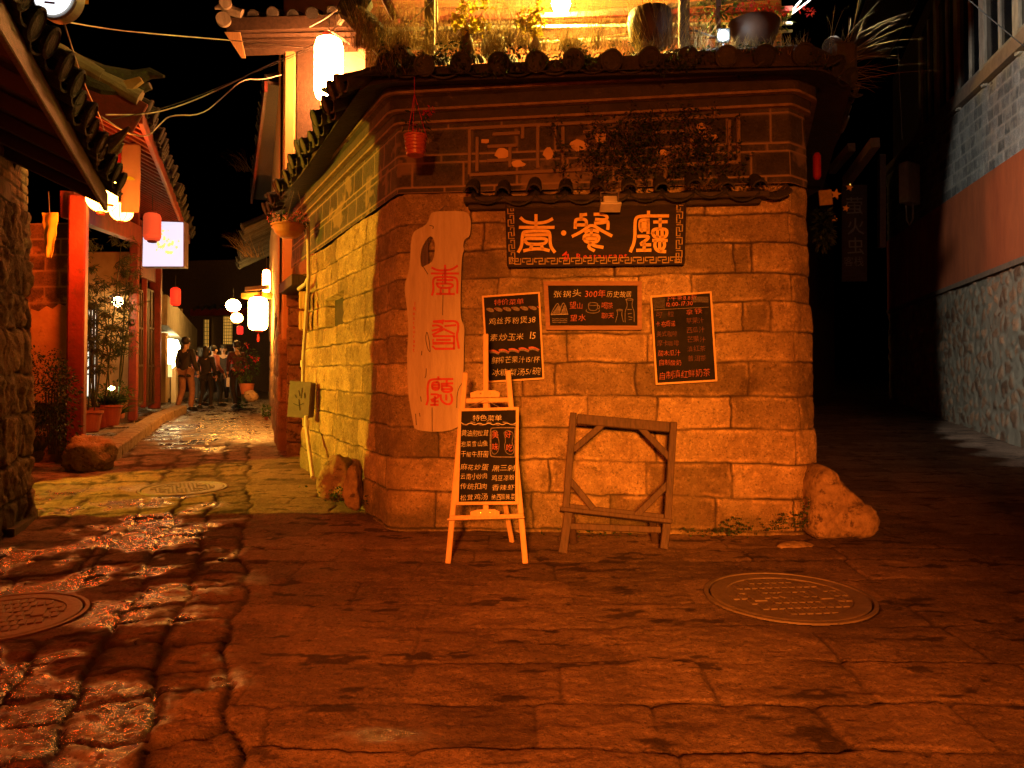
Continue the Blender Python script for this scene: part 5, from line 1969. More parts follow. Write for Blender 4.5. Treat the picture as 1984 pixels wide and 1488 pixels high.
# timber wall under the roof, set back over the rubble wall
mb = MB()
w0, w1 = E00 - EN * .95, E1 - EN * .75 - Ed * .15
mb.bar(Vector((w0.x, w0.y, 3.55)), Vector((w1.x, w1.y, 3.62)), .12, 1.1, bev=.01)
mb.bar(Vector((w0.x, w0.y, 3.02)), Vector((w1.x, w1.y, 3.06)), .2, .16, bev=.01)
mb.build('upper_wall', M['shade_black'], HL)
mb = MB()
mb.bar(E1 - EN * .72 - UP * .02, E1 - EN * 2.6 + UP * .55, .12, .7, bev=.01); mb.build('gable_board', M['shade_black'], HL)
mb = MB()
mb.tube([at(196, 296, 6.3), at(214, 280, 6.15), at(232, 265, 6.05), at(251, 246, 6.0)], [.075, .06, .035, .008], 8)
mb.tube([at(206, 302, 6.3), at(228, 288, 6.2), at(238, 278, 6.15)], [.045, .035, .01], 8)
mb.build('eave_horn', M['greywood'], HL)

# ---- shop house with red pillars, second on the left
QN = at(272, 222, 8.57); QF = at(366, 464, 18.5)
Qd = (QF - QN).normalized(); QH = Vector((Qd.x, Qd.y, 0)).normalized(); QN_ = Vector((QH.y, -QH.x, 0))
SHOP = thing('pillared_shophouse', 'red pillared shophouse with a sagging tiled eave on the left of the alley', 'shophouse', Vector((-5.53, 9.8, SLOPE * 9.8)))
mb = MB(); mb.bar(QN, QF, .05, .20, bev=.006); mb.build('fascia_board', M['redwood'], SHOP)
mb = MB(); tiles(mb, QN + QN_ * .10 + UP * .13, QF + QN_ * .10 + UP * .13, QN_, .44, 1.0, .27, .085, seed=41, jit=.03); mb.build('eave_tiles', M['tile'], SHOP)
rin = -QN_ * 2.6 + UP * 1.25
mb = MB()
a, b, c, d = QN + UP * .06, QF + UP * .06, QF + rin + UP * .06, QN + rin + UP * .06
mb.add([a, b, c, d, a + UP * .1, b + UP * .1, c + UP * .1, d + UP * .1], [(0, 3, 2, 1), (4, 5, 6, 7), (0, 1, 5, 4), (1, 2, 6, 5), (2, 3, 7, 6), (3, 0, 4, 7)])
mb.build('roof', M['redwood'], SHOP)
for k in range(34):
    mb = MB(); p = QN.lerp(QF, (k + .4) / 34); mb.bar(p - UP * .02, p + rin - UP * .02, .075, .10); mb.build('rafter', M['redwood'], SHOP)
# gable verge: tile tube, barge board and horned ridge
G1 = QN + rin
mb = MB()
for k in range(7):
    a, b = (G1 + UP * .2).lerp(QN + UP * .16, k / 7), (G1 + UP * .2).lerp(QN + UP * .16, (k + 1.02) / 7)
    mb.cur = random.random(); mb.tube([a - QH * .08, b - QH * .08], [.085, .093], 12)
mb.build('verge_tiles', pmat('pale_verge_tile', (.24, .20, .13), (.16, .13, .09), .7, 8, .3, 40, tint=.2), SHOP)
mb = MB(); mb.bar(G1 - UP * .08 - QH * .05, QN - UP * .08 - QH * .05, .05, .40, bev=.01); mb.build('barge_board', M['redwood'], SHOP)
mb = MB()
RP = [at(60, 92, 8.2), at(130, 120, 8.3), at(200, 146, 8.4), (at(258, 152, 8.5)), at(292, 142, 8.5), at(318, 148, 8.45)]
mb.tube(RP, [.12, .12, .11, .09, .06, .015], 10)
mb.tube([p - UP * .14 for p in RP[:-1]], [.09, .09, .09, .07, .04], 10)
mb.build('horned_ridge', M['ridge'], SHOP)
mb = MB()
mb.prism([(0, 0), (.20, .02), (.30, .10), (.27, .15), (.08, .10)], at(226, 178, 8.42), (1, 0, 0), (0, 0, 1), .05)
mb.build('ridge_plaster', M['plaster'], SHOP)
# pillars and their beam
P1 = Vector((-5.53, 9.8, 0))


def col(u, vb, vt, y, w, name='pillar', mat='redwood'):
    mb = MB(); p = at(u, vb, y); q = at(u, vt, y)
    mb.box(Vector((p.x, y, (p.z + q.z) / 2)), (w, w, q.z - p.z), Matrix.Rotation(.3, 3, 'Z'), .02); mb.build(name, M[mat], SHOP)


col(146, 905, 380, 9.8, .20)
col(257, 815, 330, 15.8, .17); col(277, 790, 330, 17.3, .12); col(299, 792, 345, 18.6, .26)
mb = MB(); mb.bar(at(130, 396, 9.9), at(300, 470, 18.4), .16, .34); mb.build('tie_beam', M['redwood'], SHOP)
mb = MB(); mb.bar(at(300, 500, 18.6), at(268, 480, 16.4), .10, 1.2); mb.build('tie_beam', M['redwood'], SHOP)
# facing wall left of the pillar: ochre plaster below, brick above
M['shopwall'] = stone_mat('plastered_shop_brick', (.20, .145, .085), (.14, .10, .06), (.42, .33, .17), (.42, .25, .10), .85, bump=.5, bscale=30, dark=(.09, .065, .04), blotch=((.40, .27, .11), 3.2, .55))
PSW = Path([Vector((-8.2, 10.15)), Vector((-5.62, 9.98))], [0, 0])
zs = np.array([3.75 - .21 * k for k in range(17)])
JS = [list(np.arange(.1 + .2 * (k % 2), 4, .40)) for k in range(16)]
stone_wall('brick_wall', PSW, np.stack([zs, zs]), JS, M['shopwall'], 0, PSW.s[-1], .02, 10, depth=.004, r=.004, jwid=.012, bulge=.003, rough=.006, parent=SHOP, jcol=(.005, .012), jamt=.85, joint_out=True, mossbase=False, seed=60, wob=.3)
mb = MB()
mb.prism([(0, 0), (.72, 0), (.72, 1.30), (.64, 1.36), (.58, 1.30), (.5, 1.32), (.44, 1.24), (.36, 1.27), (.28, 1.2), (.2, 1.24), (.1, 1.17), (0, 1.2)], at(58, 780, 9.93), (1, 0, 0), (0, 0, 1), .012)
mb.build('plaster_coat', M['plaster'], SHOP)
mb = MB(); mb.box((-8.66, 15.9, 2.6), (1.8, .12, 3.8), None, .01); mb.build('courtyard_wall', M['plaster'], SHOP)
mb = MB(); mb.bar(Vector((-8.55, 10.2, 2.3)), Vector((-9.2, 16, 2.7)), .12, 4.2); mb.build('inner_wall', M['redwood'], SHOP)
wf = MB()
gw = [at(u, 0, 15.8).x for u in (176, 184, 190, 196)]
zz0, zz1 = at(0, 770, 15.8).z, at(0, 590, 15.8).z
for x in gw:
    wf.box((x, 15.80, (zz0 + zz1) / 2), (.035, .05, zz1 - zz0), None, .004)
for k in range(5):
    wf.box(((gw[0] + gw[-1]) / 2, 15.79, zz0 + (zz1 - zz0) * k / 4), (gw[-1] - gw[0], .04, .03), None, .003)
o = wf.build('window', M['darkwood'], SHOP)
mb = MB(); mb.box(((gw[0] + gw[-1]) / 2, 15.825, (zz0 + zz1) / 2), (gw[-1] - gw[0], .01, zz1 - zz0)); mb.build('pane', emat('lit_window', (.9, .85, .65), 1.6), o)
# lattice doors between the far pillars
for (u0, u1, y0_, y1_) in ((263, 272, 16.3, 17.1), (281, 294, 17.5, 18.4)):
    fr = MB()
    a0, b0 = at(u0, 785, y0_), at(u1, 780, y1_); a1, b1 = at(u0, 560, y0_), at(u1, 565, y1_)
    fr.bar((a0 + a1) / 2, (b0 + b1) / 2, .05, (a1 - a0).length, bev=.004)
    o = fr.build('door', M['darkwood'], SHOP)
    lt2 = MB()
    for q in range(4):
        t = q / 3
        lt2.bar(a0.lerp(a1, t) + QN_ * .04, b0.lerp(b1, t) + QN_ * .04, .03, .05)
    for q in range(3):
        t = q / 2
        lt2.bar(a0.lerp(b0, t) + QN_ * .04, a1.lerp(b1, t) + QN_ * .04, .03, .04)
    lt2.build('lattice', M['oldbrown'], o)
mb = MB()
ks = [Vector((-5.25, 9.9, 0)), Vector((-7.3, 16.0, 0)), Vector((-7.95, 18.6, 0))]
for p, q in zip(ks, ks[1:]):
    for i in range(8):
        a, b = p.lerp(q, i / 8), p.lerp(q, (i + .97) / 8)
        a.z = SLOPE * a.y + .05; b.z = SLOPE * b.y + .05
        mb.cur = random.random(); mb.bar(a, b, .28, .24, bev=.02)
mb.build('plinth_step', M['rock'], SHOP)

# low stone border and shrub left of the pillar
mb = MB()
for k in range(9):
    mb.cur = random.random(); x = -6.25 + k * .075 + random.uniform(-.02, .02)
    mb.blob((x, 9.25 + random.uniform(-.1, .15), SLOPE * 9.25 + .08 + .13 * (k % 3)), (.09, .09, .10), k, .3, 7)
tag(rebase(mb.build('stone_border', M['rubble'], None, True)), 'heaped low stone border under the dark shrub beside the red pillar', 'border')
SHR = thing('shrub', 'dark bushy shrub between the rubble wall and the red pillar', 'shrub', Vector((-5.95, 9.35, SLOPE * 9.3 + .2)))
mb = MB()
leafy(mb, at(96, 770, 9.3), .44, 900, .05, 51, squash=(.75, .6, 1.2)); leafy(mb, at(85, 710, 9.3), .25, 320, .05, 52); leafy(mb, at(118, 745, 9.35), .22, 260, .05, 53); leafy(mb, at(100, 830, 9.3), .3, 300, .05, 54)
mb.build('foliage', M['leafdark'], SHR)
mb = MB()
for k in range(5):
    mb.tube([at(95 + k * 3, 880, 9.3), at(88 + k * 6, 760, 9.3)], .01, 5)
mb.build('stems', M['oldbrown'], SHR)

# bamboo in pots between the pillars
def bamboo(u, v, y, h, label, seed, n=3):
    rg = random.Random(seed)
    c = at(u, v, y)
    t = thing('potted_bamboo', label, 'potted bamboo', c, 'potted bamboos between the red pillars')
    mb = MB(); mb.lathe([(.13, 0), (.15, .02), (.19, .28), (.21, .29), (.21, .33), (.18, .33), (.17, .29), (.001, .28)], c, 22); mb.build('pot', M['terracotta'], t)
    lf_ = MB(); cs = MB()
    for k in range(n):
        x, yy = rg.uniform(-.12, .12), rg.uniform(-.1, .1)
        top = c + Vector((x * 3.2 + rg.uniform(-.15, .15), yy * 3, h * rg.uniform(.85, 1.1)))
        p0 = c + Vector((x, yy, .28)); pts = [p0.lerp(top, q / 8) + Vector((rg.uniform(-.012, .012), 0, 0)) for q in range(9)]
        cs.tube(pts, [.011] * 6 + [.008, .006, .003], 6)
        for q in range(3, 9):
            for b in range(6):
                d = Vector((rg.uniform(-1, 1), rg.uniform(-.8, .8), rg.uniform(-.1, .7)))
                e = pts[q] + d * rg.uniform(.12, .42) * (1.15 - q * .05)
                cs.tube([pts[q], (pts[q] + e) / 2 + UP * .04, e], .0025, 4)
                for m_ in range(11):
                    s = pts[q].lerp(e, rg.uniform(.3, 1.05))
                    leaf(lf_, s, Vector((rg.uniform(-1, 1), rg.uniform(-1, 1), rg.uniform(-1.2, .1))), rg.uniform(.07, .13), rg, .16)
    lf_.build('foliage', M['bamboo'], t); cs.build('canes', M['bamboo'], t)
    return t


bamboo(186, 830, 12.2, 2.9, 'tall potted bamboo nearest the red pillar, its leaves crossing the light sign', 3, 4)
bamboo(222, 812, 13.2, 2.6, 'slender potted bamboo in front of the lit ochre wall', 7, 4)
bamboo(170, 838, 11.6, 2.2, 'short bushy potted bamboo half hidden by the red pillar', 11, 3)
FERN = thing('potted_fern', 'low arching green fern in pots beneath the bamboo', 'fern', at(205, 830, 12.3))
mb = MB(); rg = random.Random(77)
for q in ((190, 790), (212, 786), (230, 790), (205, 772), (222, 770)):
    b = at(q[0], q[1] + 14, 12.4)
    for _ in range(110):
        blade(mb, b, Vector((rg.gauss(0, .8), rg.gauss(0, .6), 1)), rg.uniform(.25, .5), .022, rg, .8, 5)
leafy(mb, at(222, 758, 12.6), .26, 260, .06, 71, squash=(1.3, .8, .6))
mb.build('fronds', M['leaf'], FERN)
for (u, v) in ((188, 832), (206, 828), (216, 824)):
    mb = MB(); mb.lathe([(.10, 0), (.15, .28), (.165, .285), (.165, .32), (.14, .32), (.001, .28)], at(u, v, 12.2), 20); mb.build('pot', M['terracotta'], FERN)

# ---- small grey roofed shop further up on the left
G = thing('grey_beam_shop', 'low shop with broad weathered beam and bright yellow doorway far up the alley', 'shop', at(330, 780, 21))
mb = MB(); mb.bar(at(303, 600, 18.9), at(366, 660, 25.5), .5, .75); mb.build('roof_beam', M['greywood'], G)
mb = MB(); tiles(mb, at(305, 560, 19), at(362, 640, 25.5), QN_, .4, 1.2, .3, .09, seed=61); mb.build('roof', M['tile'], G)
mb = MB(); mb.bar(at(302, 690, 20.6), at(345, 705, 24), .1, 2.2); mb.build('shop_wall', M['plaster'], G)
mb = MB(); mb.box(Vector(at(298, 700, 25)), (1.8, .1, 3.4)); mb.build('end_wall', M['plaster'], G)
for (u, y) in ((318, 20.2), (338, 22.4)):
    mb = MB(); a = at(u, 780, y); b = at(u, 645, y); mb.bar(a, b, .14, .14); mb.build('door_post', M['pine'], G)
LSH = thing('shop_lantern', 'bright white paper shop lantern glowing in the yellow doorway', 'lantern', at(327, 706, 20.8))
mb = MB(); mb.lathe([(.10, -.46), (.16, -.40), (.27, .0), (.28, .15), (.22, .30), (.10, .32)], at(327, 680, 20.8), 20); mb.build('shade', emat('shop_lantern_glow', (1.0, .82, .38), 22), LSH, True)
mb = MB(); mb.tube([at(327, 655, 20.8), at(327, 630, 20.8)], .01, 5); mb.build('cord', M['darkcable'], LSH)
mb = MB(); c = at(325, 718, 20.3)
mb.box(c, (.22, .04, .34), None, .01); SB = mb.build('shop_sign', emat('sign_box_glow', (.9, .75, .25), 1.2), None); tag(rebase(SB), 'small yellow framed sign below the shop lantern', 'sign')

# ---- end of the alley: dark timber house with two lit lattice windows
EH = thing('timber_house', 'dark timber house closing the end of the lit alley with golden lattice windows', 'house', at(430, 765, 29))
mb = MB(); a = at(350, 765, 30); b = at(530, 765, 28.5)
mb.bar(Vector((a.x - 3, a.y, 4.2)), Vector((b.x + 3, b.y, 4.2)), .2, 5.2); mb.build('wall', M['darkwood'], EH)
mb = MB(); tiles(mb, at(372, 600, 29.2), at(560, 596, 28), Vector((0, -1, 0)), .45, 2.2, .34, .1, seed=71); mb.build('roof', M['tile'], EH)
mb = MB(); a = at(372, 606, 29.3); b = at(560, 602, 28.1); mb.bar(a, b, .2, .25); mb.build('eave_beam', M['redwood'], EH)
for (u0, u1, v0, v1) in ((393, 408, 618, 690), (431, 452, 612, 668)):
    y = 29.05
    a, b = at(u0, v1, y), at(u1, v0, y)
    fr = MB()
    for x in (a.x, b.x):
        fr.box((x, y, (a.z + b.z) / 2), (.05, .08, b.z - a.z))
    for z_ in (a.z, b.z):
        fr.box(((a.x + b.x) / 2, y, z_), (b.x - a.x + .04, .07, .05))
    for k in range(1, 5):
        fr.box((a.x + (b.x - a.x) * k / 5, y + .01, (a.z + b.z) / 2), (.016, .03, b.z - a.z))
    for k in range(1, 9):
        fr.box(((a.x + b.x) / 2, y + .012, a.z + (b.z - a.z) * k / 9), (b.x - a.x, .028, .016))
    o = fr.build('window', M['oldbrown'], EH)
    mb = MB(); mb.box(((a.x + b.x) / 2, y + .04, (a.z + b.z) / 2), (b.x - a.x, .01, b.z - a.z)); mb.build('pane', emat('golden_pane', (1.0, .50, .07), .55), o)
mb = MB(); a = at(333, 772, 25.6); b = at(460, 766, 25.0); mb.bar(Vector((a.x, a.y, SLOPE * a.y + .06)), Vector((b.x, b.y, SLOPE * b.y + .06)), .7, .20, bev=.02)
struct(mb.build('step_kerb', M['concrete'], None))

# ---- town house behind the restaurant, on the right of the lit alley
TH = thing('town_house', 'tall plastered house behind the restaurant with a pink lit gable and long tiled eaves', 'house', Vector((-3.4, 11.4, SLOPE * 11.4)))
K0 = Vector((-3.40, 11.25)); K1 = Vector((-6.15, 19.6)); K2 = Vector((-.9, 11.3))
PT = Path([K1, K0, K2], [0, .05, 0])
M['townstone'] = stone_mat('brown_town_wall', (.34, .21, .11), (.25, .15, .08), (.09, .055, .03), (.30, .17, .085), .85, bump=.6, bscale=20, dark=(.17, .10, .055))
zt_ = np.array([2.75, 2.42, 2.1, 1.75, 1.4, 1.0, .4])
ZT = np.stack([zt_ + .5, zt_, zt_])
JT = [list(np.cumsum(gl.uniform(.4, .8, 40)) - .3) for _ in range(6)]
stone_wall('lower_wall', PT, ZT, JT, M['townstone'], 0, PT.s[-1], .03, 10, depth=.02, r=.03, jwid=.025, bulge=.01, rough=.012, parent=TH, seed=80, batter=.01)
M['ochrewall'] = pmat('orange_lime_plaster', (.58, .37, .17), (.46, .28, .12), .9, 2.0, .35, 16, 8, stretch=(1, 1, .5), spots=((.26, .145, .075), 1.6, .63))
mb = MB()
rg = random.Random(9)
V = []; L_ = (K0 - K1).length
n = 90
for i in range(n + 1):
    t = i / n; x, y, nx, ny, k = [float(np.asarray(q).ravel()[0]) for q in PT(np.array([t * L_]))]
    zlow = 2.55 + .5 * (1 - t) + rg.uniform(-.28, .22) + .25 * math.sin(t * 9)
    V += [Vector((x + nx * .012, y + ny * .012, zlow)), Vector((x + nx * .012, y + ny * .012, 6.6 + .55 * (1 - t)))]
mb.add(V, [(2 * i, 2 * i + 2, 2 * i + 3, 2 * i + 1) for i in range(n)])
W2 = [v + Vector((.2, .1, 0)) for v in V]
mb.add(W2, [(2 * i, 2 * i + 1, 2 * i + 3, 2 * i + 2) for i in range(n)])
mb.build('plaster_wall', M['ochrewall'], TH)
M['gable'] = pmat('pale_gable_plaster', (.60, .46, .32), (.46, .34, .23), .9, 3.0, .3, 16, 8, spots=((.3, .2, .12), 2.2, .64))
mb = MB(); mb.box((-2.0, 11.32, 4.9), (2.72, .14, 5.2), None, .01); mb.build('gable_wall', M['gable'], TH)
mb = MB(); mb.box((-3.24, 11.22, 4.6), (.16, .10, 4.6), None, .02); mb.build('corner_post', M['ochrewall'], TH)
mb = MB(); mb.box((-2.97, 11.20, 5.3), (.34, .06, 3.0), None, .01); mb.build('gable_boarding', M['darkwood'], TH)
# long side eave seen end-on along the alley
eN = at(556, 165, 11.5); eF = at(512, 386, 19.2)
ed = Vector((eF.x - eN.x, eF.y - eN.y, 0)).normalized(); en = Vector((-ed.y, ed.x, 0))
en = en if en.x < 0 else -en
mb = MB(); tiles(mb, eN + en * .30 + UP * .1, eF + en * .30 + UP * .1, en, .42, 1.6, .26, .08, seed=91, jit=.02); mb.build('eave_tiles', M['tile'], TH)
mb = MB(); mb.bar(eN + en * .05, eF + en * .05, .50, .05, bev=.005); mb.build('eave_soffit', M['oldbrown'], TH)
mb = MB(); mb.bar(eN + en * .30 - UP * .06, eF + en * .30 - UP * .06, .05, .16, bev=.005); mb.build('fascia_board', M['redwood'], TH)
e2N, e2F = at(520, 440, 16.5), at(497, 520, 21.5)
mb = MB(); tiles(mb, e2N + en * .5, e2F + en * .5, en, .5, 1.0, .3, .085, seed=92, jit=.03); mb.build('pent_roof', M['tile'], TH)
# gable roof overhang facing the street
gA = at(432, 40, 10.9); gB_ = at(702, 42, 10.9)
mb = MB(); tiles(mb, gA + UP * .10, gB_ + UP * .18, Vector((0, -1, 0)), .42, 1.0, .26, .085, seed=93, jit=.02, sag=.05); mb.build('gable_eave_tiles', M['tile'], TH)
mb = MB(); mb.bar(gA + Vector((.05, .05, -.06)), gB_ + Vector((0, .05, .02)), .12, .20, bev=.01); mb.build('gable_beam', M['darkwood'], TH)
mb = MB()
a, b = at(436, 66, 10.95), at(690, 62, 10.95); c, d = at(690, 100, 11.2), at(476, 108, 11.2)
th = Vector((0, .05, .02))
mb.add([a, b, c, d, a + th, b + th, c + th, d + th], [(0, 3, 2, 1), (4, 5, 6, 7), (0, 1, 5, 4), (1, 2, 6, 5), (2, 3, 7, 6), (3, 0, 4, 7)])
mb.build('gable_soffit', M['darkwood'], TH)
mb = MB()
for (v, u0, u1) in ((78, 450, 690), (92, 470, 690)):
    mb.bar(at(u0, v, 11.0), at(u1, v - 3, 11.0), .03, .03)
mb.build('soffit_batten', M['darkwood'], TH)
mb = MB(); mb.prism([(0, 0), (.22, 0), (.30, -.36), (.24, -.36)], at(436, 64, 10.88), (1, 0, 0), (0, 0, 1), .03); mb.build('eave_end_board', M['pine'], TH)
mb = MB()
mb.tube([at(416, 16, 10.9), at(428, 12, 10.9), at(445, 20, 10.9), at(470, 28, 10.9)], [.02, .05, .07, .07], 8)
mb.lathe([(.001, -.03), (.10, -.03), (.10, .03), (.001, .03)], at(433, 38, 10.7), 18, (.25, -1, 0)); mb.lathe([(.001, -.03), (.085, -.03), (.085, .03), (.001, .03)], at(437, 6, 10.8), 18, (.25, -1, 0))
mb.build('eave_finial', M['greywood'], TH)
mb = MB(); mb.bar(at(655, 42, 10.6), at(690, -10, 10.2), .07, .12); mb.build('roof_strut', M['greywood'], TH)
mb = MB()
mb.prism([(-3.3, 11.45), (1.2, 11.45), (1.6, 17), (-5.8, 19.4)][::1], (0, 0, -.2), (1, 0, 0), (0, 1, 0), 7.1); mb.build('house_core', M['darkwood'], TH)
mb = MB()
for v, u, y in ((335, 508, 17), (480, 498, 18.5), (500, 520, 15.5)):
    clump(mb, at(u, v, y) + en * .3, 40, .7, .12, u, .006, .8, (-.5, 0, 0))
o = mb.build('eave_grass', M['drygrass'], None); o['kind'] = 'stuff'; tag(o, 'dry grass tufts on the long eave of the town house', 'grass')

# ---- house along the dark right alley
RH = thing('alley_house', 'tall house on the right with rubble base, red plaster, grey brick and upper windows', 'house', Vector((7.5, 11.4, SLOPE * 11.4)))
WN, WF = Vector((7.55, 11.4)), Vector((8.98, 15.7))
wd_ = (WF - WN).normalized(); wl = (WF - WN).length
WA, WB_ = WN - wd_ * 3.2, WF + wd_ * 9


def wz(zn, zf, t):
    return zn + (zf - zn) * t


PRW = Path([WB_, WA], [0, 0])
tB, tA_ = 1 + 9 / wl, -3.2 / wl
M['alleyrubble'] = stone_mat('rubble_set_in_mortar', (.36, .21, .11), (.25, .14, .075), (.25, .225, .16), (.22, .19, .13), .9, bump=.6, bscale=16, dark=(.17, .10, .06))
ss = np.arange(0, PRW.s[-1], .03); zz_ = np.arange(0, 1.0001, .012)
S_, T_ = np.meshgrid(ss, zz_, indexing='ij')
x, y, nx, ny, k = PRW(S_)
tt = tB + (tA_ - tB) * S_ / PRW.s[-1]
ztop = 3.45 + .25 * np.clip(tt, -1.0, 3); zbot = SLOPE * y - .3
Z_ = zbot + (ztop - zbot) * T_
f1, f2, cid = worley(S_ / .34 + fbm(S_ * 3, Z_ * 3, 3, 3) * .9, Z_ / .25 + fbm(S_ * 3, Z_ * 3, 4, 3) * .9, 5)
e_ = f2 - f1
sz_ = _hash(cid, cid * 0, 9)
stn = sstep(e_ + fbm(S_ * 14, Z_ * 14, 2, 3) * .22, .16 + .30 * sz_, .24 + .34 * sz_)
h = stn * .022 + fbm(S_ * 5, Z_ * 5, 6, 4) * .07 + fbm(S_ * 26, Z_ * 26, 8, 3) * .03
P = np.stack([x + nx * h, y + ny * h, Z_], -1)
mk = np.stack([np.clip(sz_, 0, 1), 1 - stn, stn * 0], -1)
grid_mesh('rubble_base', P, mk, M['alleyrubble'], RH)


def band(name, zb, ztp, mat, out):
    mb = MB(); n = 40; V = []
    for i in range(n + 1):
        s = PRW.s[-1] * i / n; t = tB + (tA_ - tB) * i / n; t = min(max(t, -1.0), 3)
        p = WB_ + (WA - WB_) * (i / n); nn = Vector((-wd_.y, wd_.x))
        for (o, z) in ((out, zb(t)), (out, ztp(t)), (-.2, ztp(t)), (-.2, zb(t))):
            V.append(Vector((p.x + nn.x * o, p.y + nn.y * o, z)))
    fs = []
    for i in range(n):
        for j in range(4):
            fs.append((i * 4 + j, (i + 1) * 4 + j, (i + 1) * 4 + (j + 1) % 4, i * 4 + (j + 1) % 4))
    fs += [(0, 1, 2, 3), (n * 4 + 3, n * 4 + 2, n * 4 + 1, n * 4)]
    mb.add(V, fs); return mb.build(name, mat, RH)


M['redplaster'] = pmat('red_earth_plaster', (.52, .125, .032), (.36, .082, .022), .9, 2.2, .5, 22, 8, stretch=(1, 1, .35), spots=((.42, .20, .10), 8, .71))
band('plaster_ledge', lambda t: 3.45 + .25 * t, lambda t: 3.54 + .25 * t, M['concrete'], .06)
band('red_plaster', lambda t: 3.54 + .25 * t, lambda t: 5.12 + .45 * t, M['redplaster'], .03)
zb_ = np.linspace(0, 1, 8)
zb5 = np.array([6.52 - .2 * q for q in range(8)]); zbF = np.array([6.52 + .62 - .165 * q - .0 for q in range(8)])
nrow = 7
top = lambda t: 6.55 + .66 * t
bot = lambda t: 5.10 + .45 * t
Zr = np.stack([np.linspace(top(min(tB, 3)), bot(min(tB, 3)), nrow + 1), np.linspace(top(max(tA_, -1)), bot(max(tA_, -1)), nrow + 1)])
JR = [list(np.cumsum(gl.uniform(.28, .5, 60)) - .3) for _ in range(nrow)]
M['bluebrick'] = stone_mat('pale_grey_brick', (.30, .30, .27), (.21, .215, .20), (.40, .38, .32), (.34, .32, .26), .85, bump=.4, bscale=30, dark=(.11, .13, .14), blotch=((.12, .15, .17), 1.6, .6))
stone_wall('brick_band', PRW, Zr, JR, M['bluebrick'], 0, PRW.s[-1], .03, 7, depth=.01, r=.01, jwid=.02, bulge=.004, rough=.01, parent=RH, jcol=(.006, .02), jamt=.8, joint_out=True, mossbase=False, seed=95, wob=.4, batter=0, offs=.01)
band('sill_band', lambda t: 6.58 + .66 * t, lambda t: 6.80 + .66 * t, M['concrete'], .12)
band('shadow_course', lambda t: 6.50 + .66 * t, lambda t: 6.58 + .66 * t, M['darkwood'], .0)
M['glassdark'] = pmat('dark_window_glass', (.010, .012, .014), (.014, .016, .018), .12, 4, 0)
nn3 = Vector((-wd_.y, wd_.x, 0))
for i in range(6):
    t0 = -.85 + i * .42
    p = WN + (WF - WN) * t0; q = WN + (WF - WN) * (t0 + .40)
    zb0 = 6.80 + .66 * t0
    fm = MB()
    for r_ in (p, q):
        fm.bar(Vector((r_.x, r_.y, zb0)) + nn3 * .03, Vector((r_.x, r_.y, zb0 + 2.6)) + nn3 * .03, .10, .10)
    fm.bar(Vector((p.x, p.y, zb0 + .05)) + nn3 * .03, Vector((q.x, q.y, zb0 + .05 + .66 * .4)) + nn3 * .03, .08, .10)
    mid = (p + q) / 2
    fm.bar(Vector((mid.x, mid.y, zb0)) + nn3 * .02, Vector((mid.x, mid.y, zb0 + 2.6)) + nn3 * .02, .05, .06)
    o = fm.build('window', M['greywood'], RH)
    mb = MB(); mb.bar(Vector((p.x, p.y, zb0 + 1.4)), Vector((q.x, q.y, zb0 + 1.4)), .02, 2.6, bev=0); mb.build('pane', M['glassdark'], o)
mb = MB(); mb.bar(Vector((WA.x, WA.y, 10.0)) + nn3 * .5, Vector((WB_.x, WB_.y, 12.5)) + nn3 * .5, 1.2, .3); mb.build('eave', M['darkwood'], RH)
mb = MB(); a = WA - Vector((nn3.x, nn3.y)) * .3; b = WB_ - Vector((nn3.x, nn3.y)) * .3
mb.bar(Vector((a.x, a.y, 5)), Vector((b.x, b.y, 6)), .3, 11); mb.build('house_core', M['darkwood'], RH)

MBX = thing('meter_box', 'dim grey meter box with a looped cable on the dark alley wall', 'meter box', at(1762, 395, 18.2))
mb = MB(); c = at(1762, 356, 18.0); mb.box(c, (.52, .24, .95), Matrix.Rotation(math.atan2(wd_.y, wd_.x) + PI / 2 + .9, 3, 'Z'), .02); mb.build('housing', M['pipe'], MBX)
mb = MB(); mb.tube([at(1755, 398, 18), at(1756, 425, 18), at(1762, 436, 18), at(1769, 425, 18), at(1768, 395, 18)], .018, 7); mb.build('cable', M['pipe'], MBX)

# dark timber inn closing the right alley
DH = thing('inn_house', 'unlit timber inn in the black right alley', 'house', at(1680, 800, 17.5))
mb = MB(); a = at(1560, 800, 15.2); b = at(1790, 800, 22)
mb.bar(Vector((a.x - .8, a.y, 4)), Vector((9.7, 23.5, 4)), .2, 7.5); mb.build('wall', M['darkwood'], DH)
mb = MB(); mb.bar(at(1640, 352, 13.5), at(1696, 276, 12.0), .14, .16); mb.bar(at(1612, 330, 13.5), at(1650, 285, 12.5), .12, .14); mb.build('eave_beam', M['darkwood'], DH)
mb = MB(); mb.bar(at(1708, 300, 15), at(1708, 480, 15), .12, .12); mb.build('post', M['darkwood'], DH)
PI_ = Plane(at(1632, 545, 13.6), (1, 0, 0), (0, 0, 1))
IS = thing('inn_sign', 'dim upright dark inn sign with pale vertical characters in the right alley', 'sign', PI_.pt(1655, 545))
mb = MB(); q = [PI_.uv(1632, 545), PI_.uv(1680, 545), PI_.uv(1680, 358), PI_.uv(1632, 358)]
mb.prism(q, PI_.o - PI_.n * .04, PI_.ex, PI_.ey, .04); mb.build('board', M['lacquer'], IS)
mb = MB()
for ch, (u, v) in zip('萤火虫', ((1638, 412), (1640, 452), (1640, 490))):
    p = PI_.uv(u, v); write(mb, PI_, ch, p, (p[0] + .3, p[1]), .32, .004, .006, 0, .02, 1, fit=False)
p = PI_.uv(1634, 514); write(mb, PI_, '客栈', p, (p[0] + .36, p[1]), .18, 0, .006, 0, .02, 1, fit=False)
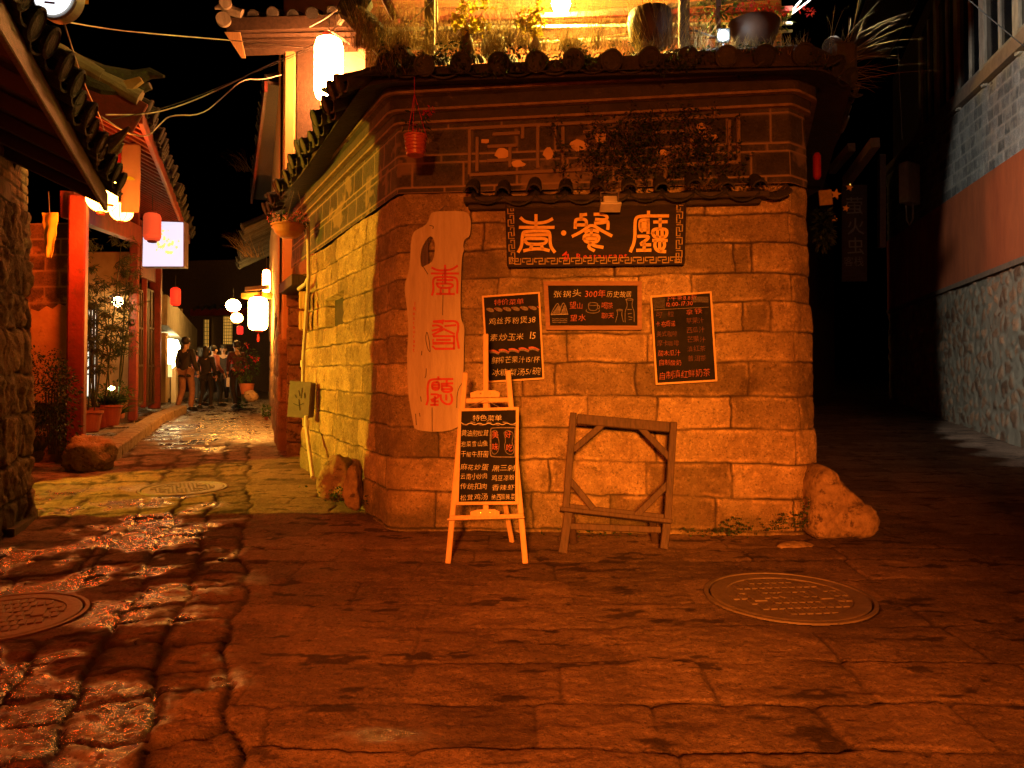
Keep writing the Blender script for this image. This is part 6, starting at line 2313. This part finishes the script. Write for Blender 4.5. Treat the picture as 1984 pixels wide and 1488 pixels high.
mb.build('lettering', pmat('dull_sign_paint', (.07, .062, .05), (.05, .045, .038)), IS)


def star(u, v, y, r, label):
    mb = MB(); c = at(u, v, y)
    pts = [((r if k % 2 == 0 else r * .42) * math.sin(k * PI / 5 + .2), (r if k % 2 == 0 else r * .42) * math.cos(k * PI / 5 + .2)) for k in range(10)]
    mb.prism(pts[::-1], c, (1, 0, 0), (0, 0, 1), .02)
    return rebase(tag(mb.build('star_ornament', M['gold'], None), label, 'ornament', 'gold stars hanging in the right alley'))


star(1618, 377, 7.6, .055, 'largest gold star hanging at the end of the small yellow board')
star(1645, 364, 8.2, .04, 'gold star hanging before the upright inn sign')
star(1638, 404, 8.0, .035, 'small gold star hanging low beside the inn sign')
star(1615, 425, 7.8, .035, 'small gold star in front of the dark hanging wreath')
mb = MB(); a, b = at(1587, 384, 7.5), at(1612, 382, 7.5); mb.bar(a, b, .02, .15); tag(rebase(mb.build('hanging_board', M['dimgold'], None)), 'small yellow board jutting behind the right wall corner', 'sign')
mb = MB(); leafy(mb, at(1596, 440, 7.7), .2, 300, .06, 33, squash=(.5, .5, 1.2)); tag(rebase(mb.build('hanging_plant', M['leafdark'], None)), 'dark hanging plant behind the right wall corner', 'plant')
mb = MB(); mb.lathe([(.02, -.12), (.035, -.09), (.035, .09), (.02, .12)], at(1583, 322, 6.9), 14); tag(rebase(mb.build('paper_lantern', M['redflower'], None, True)), 'thin red lantern peeping past the right brick corner', 'lantern')


# ---- unseen house behind the camera, parts added to shape the lamp light: its awning and corner shade the right of the square
OH = thing('opposite_house', 'unseen plain timber house across the street with an awning and a corner post', 'house', Vector((2.5, -6, SLOPE * -6)))
mb = MB(); mb.box((4.45, -6.5, 2.2), (8.0, 5.0, 6.5), None, .03); mb.build('wall', M['darkwood'], OH)
mb = MB(); mb.box((.32, -3.85, 2.6), (.26, .26, 7.2), None, .02); mb.build('corner_post', M['redwood'], OH)  # added post, blocks lamp light at the shadow edge
mb = MB(); mb.box((-1.2, -6.4, 3.62), (2.4, 2.0, .08), Matrix.Rotation(.12, 3, 'X'), .01); mb.build('added_awning', M['oldbrown'], OH)
mb = MB(); mb.box((-1.2, -5.5, 3.06), (2.4, .04, .86), None, .008); mb.build('added_valance', M['redwood'], OH)  # added to dim the upper stone wall gradually
mb = MB(); mb.box((-2.75, -4.2, 2.2), (3.6, .3, 6.5), None, .03); mb.build('added_side_wall', M['darkwood'], OH)  # added to keep the street light off the left ground

# ------------------------------------------------------------------ lanterns and lit signs
def cyl_lantern(u, v, y, r, h, col, strength, label, group=None, tassel=True, capmat='redwood', hang=.25, name='paper_lantern'):
    c = at(u, v, y)
    t = thing(name, label, 'lantern', c - UP * h / 2, group)
    mb = MB()
    prof = [(r * .55, -h / 2), (r * .86, -h * .46), (r, -h * .36)]
    prof += [(r * (1.0 + (.018 if q % 2 else -.0)), -h * .36 + h * .72 * q / 12) for q in range(13)]
    prof += [(r * .86, h * .46), (r * .55, h / 2)]
    mb.lathe(prof, c, 28); mb.build('shade', emat('lantern_glow_' + str(u), col, strength), t, True)
    mb = MB()
    mb.lathe([(r * .5, h * .5), (r * .56, h * .505), (r * .5, h * .56), (r * .2, h * .58)], c, 18)
    mb.lathe([(r * .2, -h * .57), (r * .5, -h * .55), (r * .56, -h * .505), (r * .5, -h * .5)], c, 18)
    mb.build('caps', M[capmat], t)
    mb = MB(); mb.tube([c + UP * h * .57, c + UP * (h * .57 + hang)], .006, 5); mb.build('cord', M['darkcable'], t)
    if tassel:
        mb = MB(); mb.lathe([(.004, -h * .57), (r * .12, -h * .60), (r * .16, -h * .85), (.004, -h * .86)], c, 10); mb.build('tassel', M['redpaint'], t)
    return t


def globe(u, v, y, r, col, strength, label, group=None, flat=.85):
    c = at(u, v, y)
    t = thing('round_lantern', label, 'lantern', c - UP * r, group)
    mb = MB(); mb.lathe([(r * math.sin(max(.22, min(PI - .22, PI * q / 16))), -r * flat * math.cos(PI * q / 16)) for q in range(17)], c, 30)
    mb.build('shade', emat('globe_glow_' + str(u), col, strength), t, True)
    mb = MB()
    for k in range(10):
        a = 2 * PI * k / 10
        mb.tube([c + Vector((math.cos(a) * r * 1.02 * math.sin(PI * q / 12), math.sin(a) * r * 1.02 * math.sin(PI * q / 12), -r * flat * 1.01 * math.cos(PI * q / 12))) for q in range(1, 12)], .004, 4)
    mb.build('ribs', M['redwood'], t)
    mb = MB(); mb.lathe([(r * .26, -r * flat - .03), (r * .30, -r * flat - .005), (r * .26, -r * flat + .02)], c, 14); mb.lathe([(r * .26, r * flat - .02), (r * .30, r * flat), (r * .2, r * flat + .03)], c, 14)
    mb.build('rings', M['redwood'], t)
    mb = MB(); mb.tube([c + UP * r * flat, c + UP * (r * flat + .3)], .005, 5); mb.build('cord', M['darkcable'], t)
    return t


cyl_lantern(637, 134, 10.55, .195, .86, (1.0, .31, .075), 150, 'great white hot cylinder lantern blazing under the gable roof', None, False, 'redwood', .3)
globe(235, 411, 10.2, .145, (1.0, .52, .06), 22, 'small yellow ribbed round lantern below the pink cloth banner')
globe(196, 388, 9.4, .17, (1.0, .45, .05), 36, 'orange round lantern half hidden behind the tip of the black eave')
cyl_lantern(212, 372, 9.3, .09, .30, (1.0, .45, .05), 60, 'glaring orange lantern beside the tip of the black eave', None, False)
cyl_lantern(295, 440, 11.6, .125, .42, (.85, .10, .03), .55, 'salmon red cylinder lantern hanging in front of the white light sign', None, False)
cyl_lantern(340, 575, 17.4, .11, .40, (1.0, .03, .01), 1.3, 'small saturated red lantern hanging at the far end of the pillared shophouse', None, False)
cyl_lantern(500, 608, 14.6, .175, .62, (1.0, .42, .07), 130, 'big blazing yellow wall lantern with tassel on the right alley wall', None, True, 'redwood', .15)
cyl_lantern(516, 545, 15.6, .075, .46, (1.0, .36, .06), 70, 'slim glowing lantern above the big wall lantern', None, False)
globe(452, 592, 21.0, .20, (1.0, .50, .10), 170, 'fiercest small globe lamp glaring far up the alley')
globe(459, 616, 20.4, .16, (1.0, .42, .07), 70, 'round yellow lantern just below the glaring globe lamp')
cyl_lantern(465, 640, 20.0, .08, .22, (1.0, .03, .02), 1.0, 'tiny red lantern under the round yellow lantern', None, False)
mb = MB(); a = at(478, 575, 15.0); b = at(518, 572, 14.8); mb.bar(a, b, .3, .10); mb.bar(at(476, 560, 15.2), at(520, 556, 14.8), .05, .08)
tag(rebase(mb.build('lantern_bracket', M['gold'], None)), 'carved bracket holding the big yellow wall lantern', 'bracket')

# lamp behind the bamboo
WL = thing('wall_lamp', 'white wall lamp shining through the bamboo on the ochre wall', 'lamp', at(228, 590, 15.3))
mb = MB(); mb.lathe([(.001, -.09), (.07, -.07), (.10, 0), (.07, .07), (.001, .09)], at(228, 585, 15.2), 18, (.5, -1, -.4)); mb.build('bulb', emat('wall_lamp_glow', (1.0, .78, .30), 110), WL, True)
mb = MB(); mb.lathe([(.03, .05), (.13, .0), (.15, -.02), (.001, -.0)], at(226, 574, 15.3), 18); mb.bar(at(226, 575, 15.3), at(226, 575, 15.85), .03, .03); mb.build('hood', M['iron'], WL)
# garden light on the ferns
lampf = thing('garden_light', 'small low garden light greening the ferns below the bamboo', 'lamp', at(214, 770, 13.2))
mb = MB(); mb.lathe([(.001, -.04), (.05, -.02), (.05, .02), (.001, .04)], at(216, 752, 13.2), 12); mb.build('bulb', emat('garden_glow', (.75, 1.0, .35), 40), lampf, True)
mb = MB(); mb.tube([at(216, 754, 13.2), at(216, 790, 13.2)], .012, 6); mb.build('stake', M['iron'], lampf)

# hanging cloth banner, backlit square sign, oval sign, flag
def cloth(u0, v0, u1, v1, y, name, mat, label, cat='banner', amp=.03, ny=24, nx=14, yaw=0.0, taper=0.0):
    a = at(u0, v0, y); b = at(u1, v1, y)
    mb = MB(); V = []
    w = b.x - a.x; h = a.z - b.z
    for j in range(ny + 1):
        for i in range(nx + 1):
            s, t = i / nx, j / ny
            k = 1 - taper * t
            x = a.x + w * (.5 + (s - .5) * k); z = a.z - h * t
            V.append(Vector((x, y + yaw * w * s + amp * math.sin(s * 7 + t * 3) * (.3 + t) + amp * .4 * math.sin(t * 19 + s * 5), z)))
    n = nx + 1
    mb.add(V, [(j * n + i, j * n + i + 1, (j + 1) * n + i + 1, (j + 1) * n + i) for j in range(ny) for i in range(nx)])
    o = mb.build(name, mat, None, True)
    sm = o.modifiers.new('thickness', 'SOLIDIFY'); sm.thickness = .006
    return rebase(tag(o, label, cat))


def thin_cloth(name, c1, c2, mixf=.5):
    m = pmat(name, c1, c2, .9, 3, .4, 9)
    nt = m.node_tree; b = nt.nodes['Principled BSDF']; out = [n for n in nt.nodes if n.type == 'OUTPUT_MATERIAL'][0]
    tr = nd(nt, 'ShaderNodeBsdfTranslucent'); tr.inputs['Color'].default_value = (*c1, 1)
    ms = nd(nt, 'ShaderNodeMixShader'); ms.inputs['Fac'].default_value = mixf
    nt.links.new(b.outputs[0], ms.inputs[1]); nt.links.new(tr.outputs[0], ms.inputs[2]); nt.links.new(ms.outputs[0], out.inputs['Surface'])
    return m


BAN = cloth(236, 278, 271, 412, 10.0, 'cloth_banner', thin_cloth('pink_banner_cloth', (.62, .30, .22), (.5, .22, .16)), 'translucent pink cloth banner with red and yellow print hanging in front of the lanterns', 'banner', .012)
PBN = Plane(at(237, 411, 9.96), (1, 0, 0), (0, 0, 1))
mb = MB()
mb.prism([PBN.uv(*p) for p in ((225, 326), (240, 338), (258, 344), (262, 349), (250, 349), (232, 340))][::-1], PBN.o, PBN.ex, PBN.ey, .004)
o = mb.build('print', M['yellowflower'], None); o.parent = BAN; o.location = -BAN.location
mb = MB()
mb.prism([PBN.uv(*p) for p in ((226, 292), (234, 295), (236, 308), (231, 322), (224, 322))][::-1], PBN.o, PBN.ex, PBN.ey, .004)
o = mb.build('print', M['redflower'], None); o.parent = BAN; o.location = -BAN.location
PEN = cloth(80, 412, 112, 500, 9.4, 'pennant', thin_cloth('yellow_pennant_cloth', (.60, .48, .05), (.40, .42, .06), .3), 'limp yellow green pennant hanging before the brick wall', 'flag', .02, taper=.65)
mb = MB(); mb.tube([at(96, 412, 9.4), at(94, 372, 9.4)], .006, 5); o = mb.build('cord', M['darkcable'], None); o.parent = PEN; o.location = -PEN.location

LS = thing('light_box_sign', 'square bluish white backlit sign with yellow blossoms on the shophouse eave', 'sign', at(315, 515, 12.2))
PL_ = Plane(at(275, 516, 12.2), (1, 0, 0), (0, 0, 1))
q = [PL_.uv(276, 516), PL_.uv(355, 516), PL_.uv(355, 431), PL_.uv(278, 428)]
mb = MB(); mb.prism(q, PL_.o + Vector((0, .002, 0)), PL_.ex, PL_.ey, .002); mb.build('lit_face', emat('sign_face_glow', (.62, .68, .88), 1.15), LS)
mb = MB(); cx = PL_.pt(315.5, 473); w_ = q[1][0] - q[0][0]; h_ = q[2][1]
mb.box(cx + Vector((0, .09, 0)), (w_ + .03, .16, h_ + .03), None, .01); mb.build('housing', M['iron'], LS)
mb = MB(); rg = random.Random(5)
for _ in range(34):
    u, v = 318 + rg.gauss(0, 14), 470 + rg.gauss(0, 12)
    if 280 < u < 352 and 436 < v < 510:
        p = PL_.uv(u, v); r = rg.uniform(.012, .032)
        mb.prism([(p[0] + r * math.cos(k) * rg.uniform(.7, 1.2), p[1] + r * math.sin(k)) for k in [2 * PI * j / 7 for j in range(7)]], PL_.o + PL_.n * .004, PL_.ex, PL_.ey, .002)
mb.build('blossom_print', emat('blossom_glow', (1.0, .80, .22), 1.0), LS)

OV = thing('oval_sign', 'glowing white oval shop sign above the black eave at the top left', 'sign', at(112, 26, 5.2))
mb = MB(); c = at(112, -6, 5.2); mb.lathe([(.001, -.035), (.155, -.035), (.165, -.02), (.165, .05), (.001, .05)], c, 40, (.12, 1, .05)); mb.build('housing', M['pipe'], OV)
mb = MB(); mb.lathe([(.001, .0), (.142, .0), (.142, .004), (.001, .004)], c + Vector((-.005, -.045, 0)), 40, (-.12, -1, -.05)); mb.build('lit_face', emat('oval_sign_glow', (.90, .94, 1.0), 1.6), OV)
mb = MB(); mb.bar(at(86, 4, 5.12), at(106, 6, 5.12), .004, .014); mb.build('red_lettering', M['redpaint'], OV)
mb = MB(); mb.tube([at(118, 28, 5.2), at(128, 60, 5.3)], .006, 5); mb.build('cord', M['darkcable'], OV)
mb = MB(); mb.prism([(0, 0), (.07, .0), (.07, .05), (.02, .04)], at(152, 8, 5.3), (1, 0, 0), (0, 0, 1), .004); tag(rebase(mb.build('yellow_pennant', M['yellowflower'], None)), 'scrap of yellow cloth beside the oval sign', 'flag')

# flower pots at the far right foot of the alley
for (u, v, y, r, lab) in ((478, 720, 18.5, .36, 'tall potted flowers with red blooms under the big wall lantern'), (516, 770, 16.2, .10, 'small slim green pot plant against the town house wall'), (466, 765, 20, .16, 'low dark potted plant beside the alley step')):
    t = thing('potted_plant', lab, 'potted plant', at(u, v + 42, y), 'pots along the town house wall')
    b = at(u, v + 44, y)
    mb = MB(); mb.lathe([(r * .35, 0), (r * .5, r * .7), (r * .54, r * .72), (.001, r * .65)], b, 16); mb.build('pot', M['terracotta'], t)
    mb = MB(); leafy(mb, b + UP * r * 1.9, r, int(500 * r) + 60, .08, u, squash=(.8, .8, 1.5)); mb.build('foliage', M['leaf'], t)
    if r > .3:
        mb = MB()
        for k in range(8):
            leafy(mb, b + Vector((random.uniform(-.3, .3), -.2, random.uniform(.5, 1.2))), .04, 12, .05, k)
        mb.build('flowers', M['redflower'], t)
mb = MB(); mb.blob(at(487, 768, 18), (.16, .12, .13), 61, .25, 10); tag(rebase(mb.build('stone', M['rock'], None, True)), 'pale loose stone beside the far flower pots', 'stone')

# ------------------------------------------------------------------ cables across the street
def cable(pts, r, label, mat='cable', name='cable', group=None):
    P = [at(*p) for p in pts]
    for _ in range(2):
        Q = [P[0]]
        for a, b in zip(P, P[1:]):
            Q += [a.lerp(b, .25), a.lerp(b, .75)]
        Q.append(P[-1]); P = Q
    mb = MB(); mb.tube(P, r, 6)
    return rebase(tag(mb.build(name, M[mat], None, True), label, 'cable', group))


G_ = 'cables strung across the alley'
cable([(88, 35, 6.0), (200, 55, 7), (300, 66, 8), (450, 78, 9), (598, 93, 9.8)], .006, 'long pale cable sagging from the oval sign to the great lantern', 'pipe', group=G_)
cable([(205, 222, 8.2), (300, 222, 8.6), (400, 186, 9), (520, 125, 9.4), (600, 92, 9.8), (648, 58, 10), (690, 0, 10)], .007, 'straight pale cable rising from the shophouse verge past the great lantern', 'pipe', group=G_)
cable([(196, 225, 8.0), (240, 255, 8.1), (285, 268, 8.2), (310, 240, 8.4), (330, 222, 8.5), (390, 224, 8.8), (430, 190, 9), (470, 152, 9.2), (508, 155, 10), (545, 145, 11)], .007, 'kinked pale cable looping low between the shophouse and the town house', 'pipe', group=G_)
cable([(210, 232, 8.2), (330, 208, 8.6), (470, 150, 9.2), (600, 96, 9.8)], .004, 'thin dark cable just above the straight pale cable', 'darkcable', group=G_)
cable([(120, 30, 5.3), (150, 125, 6), (175, 190, 7), (195, 226, 7.8), (205, 265, 8)], .005, 'thin cable dropping from the oval sign behind the black eave', 'cable', group=G_)
cable([(688, -10, 9.5), (640, 30, 9.8), (600, 52, 10.2)], .009, 'pale cable end above the gable beam', 'pipe', group=G_)
cable([(636, 58, 10.4), (660, 70, 10), (690, 95, 9.6), (640, 60, 10.5)], .006, 'twisted wire fixing the great lantern to the beam', 'pipe', group=G_)
cable([(735, 60, 7.2), (820, 76, 7.2), (960, 84, 7.2), (1100, 80, 7.2), (1215, 66, 7.2)], .007, 'pale rope along the roof terrace behind the yellow vases', 'pine', 'rope')
cable([(765, 72, 6.5), (838, 0, 6.3)], .005, 'dark diagonal wire at the left terrace post', 'darkcable', 'wire')
cable([(1330, 62, 6.4), (1345, 58, 6.3), (1372, 68, 6.3), (1396, 74, 6.3)], .007, 'black looping lead of the terrace floodlight', 'darkcable', 'wire')
cable([(1878, 0, 9), (1905, 24, 9), (1984, 90, 9)], .006, 'black wire crossing the upper windows on the right', 'darkcable', 'wire')
cable([(1740, 95, 15), (1748, 270, 15)], .006, 'thin vertical wire in the dark right alley', 'cable', 'wire')

# ------------------------------------------------------------------ people up the alley
def person(x, y, h, face, label, top, legs, pose=0, bag=None, seed=0, skin=(.45, .26, .17), hair=(.02, .015, .012), hairlen=0):
    rg = random.Random(seed)
    z0 = SLOPE * y
    loc = Vector((x, y, z0))
    t = thing('person', label, 'person', loc, 'people strolling in the alley')
    k = h / 1.72
    sw_ = .10 + .06 * pose
    J = {'pel': (0, 0, .93), 'sp': (0, .01, 1.12), 'ch': (0, .0, 1.32), 'nk': (0, .01, 1.47), 'h1': (0, -.015, 1.57), 'h2': (0, -.01, 1.67),
         'shl': (-.17, 0, 1.40), 'ell': (-.23, .03, 1.14), 'wrl': (-.22, -.08 - .1 * pose, .93), 'shr': (.17, 0, 1.40), 'elr': (.23, .03, 1.14), 'wrr': (.21, -.10 + .05 * pose, .94),
         'hpl': (-.09, 0, .90), 'knl': (-.10, -.04 - .12 * pose, .50), 'anl': (-.10, .03 - .16 * pose, .085), 'tol': (-.115, -.13 - .16 * pose, .03),
         'hpr': (.09, 0, .90), 'knr': (.10, -.02 + .02 * pose, .50), 'anr': (.10, .04 + .24 * pose, .10), 'tor': (.115, -.10 + .2 * pose, .03)}
    ca, sa = math.cos(face), math.sin(face)
    wp = lambda p: loc + Vector((p[0] * ca - p[1] * sa, p[0] * sa + p[1] * ca, p[2])) * k

    def skinned(name, joints, edges, radii, mat, root, extra=None):
        names = list(joints)
        me = bpy.data.meshes.new(name)
        me.from_pydata([list(wp(J.get(n, n) if isinstance(n, str) else n) - loc) for n in names], [(names.index(a), names.index(b)) for a, b in edges], [])
        o = bpy.data.objects.new(name, me); COL.objects.link(o)
        m1 = o.modifiers.new('s', 'SKIN'); m2 = o.modifiers.new('u', 'SUBSURF'); m2.levels = 2; m2.render_levels = 2
        for n, sv in zip(names, me.skin_vertices[0].data):
            r = radii[n]; sv.radius = (r[0] * k, r[1] * k) if isinstance(r, tuple) else (r * k, r * k); sv.use_root = (n == root)
        bpy.context.view_layer.update()
        dg = bpy.context.evaluated_depsgraph_get()
        me2 = bpy.data.meshes.new_from_object(o.evaluated_get(dg))
        bpy.data.objects.remove(o); me2.name = name
        me2.materials.clear(); me2.materials.append(mat)
        for p in me2.polygons:
            p.use_smooth = True
        o = bpy.data.objects.new(name, me2); COL.objects.link(o); o.parent = t
        return o
    E = [('pel', 'sp'), ('sp', 'ch'), ('ch', 'nk'), ('nk', 'h1'), ('h1', 'h2'), ('ch', 'shl'), ('shl', 'ell'), ('ell', 'wrl'), ('ch', 'shr'), ('shr', 'elr'), ('elr', 'wrr'),
         ('pel', 'hpl'), ('hpl', 'knl'), ('knl', 'anl'), ('anl', 'tol'), ('pel', 'hpr'), ('hpr', 'knr'), ('knr', 'anr'), ('anr', 'tor')]
    hd = {}
    for s, w in (('l', 'wrl'), ('r', 'wrr')):
        b = J[w]
        J['pa' + s] = (b[0], b[1] - .02, b[2] - .07)
        E.append((w, 'pa' + s))
    R = {'pel': (.12, .10), 'sp': (.115, .09), 'ch': (.13, .10), 'nk': .05, 'h1': (.078, .09), 'h2': (.075, .085), 'shl': .058, 'ell': .042, 'wrl': .03, 'shr': .058, 'elr': .042, 'wrr': .03,
         'hpl': .085, 'knl': .058, 'anl': .042, 'tol': .035, 'hpr': .085, 'knr': .058, 'anr': .042, 'tor': .035, 'pal': .032, 'par': .032}
    sk = pmat('skin', skin, tuple(q * .85 for q in skin), .6, 12, 0)
    skinned('body', R, E, R, sk, 'pel')
    # fingers and thumb
    fm = MB()
    for s, sg in (('l', -1), ('r', 1)):
        b = Vector(J['pa' + s])
        for i in range(4):
            o_ = b + Vector((0, -.026 + .017 * i, -.02))
            fm.tube([wp(o_), wp(o_ + Vector((-sg * .004, -.003, -.035))), wp(o_ + Vector((-sg * .018, -.006, -.06 - .006 * (i in (1, 2)))))], [.009 * k, .0085 * k, .006 * k], 6)
        fm.tube([wp(b + Vector((0, -.03, .02))), wp(b + Vector((-sg * .012, -.052, -.005))), wp(b + Vector((-sg * .016, -.055, -.03)))], [.010 * k, .009 * k, .007 * k], 6)
    fm.build('fingers', sk, t, True)
    # clothes
    tm = pmat('jacket_cloth', top, tuple(q * .7 for q in top), .85, 14, .2, 40)
    Rt = {n: (tuple(q + .022 for q in R[n]) if isinstance(R[n], tuple) else R[n] + .02) for n in ('pel', 'sp', 'ch', 'shl', 'ell', 'wrl', 'shr', 'elr', 'wrr')}
    Rt['pel'] = (.150, .125); Rt['hem'] = (.150, .125); J['hem'] = (0, 0, .84); E.append(('pel', 'hem')); Rt['wrl'] = Rt['wrr'] = .045
    skinned('jacket', Rt, [e for e in E if e[0] in Rt and e[1] in Rt], Rt, tm, 'pel')
    lm = pmat('trouser_cloth', legs, tuple(q * .7 for q in legs), .85, 14, .2, 40)
    Rl = {'pel': (.14, .115), 'hpl': .10, 'knl': .075, 'anl': .062, 'hpr': .10, 'knr': .075, 'anr': .062}
    skinned('trousers', Rl, [e for e in E if e[0] in Rl and e[1] in Rl], Rl, lm, 'pel')
    mb = MB()
    for s in 'lr':
        a, c = Vector(J['an' + s]), Vector(J['to' + s])
        mb.tube([wp(a + Vector((0, .05, -.045))), wp(a + Vector((0, 0, -.03))), wp(c), wp(c + Vector((0, -.06, 0)))], [.045 * k, .055 * k, .045 * k, .02 * k], 10)
    mb.build('shoes', pmat('dark_shoe', (.02, .018, .016), None, .5), t, True)
    hm = pmat('hair', hair, None, .6)
    mb = MB(); c = wp((0, .018, 1.655)); mb.blob(c, (.095 * k, .108 * k, .098 * k), seed, .08, 12)
    if hairlen:
        mb.blob(wp((0, .055, 1.54)), (.10 * k, .07 * k, .16 * k), seed + 3, .1, 10)
    mb.build('hair', hm, t, True)
    mb = MB()
    f = Vector(wp((0, -.118, 1.585)))
    mb.tube([wp((0, -.098, 1.625)), wp((0, -.122, 1.578)), wp((0, -.1, 1.57))], [.009 * k, .015 * k, .008 * k], 6)
    for s in (-1, 1):
        mb.blob(wp((s * .088, .0, 1.59)), (.014 * k, .024 * k, .034 * k), 3, .1, 6)
    mb.build('nose_and_ears', sk, t, True)
    mb = MB()
    for s in (-1, 1):
        mb.blob(wp((s * .033, -.092, 1.615)), (.013 * k, .008 * k, .009 * k), 2, .05, 5)
    mb.blob(wp((0, -.097, 1.535)), (.026 * k, .008 * k, .007 * k), 2, .05, 5)
    mb.build('eyes_and_mouth', pmat('dark_features', (.06, .02, .018), None, .5), t, True)
    if bag:
        c = wp((J['par'][0] + .02, J['par'][1], J['par'][2] - .28))
        bg_ = thing('shopping_bag', bag, 'bag', c - UP * .15)
        mb = MB(); mb.box(c, (.26, .13, .28), Matrix.Rotation(face, 3, 'Z'), .02); mb.build('sack', pmat('paper_bag', (.5, .28, .16), None, .8), bg_)
        mb = MB(); hnd = wp((J['par'][0], J['par'][1], J['par'][2] - .03)); mb.tube([c + Vector((-.06, 0, .14)), hnd, c + Vector((.06, 0, .14))], .006, 5); mb.build('handles', M['oldbrown'], bg_)
    return t


def px_x(u, y):
    return (u - 992) / 1500 * y


person(px_x(360, 19.2), 19.2, 1.80, 2.9, 'tall person in a dark jacket and light trousers with back turned, leftmost of the strollers', (.030, .022, .022), (.30, .14, .09), .5, None, 1)
person(px_x(388, 22.4), 22.4, 1.60, 3.5, 'person in a red brown coat walking beside the tall leftmost stroller', (.20, .05, .035), (.02, .016, .018), .8, None, 2, hairlen=1)
person(px_x(414, 21.0), 21.0, 1.62, 2.5, 'person in a rust red top with black trousers at the middle of the group', (.24, .06, .035), (.018, .016, .018), 1.0, None, 3)
person(px_x(432, 22.8), 22.8, 1.66, .35, 'person in a black coat facing down the alley and carrying a pale bag', (.030, .02, .02), (.03, .018, .02), .7, 'pale paper shopping bag held by the person in the black coat', 4, hairlen=1)
person(px_x(458, 20.0), 20.0, 1.72, 3.8, 'person in a dark maroon jacket seen from behind, rightmost of the strollers', (.07, .018, .02), (.024, .016, .016), .9, None, 5)
person(px_x(399, 19.8), 19.8, 1.58, 3.1, 'short person in a black jacket in front of the red coated one', (.022, .016, .018), (.018, .014, .016), .6, None, 6, hairlen=1)


RF = thing('added_floodlight', 'added white floodlight out of view above the eave with a flat plate cutting its spill', 'floodlight', Vector((1.75, 6.45, 4.3)))  # unseen fixture added for the white spot lamp
mb = MB(); mb.bar((1.75, 6.5, 4.25), (1.75, 6.5, 5.5), .04, .04); mb.build('post', M['iron'], RF)
mb = MB(); mb.box((1.98, 6.4, 5.0), (.45, .6, .02), None, .004); mb.build('shade', M['iron'], RF)  # plate added to cut the lamp's spill on the near ground
mb = MB(); mb.box((1.78, 6.38, 5.3), (.08, .16, .14), Matrix.Rotation(.1, 3, 'Z'), .01); mb.build('housing', M['iron'], RF)

COL.objects.unlink(_fo)
bpy.data.objects.remove(_fo)
